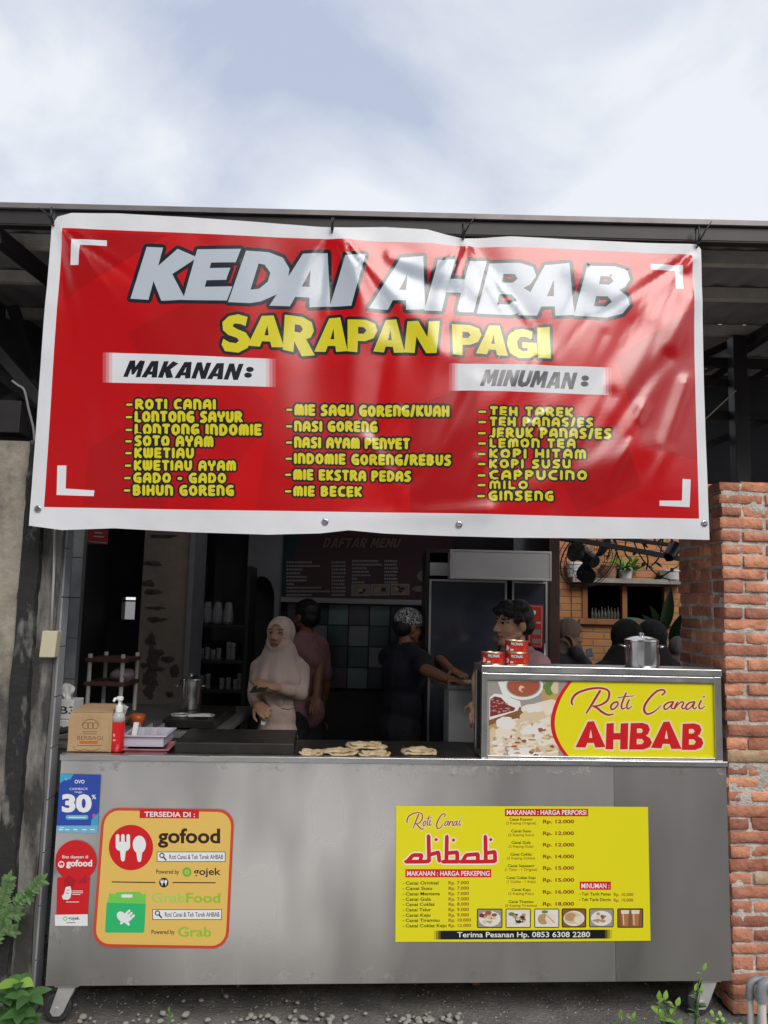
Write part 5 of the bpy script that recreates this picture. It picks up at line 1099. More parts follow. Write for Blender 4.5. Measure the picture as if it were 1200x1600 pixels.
c2_ = onp(808, 1041, .06); c2_.z = zt_ + .001; dup(tin, c2_, 'red tin can at the bottom of the stacked pair on the display case', -.15); dup(tin, c2_ + EZ * .0512 - EX * .002, 'red tin can on top of the stacked pair on the display case', -.1)
# ------------------------------------------------------------------ flatbreads
mRoti = mat('flatbread', (.50, .40, .25), .8, col2=(.24, .13, .05), scale=30, lo=.48, hi=.72, bump=.6, bscale=35)
def roti(px, py, wpx, dpt, d, lift, seed, label):
    c = onp(px, py, d); c.z = ZT - .003 + lift; w_ = wpx * 3.3 / F; m = MB(); n = 26; layers = 2
    for L_ in range(layers):
        k = 1 - .22 * L_; z0 = L_ * .0065; off = V((noise.noise(V((seed, L_, 0))), noise.noise(V((L_, seed, 2))), 0)) * .02; ring = lambda s, z, sd: [c + off + EX * (w_ * s * k * sx_) + EN * (dpt * s * k * sy_) + EZ * z for (sx_, sy_) in [((abs(math.cos(a)) ** .6) * (1 if math.cos(a) > 0 else -1) * (1 + .3 * noise.noise(V((math.cos(a), math.sin(a), seed + L_)))), (abs(math.sin(a)) ** .6) * (1 if math.sin(a) > 0 else -1)) for a in [2 * math.pi * i / n for i in range(n)]]]
        b = len(m.v); rr = [ring(.47, z0, 0), ring(.5, z0 + .004, 0), ring(.47, z0 + .0085, 0), ring(.3, z0 + .0105, 0), ring(.12, z0 + .011, 0)]
        for r_ in rr: m.v += [p + EZ * .011 * noise.noise((p - c) * 34 + V((seed, 0, L_))) for p in r_]
        for i in range(len(rr) - 1):
            for j in range(n): m.f.append([b + i * n + j, b + i * n + (j + 1) % n, b + (i + 1) * n + (j + 1) % n, b + (i + 1) * n + j]); m.m.append(0)
        m.f.append([b + 4 * n + j for j in range(n)]); m.m.append(0); m.f.append([b + j for j in range(n)][::-1]); m.m.append(0)
    tag(m.build('flatbread', mRoti, smooth=True, org=c), label, 'flatbread', 'flatbreads on the griddle')
roti(530, 1176, 62, .11, .10, .0, 1, 'folded golden flatbread left of the overlapping one on the griddle')
roti(571, 1167, 66, .12, .25, .0, 2, 'folded flatbread furthest back on the griddle, in the middle of the row')
roti(585, 1181, 50, .06, .06, .0, 3, 'thin flatbread at the front edge of the griddle below the furthest back one')
roti(655, 1174, 56, .12, .13, .0, 4, 'browned flatbread lying alone at the right of the griddle')
roti(486, 1180, 38, .06, .065, .0, 5, 'thin pale flatbread at the left end of the griddle, mostly hidden by the rim')
# ------------------------------------------------------------------ shelf with glassware
mShelf = mat('shelf_dark', (.035, .033, .036), .6); SY = 5.5
sh = thing('glass_shelf', 'dark shelf unit holding glassware beside the peeling pillar', 'shelf', V((at(345, 1000, SY).x, SY + .15, .03)))
sxa, sxb = at(302, 1000, SY).x, at(384, 1000, SY).x
for x in (sxa, sxb): m = MB(); m.box(x - .012, x + .012, SY, SY + .3, .03, 1.85); m.build('upright', mShelf, sh)
shz = [at(345, y, SY).z for y in (976, 1032, 1078)]
for z in shz + [.5]: m = MB(); m.box(sxa + .013, sxb - .013, SY, SY + .3, z - .02, z); m.build('shelf_board', mShelf, sh)
mGl = mat('glassware', (.75, .8, .88), .06, alpha=.15, spec=1.0, coat=.6)
def glass(px, z, r, h, label, grp, nm='drinking_glass', prof=None, Y=SY + .05):
    c = V((at(px, 1000, Y).x, Y, z + .001)); m = MB()
    m.lathe([(a * r, b * h) for a, b in (prof or [(.8, 0), (.85, .03), (1, .98), (1, 1), (.93, 1), (.8, .06), (.01, .05)])], c, 20)
    return tag(m.build(nm, mGl, smooth=True, org=c), label, 'glass', grp)
jar_prof = [(.55, 0), (1, .12), (1.02, .5), (.7, .9), (.62, 1), (.55, 1), (.62, .9), (.94, .5), (.9, .14), (.01, .06)]
for px, lb in ((322, 'leftmost of the three big glass jars on the top shelf'), (338, 'middle of the three big glass jars on the top shelf'), (355, 'rightmost of the three big glass jars on the top shelf')): glass(px, shz[0], .037, .155, lb, 'glass jars on the top shelf', 'glass_jar', jar_prof)
for i, px in enumerate((316, 325, 334, 343, 358, 365)): glass(px, shz[1], .019, (.075, .085, .07, .08, .125, .12)[i], 'drinking glass standing on the middle shelf below the three jars' if i < 4 else 'tall glass at the right end of the middle shelf below the jars', 'glasses on the middle shelf')
for i, px in enumerate((318, 328, 350, 360, 371, 378)): glass(px, shz[2], .02, (.09, .1, .075, .08, .07, .11)[i], 'drinking glass standing on the lowest visible shelf beside the peeling pillar', 'glasses on the lower shelf')
# ------------------------------------------------------------------ menu board
mMar = mat('board_maroon', (.09, .035, .045), .45, col2=(.06, .03, .045), scale=3); I_mt = ink('board_text', (.40, .37, .38)); I_mt2 = ink('board_brown_text', (.24, .17, .14)); I_mg = ink('board_picture', (.24, .21, .20)); mTrim = mat('trim_white', (.40, .40, .41), .6)
MY = 5.9
def c6(X, Y): return (300 + X / 3, 830 + Y / 3)
mbd = thing('menu_board', 'dim maroon menu board headed DAFTAR MENU with white frame on the back wall', 'menu board', at(565, 942, MY))
S = Sheet([(421, -40), (1190, -40), (1190, 306), (419, 312)], mMar); S.poly([(421, -40), (520, -40), (440, 310), (419, 312)], ink('board_teal', (.03, .06, .065)))
S.comic_line('DAFTAR MENU', [(610, 78), (968, 78), (982, 32), (626, 30)], I_mt2, ink('board_edge', (.02, .015, .015)), 6)
rng = random.Random(5)
def fakerow(x0, x1, y, h, m_):
    x = x0
    while x < x1 - 4: w_ = rng.uniform(5, 9); S.line([(x, y), (min(x + w_, x1), y)], h, m_, 0); x += w_ + rng.uniform(2, 3.5)
for k, xe in enumerate((565, 606, 520, 508, 538, 540, 480, 608, 648, 560)): fakerow(443, xe, 146 + k * 17, 9, I_mt); fakerow(655, 720, 146 + k * 17, 9, I_mt)
for k, xe in enumerate((878, 890, 825, 828, 838, 775, 808)): fakerow(750, xe, 140 + k * 16.6, 9, I_mt); fakerow(902, 964, 140 + k * 16.6, 9, I_mt)
for (a, b_, c, d) in ((748, 250, 836, 303), (840, 249, 926, 301), (933, 247, 1019, 299)):
    S.rect(a, b_, c, d, I_mt); S.rect(a + 3, b_ + 3, c - 3, d - 3, I_mg)
    for k in range(9): blob(S, rng.uniform(a + 20, c - 20), rng.uniform(b_ + 16, d - 14), rng.uniform(7, 14), rng.uniform(5, 9), (I_mt2, FT, FD)[k % 3], k)
S.poly(ellp(1090, 210, 36, 28), I_mg); S.poly(ellp(1070, 270, 40, 14), I_mg)
S.build('board_print', lambda X, Y: at(*c6(X, Y), MY), mbd)
m = MB(); a = at(434, 934, MY); b = at(706, 934, MY); zt2 = at(500, 800, MY).z; z1 = at(500, 942, MY).z; z2 = at(500, 934, MY).z
m.box(a.x, b.x, MY - .02, MY + .06, z1, z2); m.build('ledge', mTrim, mbd, bevel=.003)
m = MB(); m.box(a.x, a.x + .022, MY - .015, MY + .03, z2 + .001, zt2); m.build('side_trim', mTrim, mbd)
m = MB(); m.box(a.x + .024, b.x, MY + .004, MY + .03, z2 + .001, zt2); m.build('backing', mMar, mbd)
# little red sign under the banner at left
rs = Sheet([(137, 826), (169, 828), (168, 851), (137, 848)], mat('sign_red', (.30, .025, .03), .4)); rs.line([(140, 846), (166, 848.5)], 1.2, I_mt, 0); rs.line([(148, 832), (160, 833)], 2, I_mt, 0); rs.line([(146, 838), (162, 839)], 2, I_mt, 0)
sg = thing('hanging_sign', 'small dim red hanging sign with white line over the dark doorway', 'sign', at(153, 850, 4.4)); rs.build('sign_plate', lambda x, y: at(x, y, 4.4), sg)
m = MB(); q = at(153, 838, 4.4); m.box(q.x - .055, q.x + .055, 4.402, 4.41, at(153, 850, 4.4).z, at(153, 827, 4.4).z); m.build('sign_back', mRackB, sg)
for dx in (-.04, .04): m = MB(); m.tube([V((q.x + dx, 4.406, at(153, 828, 4.4).z)), V((q.x + dx, 4.406, rz(4.4) - .02))], .002, 6); m.build('hanger', mSteelDk, sg)
# ------------------------------------------------------------------ display fridge and prep counter
mFr = mat('fridge_dark', (.03, .03, .034), .4, .3); mHead = mat('fridge_header', (.44, .44, .45), .45, col2=(.37, .37, .38), scale=4); mDoor = mat('fridge_glass', (.035, .042, .06), .08, spec=.9); mIn = mat('fridge_inside', (.055, .06, .075), .6); mAl = mat('aluminium', (.5, .5, .5), .4, .8)
FY = 4.75; fr = thing('display_fridge', 'tall dark glass door display fridge with blank white header beside the man in pink', 'fridge', V((at(762, 1000, FY).x, FY + .25, .03)))
fx0, fx1 = at(665, 950, FY).x, at(858, 950, FY).x; fz = lambda y: at(760, y, FY).z
m = MB(); m.box(fx0, fx0 + .02, FY, FY + .5, .03, fz(860)); m.box(fx1 - .02, fx1, FY, FY + .5, .03, fz(860)); m.box(fx0 + .021, fx1 - .021, FY + .47, FY + .5, .03, fz(860)); m.box(fx0 + .021, fx1 - .021, FY + .02, FY + .469, fz(860) - .02, fz(860)); m.box(fx0 + .021, fx1 - .021, FY + .02, FY + .469, .03, .5)
m.build('cabinet', mFr, fr, bevel=.002)
m = MB(); m.box(fx0 + .021, fx1 - .021, FY + .02, FY + .46, fz(985), fz(985) + .012); m.box(fx0 + .021, fx1 - .021, FY + .02, FY + .46, fz(940), fz(940) + .012); m.build('inner_shelf', mIn, fr)
m = MB(); m.box(fx0 + .022, at(703, 900, FY).x, FY + .001, FY + .012, fz(901), fz(881)); m.build('upper_panel', mHead, fr)
hy = FY - .20; hx0, hx1 = at(703, 880, hy).x, at(862, 880, hy).x; hz0, hz1 = at(780, 906, hy).z, at(780, 860, hy).z
m = MB(); m.box(hx0 + .008, hx1 - .008, hy + .004, hy + .25, hz0 + .006, hz1 - .006); hd = m.build('header_box', mHead, fr, bevel=.003)
m = MB(); m.box(hx0, hx1, hy, hy + .012, hz1 - .012, hz1); m.box(hx0, hx1, hy, hy + .012, hz0, hz0 + .012); m.box(hx0, hx0 + .012, hy, hy + .012, hz0 + .0125, hz1 - .0125); m.box(hx1 - .012, hx1, hy, hy + .012, hz0 + .0125, hz1 - .0125); m.build('header_trim', mAl, hd, bevel=.001)
def door(pa, pb, gl):
    xa_, xb_ = at(pa, 950, FY).x, at(pb, 950, FY).x; z0, z1 = .52, fz(907)
    m = MB(); w_ = .012
    m.box(xa_, xa_ + w_, FY - .028, FY - .002, z0, z1); m.box(xb_ - w_, xb_, FY - .028, FY - .002, z0, z1); m.box(xa_ + w_, xb_ - w_, FY - .0275, FY - .0025, z0, z0 + w_); m.box(xa_ + w_, xb_ - w_, FY - .0275, FY - .0025, z1 - w_, z1); d = m.build('door', mAl, fr, bevel=.001)
    m = MB(); m.box(xa_ + w_, xb_ - w_, FY - .018, FY - .012, z0 + w_, z1 - w_); m.build('door_glass', mDoor, d)
    m = MB(); m.tube([V((xb_ - .022, FY - .05, 1.15)), V((xb_ - .022, FY - .05, 1.4))], .006, 8); m.build('door_handle', mAl, d, smooth=True)
door(670, 791, 0); door(799, 854, 1)
S = Sheet([(826, 944), (849, 945), (848, 1013), (824, 1011)], mat('poster_red', (.42, .02, .02), .4)); S.line([(828, 947), (847, 948), (846, 1010), (827, 1008), (828, 947)], .8, I_mt, 0)
S.poly(ellp(834, 957, 3.5, 3.5), I_wh); S.line([(838, 973), (845, 973)], 3, I_mt, 0); S.rect(832, 984, 845, 992, I_mg); S.rect(832, 998, 845, 1005, I_mg)
pst = S.build('fridge_poster', lambda x, y: at(x, y, FY - .032)); tag(pst, 'red poster with small pictures stuck to the right fridge door', 'poster')
pc = thing('prep_counter', 'white fronted prep counter with steel top in front of the display fridge', 'counter', V((.45, 4.4, .03)))
py0 = 4.2; cz = at(720, 1072, py0).z; px0, px1 = at(674, 1080, py0 + .25).x, at(850, 1080, py0).x; qx0 = at(699, 1080, py0).x
m = MB(); m.hexa([(qx0, py0, cz - .02), (px1, py0, cz - .02), (px1, py0 + .36, cz - .02), (px0, py0 + .36, cz - .02), (qx0, py0, cz), (px1, py0, cz), (px1, py0 + .36, cz), (px0, py0 + .36, cz)]); m.build('counter_top', mTab, pc, bevel=.003)
m = MB(); m.box(qx0 + .01, px1 - .01, py0 + .015, py0 + .34, .03, cz - .021); m.build('cabinet', mHead, pc, bevel=.003)
m = MB(); q = V((at(728, 1058, 4.38).x, 4.36, cz + .001)); m.lathe([(.085, 0), (.09, .006), (.07, .014), (.001, .016)], q, 24, Matrix.Diagonal((1, .8, 1))); tag(m.build('dough_sheet', mat('dough', (.52, .45, .34), .8, bump=.4, bscale=30), smooth=True, org=q), 'pale round of dough on the prep counter under the reaching hands', 'dough')
# ------------------------------------------------------------------ sunlit brick court behind
CYD = 8.9
def brick_mat(name, c1_, c2_, mort, sc):
    m = bpy.data.materials.new(name); m.use_nodes = True; t = m.node_tree; b = t.nodes['Principled BSDF']; b.inputs['Roughness'].default_value = .9
    c = t.nodes.new('ShaderNodeTexCoord'); mp_ = t.nodes.new('ShaderNodeMapping'); mp_.inputs['Rotation'].default_value = (R(90), 0, 0)
    br = t.nodes.new('ShaderNodeTexBrick'); br.inputs['Color1'].default_value = (*c1_, 1); br.inputs['Color2'].default_value = (*c2_, 1); br.inputs['Mortar'].default_value = (*mort, 1)
    br.inputs['Scale'].default_value = sc; br.inputs['Mortar Size'].default_value = .02; br.inputs['Brick Width'].default_value = .5; br.inputs['Row Height'].default_value = .16; br.inputs['Mortar Smooth'].default_value = .5
    nz = t.nodes.new('ShaderNodeTexNoise'); nz.inputs['Scale'].default_value = 6; mxn = t.nodes.new('ShaderNodeMix'); mxn.data_type = 'RGBA'; mxn.blend_type = 'MULTIPLY'; mxn.inputs[0].default_value = .45
    bp = t.nodes.new('ShaderNodeBump'); bp.inputs['Strength'].default_value = .8; bp.inputs['Distance'].default_value = .01; bp.invert = True
    for x, y in ((c.outputs['Object'], mp_.inputs[0]), (mp_.outputs[0], br.inputs['Vector']), (c.outputs['Object'], nz.inputs['Vector']), (br.outputs['Color'], mxn.inputs[6]), (nz.outputs['Color'], mxn.inputs[7]), (mxn.outputs[2], b.inputs['Base Color']), (br.outputs['Fac'], bp.inputs['Height']), (bp.outputs[0], b.inputs['Normal'])): t.links.new(x, y)
    return m
mCourt = brick_mat('court_brick', (.60, .27, .11), (.50, .21, .08), (.34, .23, .13), 2.05); mWood = mat('window_wood', (.33, .13, .045), .55, col2=(.25, .09, .03), scale=10, stretch=(1, 1, .2)); mStone = mat('ledge_stone', (.34, .31, .28), .8, col2=(.24, .22, .2), scale=12)
cw = thing('court_wall', 'orange brick court wall with a wooden service window behind the diners', 'wall', V((2.5, CYD, .03)))
cx = lambda px: at(px, 940, CYD).x; czz = lambda py: at(975, py, CYD).z
wxa, wxb, wza, wzb = cx(912), cx(1042), czz(968), czz(915)
m = MB(); m.box(1.0, wxa, CYD, CYD + .14, .03, 3.3); m.box(wxb, 5.5, CYD, CYD + .14, .03, 3.3); m.box(wxa, wxb, CYD, CYD + .14, .03, wza); m.box(wxa, wxb, CYD, CYD + .14, wzb, 3.3); m.build('brickwork', mCourt, cw)
m = MB(); f_ = .058
m.box(wxa - .02, wxa + f_ - .02, CYD - .03, CYD + .05, wza, wzb); m.box(wxb - f_ + .02, wxb + .02, CYD - .03, CYD + .05, wza, wzb); xm = cx(975); m.box(xm - .027, xm + .027, CYD - .03, CYD + .05, wza, wzb); m.box(wxa - .06, wxb + .05, CYD - .05, CYD + .08, wza - .06, wza - .001)
wf = m.build('window_frame', mWood, cw, bevel=.003)
m = MB(); m.box(1.4, 4.6, CYD + 1.2, CYD + 1.22, .5, 3.2); m.box(1.4, 4.6, CYD + .145, CYD + 1.2, wza - .2, wza - .01); m.box(1.4, 4.6, CYD + .145, CYD + 1.2, wzb + .25, wzb + .27); m.box(1.4, 1.42, CYD + .145, CYD + 1.2, wza - .01, wzb + .25); m.box(4.58, 4.6, CYD + .145, CYD + 1.2, wza - .01, wzb + .25); m.build('dark_interior', mWallDk, cw)
m = MB(); m.box(cx(890), cx(1062), CYD - .16, CYD - .002, czz(912), czz(905)); m.build('stone_ledge', mStone, cw, bevel=.004)
m = MB(); m.box(cx(893), cx(909), CYD - .012, CYD - .001, .9, wzb); m.build('brick_pier', mCourt, cw)
lz = czz(905) + .001; sill = wza + .001
b0_ = None; mGlD = mat('bottle_glass_dark', (.10, .10, .09), .1, alpha=.75, spec=.8)
for k, (px, hh) in enumerate(((926, .10), (931, .12), (936, .10), (941, .13), (946, .12), (951, .14), (956, .13), (961, .12), (966, .13))):
    c = V((cx(px), CYD + .02, sill)); 
    if b0_ is None:
        m = MB(); m.lathe([(.013, 0), (.014, .004), (.014, .07), (.006, .09), (.006, .115), (.007, .12), (.001, .121)], c, 14); b0_ = tag(m.build('sauce_bottle', mGlD, smooth=True, org=c), 'small glass bottle in the row on the wooden window sill', 'bottle', 'bottles on the window sill')
    else: dup(b0_, c, None, scale=(1.2, 1.2, hh / .12))
mWP = mat('pot_white', (.66, .66, .66), .5); mTerra = mat('pot_terracotta', (.30, .15, .09), .8)
# ------------------------------------------------------------------ people
def solidify(mb, voxel, its=2, fac=.5):
    me = bpy.data.meshes.new('t'); me.from_pydata([tuple(v) for v in mb.v], [], mb.f); o = bpy.data.objects.new('t', me); COL.objects.link(o)
    md = o.modifiers.new('r', 'REMESH'); md.mode = 'VOXEL'; md.voxel_size = voxel
    if its: sm = o.modifiers.new('s', 'SMOOTH'); sm.factor = fac; sm.iterations = its
    dg = bpy.context.evaluated_depsgraph_get(); r = bpy.data.meshes.new_from_object(o.evaluated_get(dg))
    bpy.data.objects.remove(o); bpy.data.meshes.remove(me); return r
def fit(me, L, mats, pick=None, keep=None, warp=None, rim=None):
    bm = bmesh.new(); bm.from_mesh(me); bm.normal_update()
    if warp:
        nn = [(v, v.normal.copy()) for v in bm.verts]
        for v, n in nn: v.co = v.co + n * warp(v.co)
    if keep:
        bmesh.ops.delete(bm, geom=[f for f in bm.faces if not keep(f.calc_center_median(), f.normal)], context='FACES')
    if rim: rim(bm)
    if pick:
        for f in bm.faces: f.material_index = pick(f.calc_center_median(), f.normal)
    for v in bm.verts: v.co -= L
    me.materials.clear()
    for m in mats: me.materials.append(m)
    bm.to_mesh(me); bm.free()
    return me
mSkin = mat('skin_tan', (.50, .28, .18), .55, sss=.05); mSkinD = mat('skin_brown', (.26, .125, .07), .55); mLip = mat('lips', (.30, .08, .065), .45); mEyeW = mat('eye_white', (.28, .25, .23), .3); mEyeD = mat('eye_dark', (.015, .01, .008), .2)
mHair = mat('hair_black', (.009, .008, .008), .5, col2=(.018, .016, .016), scale=60, stretch=(1, 1, .3), bump=.5)
def rotz(a): return Matrix.Rotation(a, 3, 'Z')
class Person:
    def __init__(s, label, x, y, heading, H, skin, z0=.03, hyaw=0, hpitch=0, lean=0, group=None, vox=.0055, wide=1.0, hx=0.0, hy=0.0, ears=True):
        s.ears = ears
        s.k = H / 1.7; s.M = rotz(R(heading)); s.L = V((x, y, z0)); s.skin = skin; s.vox = vox; s.lean = lean; s.w = wide; s.hd = V((hx, hy, 0))
        s.t = thing('person', label, 'person', s.L, group)
        s.HM = s.M @ rotz(R(hyaw)) @ Matrix.Rotation(R(hpitch), 3, 'X'); s.b = MB()
        s.HC = s.P(0, -.012, 1.585) + s.M @ s.hd
    def P(s, x, y, z):
        return s.L + s.M @ V((x * s.k * s.w, (y - s.lean * max(0, z - .9)) * s.k, z * s.k))
    def E(s, mb, x, y, z, rx, ry, rz, e=0): mb.ell(s.P(x, y, z), ((rx) * s.k * s.w + e, ry * s.k + e, rz * s.k + e), s.M)
    def C(s, mb, a, b, r0, r1, e=0): mb.cap(s.P(*a), s.P(*b), r0 * s.k + e, r1 * s.k + e)
    def torso(s, mb, e=0, low=True):
        if low: s.E(mb, 0, .01, .93, .155, .115, .12, e)
        s.E(mb, 0, 0, 1.08, .14, .10, .15, e); s.E(mb, 0, .005, 1.27, .165, .112, .17, e); s.C(mb, (-.135, .012, 1.385), (.135, .012, 1.385), .062, .062, e); s.C(mb, (-.06, .012, 1.43), (.06, .012, 1.43), .05, .05, e)
        for i in (-1, 1): s.E(mb, i * .07, -.06, 1.28, .07, .05, .07, e)
    def legs(s, mb, e=0, foot=True):
        for i in (-1, 1):
            s.C(mb, (i * .085, .01, .90), (i * .095, 0, .49), .085, .055, e); s.C(mb, (i * .095, 0, .49), (i * .1, .02, .09), .054, .036, e)
            if foot: s.C(mb, (i * .1, .03, .045), (i * .115, -.12, .03), .038, .028, e)
    def neck(s, mb): mb.cap(s.P(0, .015, 1.41), s.HC + s.HM @ V((0, .012, -.06)) * s.k, .056 * s.k, .05 * s.k)
    def hp(s, x, y, z): return s.HC + s.HM @ (V((x, y, z)) * s.k)
    def he(s, mb, x, y, z, rx, ry, rz, e=0): mb.ell(s.hp(x, y, z), (rx * s.k + e, ry * s.k + e, rz * s.k + e), s.HM, 20, 12)
    def head(s):
        b = s.b; s.neck(b)
        s.he(b, 0, .012, .028, .074, .093, .088); s.he(b, 0, -.028, -.022, .061, .062, .082); s.he(b, 0, -.05, -.088, .034, .034, .028); s.he(b, 0, -.02, -.07, .050, .05, .045)
        for i in (-1, 1): b.cap(s.hp(i * .056, .0, -.05), s.hp(i * .020, -.062, -.094), .020 * s.k, .019 * s.k)
        b.cap(s.hp(0, -.086, .012), s.hp(0, -.107, -.026), .009 * s.k, .0135 * s.k)
        for i in (-1, 1):
            s.he(b, i * .012, -.098, -.031, .010, .012, .008); s.he(b, i * .030, -.072, .031, .027, .012, .009); s.he(b, i * .034, -.044, -.028, .031, .032, .034)
            if s.ears: s.he(b, i * .077, .014, -.008, .010, .02, .031)
            s.he(b, i * .030, -.0725, .008, .0145, .010, .008)
        s.he(b, 0, -.086, -.056, .022, .011, .0065); s.he(b, 0, -.084, -.068, .019, .012, .0075)
    def arm(s, side, elbow=None, wrist=None, tip=None, palm=None, curl=.5):
        sh = s.P(side * .175, .012, 1.375)
        el = elbow if elbow is not None else s.P(side * .225, .03, 1.10); wr = wrist if wrist is not None else s.P(side * .235, -.02, .86)
        tp = tip if tip is not None else wr + (wr - el).normalized() * .17 * s.k
        b = s.b; k = s.k; b.cap(sh, el, .050 * k, .038 * k); b.cap(el, el.lerp(wr, .4), .039 * k, .037 * k); b.cap(el.lerp(wr, .4), wr, .037 * k, .025 * k)
        d = (tp - wr).normalized(); n = (palm if palm is not None else V((0, 0, -1))); n = (n - d * n.dot(d)).normalized(); q = d.cross(n)
        M_ = Matrix((q, d, n)).transposed(); b.ell(wr + d * .045 * k, (.040 * k, .05 * k, .015 * k), M_)
        b.cap(wr - d * .005, wr + d * .03 * k, .024 * k, .026 * k)
        for j, ln in enumerate((.070, .080, .075, .058)):
            o = wr + d * (.085 - .004 * abs(j - 1.3)) * k + q * (-.033 + .022 * j) * k; c0 = d; p = o
            for sgm in range(3):
                a = curl * .75 * (sgm + .35); dd = d * math.cos(a) + n * math.sin(a); p2 = p + dd * ln * (.45, .32, .23)[sgm] * k; b.cap(p, p2, (.0088, .008, .0072)[sgm] * k, (.0082, .0075, .006)[sgm] * k, 8); p = p2
        o = wr + d * .03 * k - q * .032 * k; p2 = o + (d * .55 - q * .75 + n * .45).normalized() * .042 * k; b.cap(o, p2, .012 * k, .0095 * k, 8); b.cap(p2, p2 + (d * .85 - q * .2 + n * .5).normalized() * .032 * k, .0095 * k, .0075 * k, 8)
        s.joints = getattr(s, 'joints', {}); s.joints[side] = (sh, el, wr)
    def loc(s, p): return (s.HM.transposed() @ (p - s.HC)) / s.k
    def loct(s, p): return (s.M.transposed() @ (p - s.L)) / s.k
    def paint(s, p, n):
        h = s.loc(p)
        if h.y < -.045 and abs(h.x) < .07 and abs(h.z) < .1:
            ax = abs(h.x)
            e = ((ax - .030) / .0155) ** 2 + ((h.z - .008) / .0062) ** 2
            if e < 1: return 3 if ((ax - .030) / .0085) ** 2 < 1 else 2
            if e < 1.9 and h.z > .008: return 3
            if .012 < ax < .052 and abs(h.z - (.031 - .12 * max(0, ax - .038))) < .0034 and h.y < -.05: return 3
            if ax < .0235 and abs(h.z + .062) < .011 - .2 * ax and h.y < -.075: return 1
        return 0
    def body(s):
        s.torso(s.b, -.006); s.legs(s.b, -.004); s.head()
        me = solidify(s.b, s.vox, 2, .45); me = fit(me, s.L, [s.skin, mLip, mEyeW, mEyeD], s.paint); me.name = 'body'; return link('body', me, s.t, s.L, True)
    def cloth(s, name, mb, mats, vox=.009, its=4, warp=None, keep=None, pick=None, rim=None):
        me = solidify(mb, vox, its, .5); me = fit(me, s.L, mats if isinstance(mats, list) else [mats], pick, keep, warp, rim); me.name = name; return link(name, me, s.t, s.L, True)
    def sleeves(s, mb, e, part=.62, fore=0.0):
        for sd, (sh, el, wr) in s.joints.items():
            mb.cap(sh, sh.lerp(el, part), .056 * s.k + e, .046 * s.k + e * 1.3)
            if fore: mb.cap(el, el.lerp(wr, fore), .046 * s.k + e, .036 * s.k + e * 1.2)
    def folds(s, amp, f=9.0):
        def w_(p):
            q = s.loct(p); a = math.atan2(q.y, q.x)
            return amp * (noise.noise(V((a * 2.2 + s.L.x * 9, q.z * 3.2, s.L.y))) + .6 * noise.noise(V((q.x * 16, q.y * 16, q.z * 11 + s.L.x))))
        return w_
    def hair(s, mt, tufts=True, amp=.006, front=.050, fringe=(), back=-.07, seed=0.0):
        mb = MB(); s.he(mb, 0, .022, .040, .086, .100, .088); s.he(mb, 0, .055, -.005, .076, .066, .07)
        for (x, y, z, r) in fringe: s.he(mb, x, y, z, r * 1.2, r, r * .8)
        def kp(p, n):
            h = s.loc(p)
            if any((h - V(f[:3])).length < f[3] * 1.3 for f in fringe): return True
            if h.z < back: return False
            return not (h.y < -.012 and h.z < front) and not (h.y < .03 and h.z < -.02)
        wp = lambda p: amp * (noise.noise(V((s.loc(p).x * 46, s.loc(p).y * 46, s.loc(p).z * 18)) + V((seed, 0, 0))) + .7 * noise.noise(V((s.loc(p).x * 90, s.loc(p).y * 90, s.loc(p).z * 30 + seed))))
        return s.cloth('hair', mb, mt, .005, 1, wp, kp)
    def hijab(s, mt, drape=1.12, open_=(.05, .076), amp=.006, w_=1.0):
        mb = MB(); s.he(mb, 0, .014, .026, .089, .108, .100); s.he(mb, 0, -.012, -.055, .079, .090, .085); s.neck(mb); mb.cap(s.hp(0, .0, -.08), s.P(0, 0, 1.40), .074 * s.k, .085 * s.k)
        n = 22
        for k in range(n):
            a = 2 * math.pi * k / n; zz = drape + .06 * math.cos(a * 1) * 0 + (.05 if math.sin(a) > .3 else 0)
            s.C(mb, (.07 * math.cos(a), .05 * math.sin(a), 1.46), (.165 * w_ * math.cos(a), .122 * math.sin(a), zz + .06), .055, .024)
        for k in range(n):
            a = 2 * math.pi * k / n; s.C(mb, (.05 * math.cos(a), .04 * math.sin(a), 1.50), (.165 * w_ * math.cos(a), .105 * math.sin(a), 1.32), .062, .05)
        s.C(mb, (-.12 * w_, .01, 1.38), (.12 * w_, .01, 1.38), .085, .085); s.E(mb, 0, 0, 1.26, .16 * w_, .125, .16)
        def kp(p, n_):
            h = s.loc(p); return not (h.y < -.02 and (h.x / open_[0]) ** 2 + ((h.z + .012) / open_[1]) ** 2 < 1)
        def wp(p):
            q = s.loct(p); h = s.loc(p); a = math.atan2(q.y, q.x); f = max(0, min(1, (1.45 - q.z) / .15))
            return amp * (.3 + 1.5 * f) * (math.sin(a * 9 + 3 * noise.noise(V((q.z * 4, a, s.L.x)))) * .6 + noise.noise(V((a * 2, q.z * 5, 2 + s.L.x))))
        def rim(bm):
            bm.edges.ensure_lookup_table(); be = [e for e in bm.edges if e.is_boundary]; bv = {v for e in be for v in e.verts}
            for v in bv:
                h = s.loc(v.co); e = math.hypot(h.x / open_[0], (h.z + .012) / open_[1])
                if e > 1e-3: v.co = s.hp(h.x / e, h.y, (h.z + .012) / e - .012)
            r = bmesh.ops.extrude_edge_only(bm, edges=be)
            for v in [g for g in r['geom'] if isinstance(g, bmesh.types.BMVert)]:
                h = s.loc(v.co); v.co = s.hp(h.x * .9, h.y + .030, (h.z + .012) * .9 - .012)
        return s.cloth('hijab', mb, mt, .007, 3, wp, kp, None, rim)

def cl_mat(name, c, c2, r=.85): return mat(name, c, r, col2=c2, scale=7, bump=.3, bscale=120)
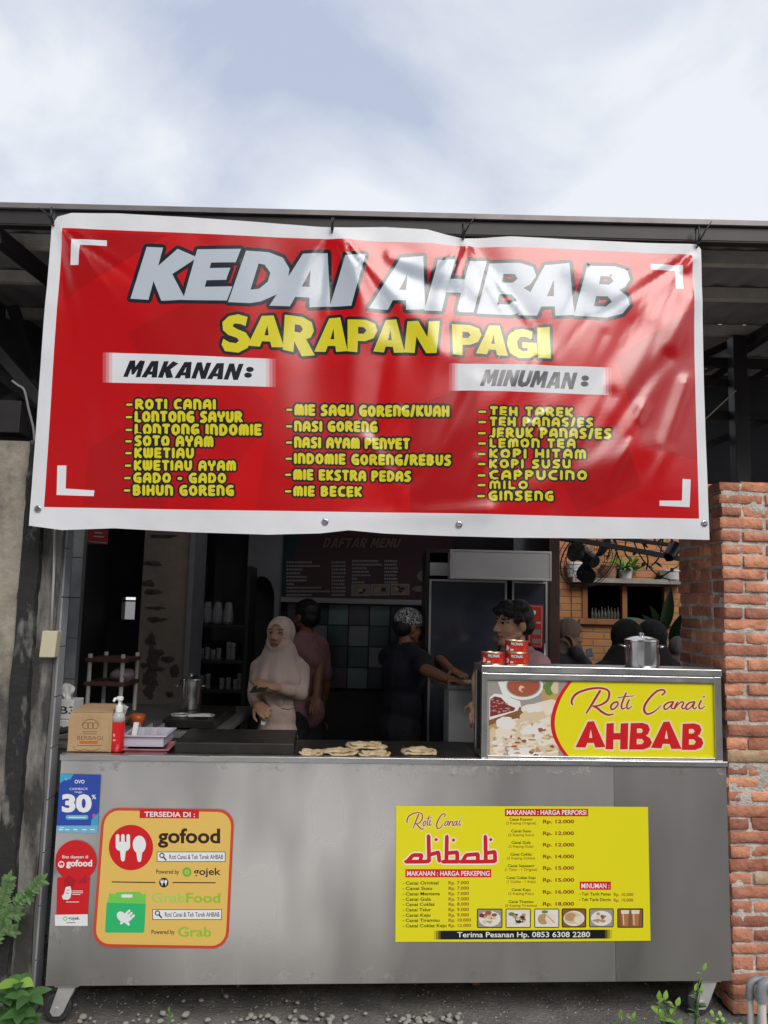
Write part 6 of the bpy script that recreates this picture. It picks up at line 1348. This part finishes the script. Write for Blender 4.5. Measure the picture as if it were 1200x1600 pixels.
# the woman in the beige headscarf
WY = 4.42
mHij = cl_mat('headscarf_beige', (.68, .53, .46), (.60, .465, .40)); mTun = cl_mat('tunic_beige', (.66, .51, .44), (.58, .45, .385)); mTrB = cl_mat('trousers_dark', (.025, .025, .03), (.018, .018, .02))
wc = at(438, 1000, WY)
W1 = Person('woman in a long beige headscarf and matching tunic standing behind the cart looking up', wc.x, WY, -6, 1.49, mSkin, hyaw=-10, hpitch=-8, wide=.78, ears=False)
W1.arm(-1, at(397, 1084, WY - .02), at(399, 1100, WY - .13), at(414, 1112, WY - .2), V((.3, .6, -.5)), .9)
W1.arm(1, at(470, 1082, WY - .05), at(433, 1075, WY - .21), at(408, 1066, WY - .24), V((-.2, .4, -.8)), .8)
W1.body()
mb = MB(); W1.torso(mb, .006); W1.sleeves(mb, .001, 1.0, .86)
for k in range(16):
    a = 2 * math.pi * k / 16; W1.C(mb, (.10 * math.cos(a), .08 * math.sin(a), 1.0), (.19 * math.cos(a), .16 * math.sin(a), .48), .05, .03)
W1.C(mb, (0, 0, 1.0), (0, 0, .55), .12, .15)
W1.cloth('tunic', mb, mTun, .009, 3, W1.folds(.011)); mb = MB(); W1.legs(mb, .012, False); W1.cloth('trousers', mb, mTrB, .012)
W1.hijab(mHij, 1.20)
m = MB(); q = at(441, 1107, WY - .16); m.tube([at(440, 1107, WY - .155), at(450, 1108.5, WY - .158), at(463, 1106, WY - .15)], .0022, 6); m.build('pocket_slit', mEyeD, W1.t)
m = MB(); q = W1.joints[1][2] + V((-.085, -.03, .004)); m.obox(q, V((.042, -.01, .006)), V((.005, .05, .018)), V((0, -.001, .0025))); tag(m.build('note_card', mat('card_dark', (.05, .04, .035), .6)), 'small dark card held in the left hand of the woman in beige', 'card')
m = MB(); q = W1.joints[-1][2] + V((.055, -.05, -.03)); crumple(m, q - EZ * .07, .04, .075, 4); tag(m.build('cloth_rag', mTissue, smooth=True), 'white rag hanging from the right hand of the woman in beige', 'rag')
# man behind her
mPk = cl_mat('shirt_pink', (.38, .20, .215), (.31, .16, .175)); mNavy = cl_mat('shirt_navy', (.016, .018, .03), (.011, .012, .02)); mBlk = cl_mat('cloth_black', (.011, .011, .013), (.007, .007, .008))
pc_ = at(478, 1000, 5.25)
W2 = Person('dark haired person in a dusty pink shirt behind the woman in beige, turned away', pc_.x, 5.25, -120, 1.59, mSkinD, hyaw=-10)
W2.arm(-1); W2.arm(1, at(499, 1040, 5.2), at(494, 1085, 5.1)); W2.body(); mb = MB(); W2.torso(mb, .013); W2.sleeves(mb, .011, .75); W2.cloth('shirt', mb, mPk, .011, 3, W2.folds(.008)); mb = MB(); W2.legs(mb, .012, False); W2.cloth('trousers', mb, mTrB, .014); W2.hair(mHair, back=-.085, amp=.004, seed=2)
# man in the patterned cap
CYm = 4.78; pc_ = at(626, 1000, CYm)
mCap = bpy.data.materials.new('cap_pattern'); mCap.use_nodes = True; t_, b_n = nodes_of(mCap); vo = t_.nodes.new('ShaderNodeTexVoronoi'); vo.feature = 'DISTANCE_TO_EDGE'; vo.inputs['Scale'].default_value = 42; tcn = t_.nodes.new('ShaderNodeTexCoord'); r_n = t_.nodes.new('ShaderNodeValToRGB'); nzn = t_.nodes.new('ShaderNodeTexNoise'); nzn.inputs['Scale'].default_value = 14; mxv = t_.nodes.new('ShaderNodeMix'); mxv.data_type = 'VECTOR'; mxv.inputs[0].default_value = .2
r_n.color_ramp.elements[0].position = .06; r_n.color_ramp.elements[0].color = (.62, .62, .62, 1); r_n.color_ramp.elements[1].position = .11; r_n.color_ramp.elements[1].color = (.04, .04, .045, 1); b_n.inputs['Roughness'].default_value = .85
for a, b in ((tcn.outputs['Object'], mxv.inputs[4]), (tcn.outputs['Object'], nzn.inputs['Vector']), (nzn.outputs['Color'], mxv.inputs[5]), (mxv.outputs[1], vo.inputs['Vector']), (vo.outputs[0], r_n.inputs[0]), (r_n.outputs[0], b_n.inputs['Base Color'])): t_.links.new(a, b)
W3 = Person('man in navy shirt and white patterned skullcap, back turned, reaching right', pc_.x, CYm, 128, 1.545, mSkinD, hyaw=-12, hpitch=12, lean=.10)
W3.arm(1, at(680, 1026, CYm + .05), at(706, 1048, 4.5), at(728, 1056, 4.38), V((0, 0, -1)), .25)
W3.arm(-1, at(664, 1046, 4.52), at(700, 1061, 4.36), at(722, 1066, 4.30), V((0, 0, -1)), .35)
W3.body(); mb = MB(); W3.torso(mb, .016); W3.sleeves(mb, .014, .8); W3.cloth('shirt', mb, mNavy, .010, 3, W3.folds(.008)); mb = MB(); W3.legs(mb, .014, False); W3.cloth('trousers', mb, mBlk, .014)
W3.hair(mHair, back=-.075, front=.03, amp=.004)
mb = MB(); W3.he(mb, 0, .018, .046, .092, .107, .086); W3.he(mb, 0, .018, .07, .08, .092, .062); W3.cloth('skullcap', mb, mCap, .006, 2, None, lambda p, n: W3.loc(p).z > .012 - .28 * W3.loc(p).y)
# young man in pink
YY = 3.97; pc_ = at(806, 1000, YY)
mSkinY = mat('skin_warm', (.52, .29, .185), .5, sss=.05)
W4 = Person('young man with thick black hair and pink t-shirt behind the display case', pc_.x, YY, -62, 1.60, mSkinY, hyaw=-6, hpitch=2, vox=.005, hx=-.01)
W4.arm(-1, at(748, 1060, 3.88), at(746, 1092, 3.86)); W4.arm(1); W4.body()
mb = MB(); W4.torso(mb, .014); W4.sleeves(mb, .013, .72); W4.C(mb, (-.05, .01, 1.445), (.05, .01, 1.445), .052, .052); W4.cloth('t_shirt', mb, mPk, .009, 3, W4.folds(.007)); mb = MB(); W4.legs(mb, .014, False); W4.cloth('trousers', mb, mTrB, .014)
mb = MB(); W4.torso(mb, .020); W4.C(mb, (0, -.01, .95), (0, -.02, .45), .15, .16)
def apr(p, n):
    q = W4.loct(p); nl = W4.M.transposed() @ n
    if q.z > 1.22: return .075 < abs(q.x) < .105 and q.z < 1.5
    return nl.y < -.1 and abs(q.x) < .16
W4.cloth('apron', mb, cl_mat('apron_dark', (.02, .017, .016), (.013, .012, .012)), .008, 3, None, apr)
W4.hair(mHair, amp=.0045, front=.056, back=-.055, seed=7, fringe=[(-.045, -.060, .072, .032), (-.01, -.074, .076, .032), (.03, -.068, .078, .032), (.056, -.05, .066, .028), (-.065, -.03, .06, .032), (.0, -.03, .092, .05), (.03, .02, .090, .055), (-.03, .03, .088, .05), (.07, -.005, .03, .025), (-.07, -.005, .03, .025)])
# diners in the court
def diner(label, px, Y, top, heading, cols, hyaw=0, hp=0, wide=1.0, skin=mSkinD, arms=None, drape=1.12, lean=0):
    p = at(px, top, Y); s = Person(label, p.x, Y, heading, (p.z - .03) / 1.0, skin, hyaw=hyaw, hpitch=hp, vox=.008, wide=wide, lean=lean, ears=False)
    for sd in (-1, 1):
        if arms and sd in arms: s.arm(sd, *arms[sd])
        else: s.arm(sd)
    s.body(); mb = MB(); s.torso(mb, .018); s.sleeves(mb, .016, 1.0, .9); s.cloth('jacket', mb, cols[1], .012, 3, s.folds(.012)); mb = MB(); s.legs(mb, .02, False)
    for k in range(12): a = 2 * math.pi * k / 12; s.C(mb, (.08 * math.cos(a), .06 * math.sin(a), .92), (.17 * math.cos(a), .15 * math.sin(a), .1), .05, .03)
    s.cloth('skirt', mb, cols[2], .016, 3, s.folds(.01)); s.hijab(cols[0], drape, w_=1.05, open_=(.047, .07)); return s
mHb = cl_mat('headscarf_brown', (.16, .115, .09), (.12, .085, .07)); mJd = cl_mat('jacket_dark', (.035, .035, .042), (.022, .022, .028)); mHg = cl_mat('headscarf_grey', (.16, .13, .145), (.12, .10, .11))
q1_, q2_ = at(902, 1030, 5.4), at(893, 1012, 5.45)
D1p = diner('woman in brown headscarf and dark jacket raising a hand to her face', 887, 5.6, 968, 58, (mHb, mJd, mBlk), 10, 15, 1.0, mSkinD, {-1: (at(912, 1040, 5.45), at(898, 1018, 5.42), at(893, 1003, 5.45), V((-1, 0, 0)), .7)})
m = MB(); q = at(921, 1020, 5.3); m.obox(q, V((.022, .008, .004)), V((0, .02, .024)), V((0, -.003, .003))); 
ph = m.build('phone', mat('phone_blue', (.10, .14, .19), .25)); tag(ph, 'small blue phone in front of the woman in the brown headscarf', 'phone')
D2p = diner('person in a black headscarf and wide black robe just left of another one in black', 988, 4.25, 970, 200, (mBlk, mBlk, mBlk), 0, 8, 1.25, mSkinD, None, 1.0, .08)
D3p = diner('person in a black headscarf behind the shiny steel pot, beside the brick pillar', 1018, 4.75, 970, 215, (mBlk, mBlk, mBlk), 0, 0, 1.05)
D4p = diner('person in a grey violet headscarf partly hidden by the brick pillar', 1060, 5.75, 996, 160, (mHg, mHg, mJd), 0, 5, 1.0)
# ------------------------------------------------------------------ plants, fan, pipes, stones
def leaf_mb(mb, base, d, n, L, W, bend=.35, seg=6, fold=.15, tip=1.0):
    d = d.normalized(); n = (n - d * n.dot(d)).normalized(); q = d.cross(n); b = len(mb.v); p = base.copy(); dd = d.copy(); nn = n.copy()
    for i in range(seg + 1):
        t = i / seg; w_ = W * .5 * math.sin(math.pi * min(1, (t * .94 + .06)) ** .85) * (1 if t < 1 else .02)
        mb.v += [p - q * w_ + nn * w_ * fold, p.copy(), p + q * w_ + nn * w_ * fold]
        a = bend / seg; dd2 = (dd * math.cos(a) - nn * math.sin(a)).normalized(); nn = (nn * math.cos(a) + dd * math.sin(a)).normalized(); dd = dd2; p = p + dd * (L / seg)
    for i in range(seg):
        k = b + i * 3; mb.f += [[k, k + 1, k + 4, k + 3], [k + 1, k + 2, k + 5, k + 4]]; mb.m += [mb.k, mb.k]
def lmat(name, c, c2, r=.5): return mat(name, c, r, col2=c2, scale=14, island=.22)
mLf = lmat('leaf_green', (.036, .10, .026), (.055, .135, .032)); mLfY = lmat('leaf_young', (.16, .30, .05), (.21, .36, .06)); mLfD = lmat('leaf_dark', (.028, .085, .022), (.045, .12, .03), .35); mStem = mat('stem_green', (.10, .16, .05), .7); mTwig = mat('twig_dark', (.045, .032, .025), .85)
def rdir(rng, up=.6): 
    a = rng.uniform(0, 6.283); return V((math.cos(a), math.sin(a), up))
def weed(label, base, h, nst, nl, L, W, seed, mats=(mLf, mLfY), cat='weed', spread=.25, young=.1, name='weed', lean=V((0, 0, 0))):
    rng = random.Random(seed); t = thing(name, label, cat, base); st = MB(); lf = MB()
    for s_ in range(nst):
        dr = rdir(rng, 1 / spread) + lean; dr.normalize(); hh = h * rng.uniform(.6, 1.0) if s_ else h; pts = [base + V((rng.uniform(-1, 1), rng.uniform(-1, 1), 0)) * .012 - EZ * .008]
        for k in range(1, 6): pts.append(base + dr * hh * k / 5 + V((noise.noise(V((k * .7, s_ + seed, 0))), noise.noise(V((k * .7, s_ + seed, 5))), 0)) * .02)
        st.tube(pts, [.0035 - .0004 * k for k in range(6)], 5)
        for j in range(nl):
            f = .25 + .75 * (j + .5) / nl; i = min(4, int(f * 5)); p = pts[i].lerp(pts[i + 1], f * 5 - i); a = j * 2.4 + s_ + seed; d = V((math.cos(a), math.sin(a), .35 + .5 * f)); lf.k = 1 if (rng.random() < young or j == nl - 1) else 0
            sc_ = rng.uniform(.7, 1.1) * (1 - .45 * max(0, f - .7) / .3); leaf_mb(lf, p, d, V((0, 0, 1)), L * sc_, W * sc_, rng.uniform(.3, .9))
        lf.k = 1; leaf_mb(lf, pts[-1], dr + V((.3, -.2, 0)), V((0, -1, .4)), L * .6, W * .6, .3)
    st.build('stem', mStem, t, smooth=True); lf.build('leaf_cluster', list(mats), t, smooth=True); return t
def gp(px, py):                        # where a pixel ray meets the ground
    r = ray(px, py); p = CAM + r * (-CAM.z / r.z); return p
g1_ = at(28, 1640, 2.98); g1_.z = 0
def big(px, py, L, W, a, up, k, sd):
    c = at(px, py, 2.98); return c, L, W, a, up, k
t = thing('broadleaf_plant', 'leafy broad leaved green plant growing at the foot of the weathered wall', 'plant', g1_)
lf = MB(); st = MB(); rng = random.Random(2)
tops = [(30, 1535, .03), (46, 1556, .0), (10, 1555, .04), (34, 1582, -.02), (0, 1590, .02), (20, 1600, -.04), (42, 1598, .03), (24, 1565, .05)]
for i, (px, py, dy) in enumerate(tops):
    c = at(px, py, 2.97 + dy); st.tube([g1_ + V((rng.uniform(-.02, .02), rng.uniform(-.02, .02), -.01)), g1_.lerp(c, .6) + V((0, .01, .01)), c], [.004, .0035, .0025], 6)
    for j in range(5):
        a = 2 * math.pi * j / 5 + i * .8; lf.k = 1 if i == 0 and j in (0, 3) else 0
        leaf_mb(lf, c, V((math.cos(a), math.sin(a) - .25, .28 + .2 * rng.random())), V((0, -.35, 1)), rng.uniform(.055, .085), rng.uniform(.036, .05), rng.uniform(.4, 1.0), 7, .12)
st.build('stem', mStem, t, smooth=True); lf.build('leaf_cluster', [mLf, mLfY], t, smooth=True)
# fern-like shoot on the wall
t = thing('wall_fern', 'pale green ferny shoot sprouting from the weathered wall at the left', 'plant', onp(0, 1470, -.02)); lf = MB(); st = MB(); rng = random.Random(5)
for (x0, y0, x1, y1, x2, y2) in ((-14, 1470, 20, 1420, 64, 1375), (-14, 1475, 10, 1430, 28, 1428), (-10, 1440, 5, 1405, 14, 1372), (-14, 1480, 4, 1450, 22, 1455), (20, 1420, 40, 1400, 46, 1402)):
    pts = [onp(x, y, -.02 - .05 * k / 10) for k, (x, y) in enumerate(bez([(x0, y0), (x1, y1), (x2, y2)], 5))]; st.tube(pts, [.003] + [.002] * (len(pts) - 2) + [.001], 5)
    for k in range(2, len(pts)):
        for s_ in (-1, 1):
            for e in (0, .5):
                p = pts[k].lerp(pts[k - 1], e); tn = (pts[k] - pts[k - 1]).normalized(); d = tn * .5 + EN.cross(tn) * s_ + EN * rng.uniform(-.1, .4); leaf_mb(lf, p, d, EN + EZ * .3, rng.uniform(.022, .038), rng.uniform(.012, .018), .4, 4)
    leaf_mb(lf, pts[-1], pts[-1] - pts[-2], EN, .035, .016, .4, 4)
st.build('stem', mStem, t, smooth=True); lf.build('leaf_cluster', lmat('fern_green', (.075, .15, .045), (.11, .20, .065)), t, smooth=True)
def gpt(px, Y): p = at(px, 1560, Y); return V((p.x, Y, 0))
weed('taller green weed with oval leaves growing in front of the right castor', gpt(1046, 3.06), .19, 6, 7, .055, .032, 11)
weed('spindly weed reaching up across the cart bottom beside the right castor', gpt(1082, 3.10), .27, 3, 7, .048, .026, 14, young=.05, lean=V((-.02, 0, 0)))
weed('small green weed standing alone under the cart left of the taller weed', gpt(980, 3.12), .105, 2, 5, .042, .024, 17)
weed('tiny yellowish weed sprouting from the gravel below the left poster', gpt(271, 3.14), .085, 1, 7, .024, .013, 19, mats=(mLfY, mLfY))
weed('small pale sprig in the dirt left of the three right hand weeds', gpt(890, 2.99), .055, 2, 4, .022, .010, 23, mats=(mLfY, mLfY))
t_ = weed('low bright clover patch at the foot of the brick pillar', gpt(1130, 3.14), .10, 22, 5, .028, .026, 29, spread=.75, young=.35)
weed('low weed cluster between the taller weed and the clover patch', gpt(1095, 3.02), .09, 12, 5, .04, .026, 31, spread=.8, young=.15)
# pipes
mPvcG = mat('pvc_grey', (.24, .25, .27), .45); mPvcW = mat('pvc_white', (.62, .61, .57), .45)
for (px, col, up, lab) in ((1171, mPvcW, 1531, 'thin upright pvc pipe with grey elbow left of the thicker one at the brick pillar'), (1189, mPvcW, 1535, 'thicker upright pvc pipe with grey elbow at the right edge by the brick pillar')):
    d_ = -.06 if px < 1180 else -.10; r_ = .012 if px < 1180 else .016; a = onp(px, up, d_); t = thing('pvc_pipe', lab, 'pipe', V((a.x, a.y, 0)))
    m = MB(); zj = a.z - .055; m.tube([V((a.x, a.y, -.01)), V((a.x, a.y, zj))], r_, 16); m.tube([a + EX * .055, a + EX * .9], r_, 16); m.build('pipe_run', col if px < 1180 else mPvcW, t, smooth=True, auto=.7)
    m = MB(); R_ = .03; pts = [V((a.x, a.y, zj - .01)), V((a.x, a.y, a.z - R_))] + [V((a.x, a.y, a.z - R_)) + EX * R_ * (1 - math.cos(R(t_a))) + EZ * R_ * math.sin(R(t_a)) for t_a in (20, 45, 70, 90)] + [a + EX * .062]
    m.tube(pts, r_ * 1.22, 16); m.tube([V((a.x, a.y, zj - .014)), V((a.x, a.y, zj + .008))], r_ * 1.4, 16); m.build('elbow', mPvcG, t, smooth=True, auto=.7)
# stones
mSt = mat('pebble', (.42, .39, .34), .9, col2=(.28, .26, .23), scale=14, bump=.5, bscale=60, island=.25)
rng = random.Random(12); protos = []
def pebble(p, r):
    k = rng.randrange(4)
    if len(protos) <= k:
        m = MB(); m.ell(V((0, 0, 0)), (1, .8, .62), None, 14, 9); s0 = len(protos) * 7.7
        for v in m.v: v *= 1 + .28 * noise.noise(v * 1.3 + V((s0, 0, 0)))
        o = m.build('pebble', mSt, smooth=True, org=(0, 0, 0)); tag(o, 'loose grey pebble lying on the dirt under the front edge of the cart', 'pebble', 'pebbles under the cart'); protos.append(o); o.location = p; o.scale = (r,) * 3; o.rotation_euler = (0, 0, rng.uniform(0, 6)); return o
    o = dup(protos[k], p, None, rng.uniform(0, 6), r); return o
for (px, py, r) in ((108, 1560, .007), (117, 1571, .008), (130, 1591, .017), (141, 1592, .007), (262, 1558, .006), (287, 1565, .009), (314, 1564, .010), (254, 1585, .014), (290, 1587, .016), (372, 1541, .009), (353, 1558, .012), (448, 1565, .009), (465, 1568, .010), (461, 1581, .010), (571, 1585, .009), (638, 1590, .013), (671, 1583, .007), (717, 1585, .010), (216, 1586, .006), (236, 1588, .006)): p = gp(px, py); pebble(V((p.x, p.y, r * .35)), r)
for k in range(95):
    cxp, cyp, sx_, sy_ = rng.choice(((440, 1594, 75, 8), (470, 1598, 60, 7), (660, 1594, 45, 7), (600, 1600, 300, 10), (300, 1602, 200, 10), (690, 1602, 60, 8)))
    p = gp(cxp + rng.gauss(0, .5) * sx_, cyp + rng.gauss(0, .6) * sy_)
    if p.y > 3.45: continue
    r = rng.uniform(.006, .0145); pebble(V((p.x, p.y, r * .35)), r)
m = MB(); p = gp(743, 1540); m.ell(p + EZ * .012, (.02, .015, .012)); tag(m.build('brick_chip', mat('brick_chip', (.34, .13, .06), .9, bump=.5, bscale=60), smooth=True), 'small orange brick chip at the bottom edge of the cart', 'brick chip')
m = MB(); rg = random.Random(44)
for k in range(2600):
    x, y = rg.uniform(-1.7, 2.0), rg.uniform(2.6, 3.75); r = rg.uniform(.0015, .0045) * (1.4 if rg.random() < .06 else 1); c = V((x, y, gz(x, y) - .012 + r * .3)); a = rg.uniform(0, 3); q = [V((math.cos(a + j * 2.09) * r * 1.2, math.sin(a + j * 2.09) * r, 0)) for j in range(3)]
    b = len(m.v); m.v += [c + z for z in q] + [c + EZ * r * .9 - EZ * 0]; m.f += [[b, b + 1, b + 3], [b + 1, b + 2, b + 3], [b + 2, b, b + 3], [b + 2, b + 1, b]]; m.m += [0] * 4
tag(m.build('gravel', mSt), kind='stuff')
# ------------------------------------------------------------------ court: fan, beams, pots, big leaves, hanging vine
FYD = 5.6
fan = thing('wall_fan', 'black wall fan with wire cage mounted on the dark column above the diners', 'fan', at(905, 880, FYD)); fd_ir = V((.35, -.75, -.45)).normalized(); FM_ = fd_ir.to_track_quat('Z', 'Y').to_matrix(); fc = at(920, 872, FYD); fR = .235
mFan = mat('fan_black', (.012, .012, .014), .35)
m = MB()
for rr, zz_ in ((1, 0), (.96, .03), (.7, .05), (.4, .06), (.96, -.05), (.6, -.07)): m.tube([fc + FM_ @ V((rr * fR * math.cos(2 * math.pi * k / 32), rr * fR * math.sin(2 * math.pi * k / 32), zz_)) for k in range(33)], .0025 if rr < 1 else .005, 5)
for k in range(30): a = 2 * math.pi * k / 30; m.tube([fc + FM_ @ V((.12 * fR * math.cos(a), .12 * fR * math.sin(a), .065)), fc + FM_ @ V((.7 * fR * math.cos(a), .7 * fR * math.sin(a), .05)), fc + FM_ @ V((fR * math.cos(a), fR * math.sin(a), 0)), fc + FM_ @ V((.6 * fR * math.cos(a), .6 * fR * math.sin(a), -.07))], .0014, 4)
m.build('cage', mFan, fan)
for k in range(3):
    m = MB(); a0 = 2 * math.pi * k / 3 + .5; n = 8; vs = []
    for i in range(n + 1):
        for j in range(n + 1):
            r_ = fR * (.2 + .68 * i / n); wd = .95 * math.sin(math.pi * (.18 + .72 * i / n)); a = a0 + (j / n - .5) * wd * 1.15 + .35 * (i / n); vs.append(fc + FM_ @ V((r_ * math.cos(a), r_ * math.sin(a), .03 * (j / n - .5) * 1.3)))
    L_ = len(vs); nn_ = n + 1; vs += [v - fd_ir * .003 for v in vs]; fs = []
    for i in range(n):
        for j in range(n): a_ = i * nn_ + j; fs += [(a_, a_ + 1, a_ + nn_ + 1, a_ + nn_), (a_ + L_, a_ + nn_ + L_, a_ + nn_ + 1 + L_, a_ + 1 + L_)]
    for i in range(n): fs += [(i * nn_, (i + 1) * nn_, (i + 1) * nn_ + L_, i * nn_ + L_), (i * nn_ + n, i * nn_ + n + L_, (i + 1) * nn_ + n + L_, (i + 1) * nn_ + n), (i, i + L_, i + 1 + L_, i + 1), (n * nn_ + i, n * nn_ + i + 1, n * nn_ + i + 1 + L_, n * nn_ + i + L_)]
    m.add(vs, fs); m.build('blade', mFan, fan, smooth=True, auto=.8)
m = MB(); m.lathe([(.045, .07), (.05, .03), (.05, -.02), (.06, -.07), (.062, -.17), (.03, -.19)], fc, 22, FM_); m.build('motor', mFan, fan, smooth=True, auto=.6)
m = MB(); bk = fc - fd_ir * .15; cl_ = V((at(868, 860, 5.2).x + .03, 5.45, bk.z + .06)); m.tube([bk, bk + V((0, .03, .06)), cl_], .018, 10); m.obox(cl_, V((.012, 0, 0)), V((0, .05, 0)), V((0, 0, .07))); m.build('bracket', mFan, fan, smooth=True, auto=.6)
for k, (p, q, y, w_, lab) in enumerate((((872, 838), (1080, 876), 5.3, .035, 'nearer thin black steel rail sloping over the court beneath the banner edge'), ((930, 836), (1080, 856), 5.9, .03, 'farther thin black steel rail over the brick court wall'))):
    a, b = at(*p, y), at(*q, y + .25); m = MB(); m.bar(a, b, .025, w_); tag(m.build('steel_rail', mSteelDk, bevel=.002), lab, 'rail')
m = MB(); sp = at(1050, 862, 5.2); m.lathe([(.03, .08), (.04, .06), (.045, -.05), (.05, -.06), (.04, -.07)], sp, 16, V((-.5, -.6, -.5)).normalized().to_track_quat('Z', 'Y').to_matrix()); m.tube([sp, V((sp.x + .02, sp.y + .05, sp.z + .12)), V((sp.x + .02, sp.y + .06, sp.z + .2))], .008, 8)
tag(m.build('spotlight', mFan, smooth=True, auto=.6), 'black spotlight hanging from the rail near the brick pillar', 'spotlight')
def planter(px, r, h, mt, label, ribs=False):
    c = V((cx(px), CYD - .085, lz)); t = thing('flower_pot', label, 'flower pot', c); m = MB()
    m.lathe([(r * .72, 0), (r * .78, .004), (r, h * .85), (r * 1.06, h * .86), (r * 1.06, h), (r * .95, h), (r * .9, h * .8), (.001, h * .8)], c, 26); m.build('pot_body', mt, t, smooth=True, auto=.6); return t, c
t, c = planter(896, .098, .17, mWP, 'white pot on the ledge behind the black fan')
t, c = planter(949, .09, .155, mTerra, 'terracotta pot on the ledge between two white pots')
t, c = planter(974, .08, .10, mWP, 'small white pot with a bright green fern on the ledge'); lf = MB(); rng = random.Random(8); c = c + V((0, 0, .02))
for k in range(75):
    a = rng.uniform(0, 6.28); leaf_mb(lf, c + V((math.cos(a) * .03, math.sin(a) * .03 - .01, .07)), V((math.cos(a), math.sin(a), rng.uniform(.3, 1.8))), EZ if rng.random() < .5 else -EN, rng.uniform(.10, .22), rng.uniform(.025, .04), rng.uniform(.4, 1.5), 5)
lf.build('fern_leaves', [mLfY], t, smooth=True)
t, c = planter(1044, .118, .11, mWP, 'wide white bowl shaped pot at the right end of the ledge')
# vine
t = thing('hanging_vine', 'tangle of thin dark vine stems hanging from the roof over the ledge', 'vine', at(990, 850, 6.4)); st = MB(); lf = MB(); rng = random.Random(6)
for pts in ([(958, 836), (962, 860), (970, 880), (965, 893)], [(980, 838), (976, 862), (984, 876), (973, 890)], [(988, 840), (1000, 868), (1016, 888), (1030, 900), (1046, 906)], [(1000, 838), (1012, 872), (1010, 890)], [(1066, 880), (1048, 892), (1030, 904)], [(992, 842), (1006, 850), (1018, 846)], [(940, 840), (952, 858), (948, 874)], [(1020, 840), (1040, 866), (1060, 872)], [(1036, 842), (1030, 870), (1018, 884)]):
    q = [at(x, y, 6.35 + .1 * math.sin(i)) for i, (x, y) in enumerate(bez(pts, 4))]; st.tube(q, .006, 5)
    for p in q[::3]:
        if rng.random() < .75: lf = MB(); leaf_mb(lf, p, rdir(rng, -.5), EN + EZ * .4, rng.uniform(.04, .08), rng.uniform(.02, .035), .5, 4); lf.build('leaf', [mLfD], t, smooth=True)
st.build('stem', mTwig, t, smooth=True)
# big leaved plant
LY = 6.6; gb = at(1046, 1000, LY); gb = V((gb.x, LY, .03)); t = thing('banana_plant', 'big leaved dark green tropical plant in a pot in front of the court wall', 'plant', gb); m = MB(); m.lathe([(.13, 0), (.17, .25), (.18, .3), (.16, .3), (.15, .26), (.001, .26)], gb, 24); m.build('pot_body', mTerra, t, smooth=True, auto=.6)
st = MB(); lf = MB()
for (x0, y0, x1, y1, wpx, nrm, bend, seg) in ((1034, 990, 1051, 920, 26, V((.5, -1, .1)), .12, 9), (1030, 985, 984, 952, 17, V((0, -.45, 1)), .5, 9), (1040, 1000, 1012, 962, 18, V((-.4, -.8, .6)), .4, 8), (1046, 1000, 1076, 955, 18, V((.2, -.8, .5)), .5, 8), (1035, 1010, 1006, 978, 18, V((0, -.8, .5)), .6, 8), (1052, 1010, 1072, 985, 18, V((.3, -.8, .4)), .7, 8), (1040, 1000, 1020, 948, 15, V((-.2, -.9, .5)), .25, 8)):
    a, b = at(x0, y0, LY - .05), at(x1, y1, LY - .15); k = LY / F; st.tube([gb + EZ * .26, gb.lerp(a, .6) + V((.02, 0, .1)), a], [.014, .011, .008], 7); lf = MB(); leaf_mb(lf, a, b - a, nrm, (b - a).length * 1.05, wpx * k, bend, seg, .22); lf.build('leaf', [mLfD], t, smooth=True)
st.build('stem', mStem, t, smooth=True)
c = onp(1026, 1043, .2); c.z = zt_ + .001; m = MB(); m.lathe([(.012, 0), (.0135, .004), (.0135, .045), (.007, .055), (.007, .066), (.001, .068)], c, 14)
tag(m.build('pink_bottle', mat('plastic_pink', (.55, .08, .20), .35), smooth=True), 'tiny pink bottle just right of the shiny steel pot', 'bottle')
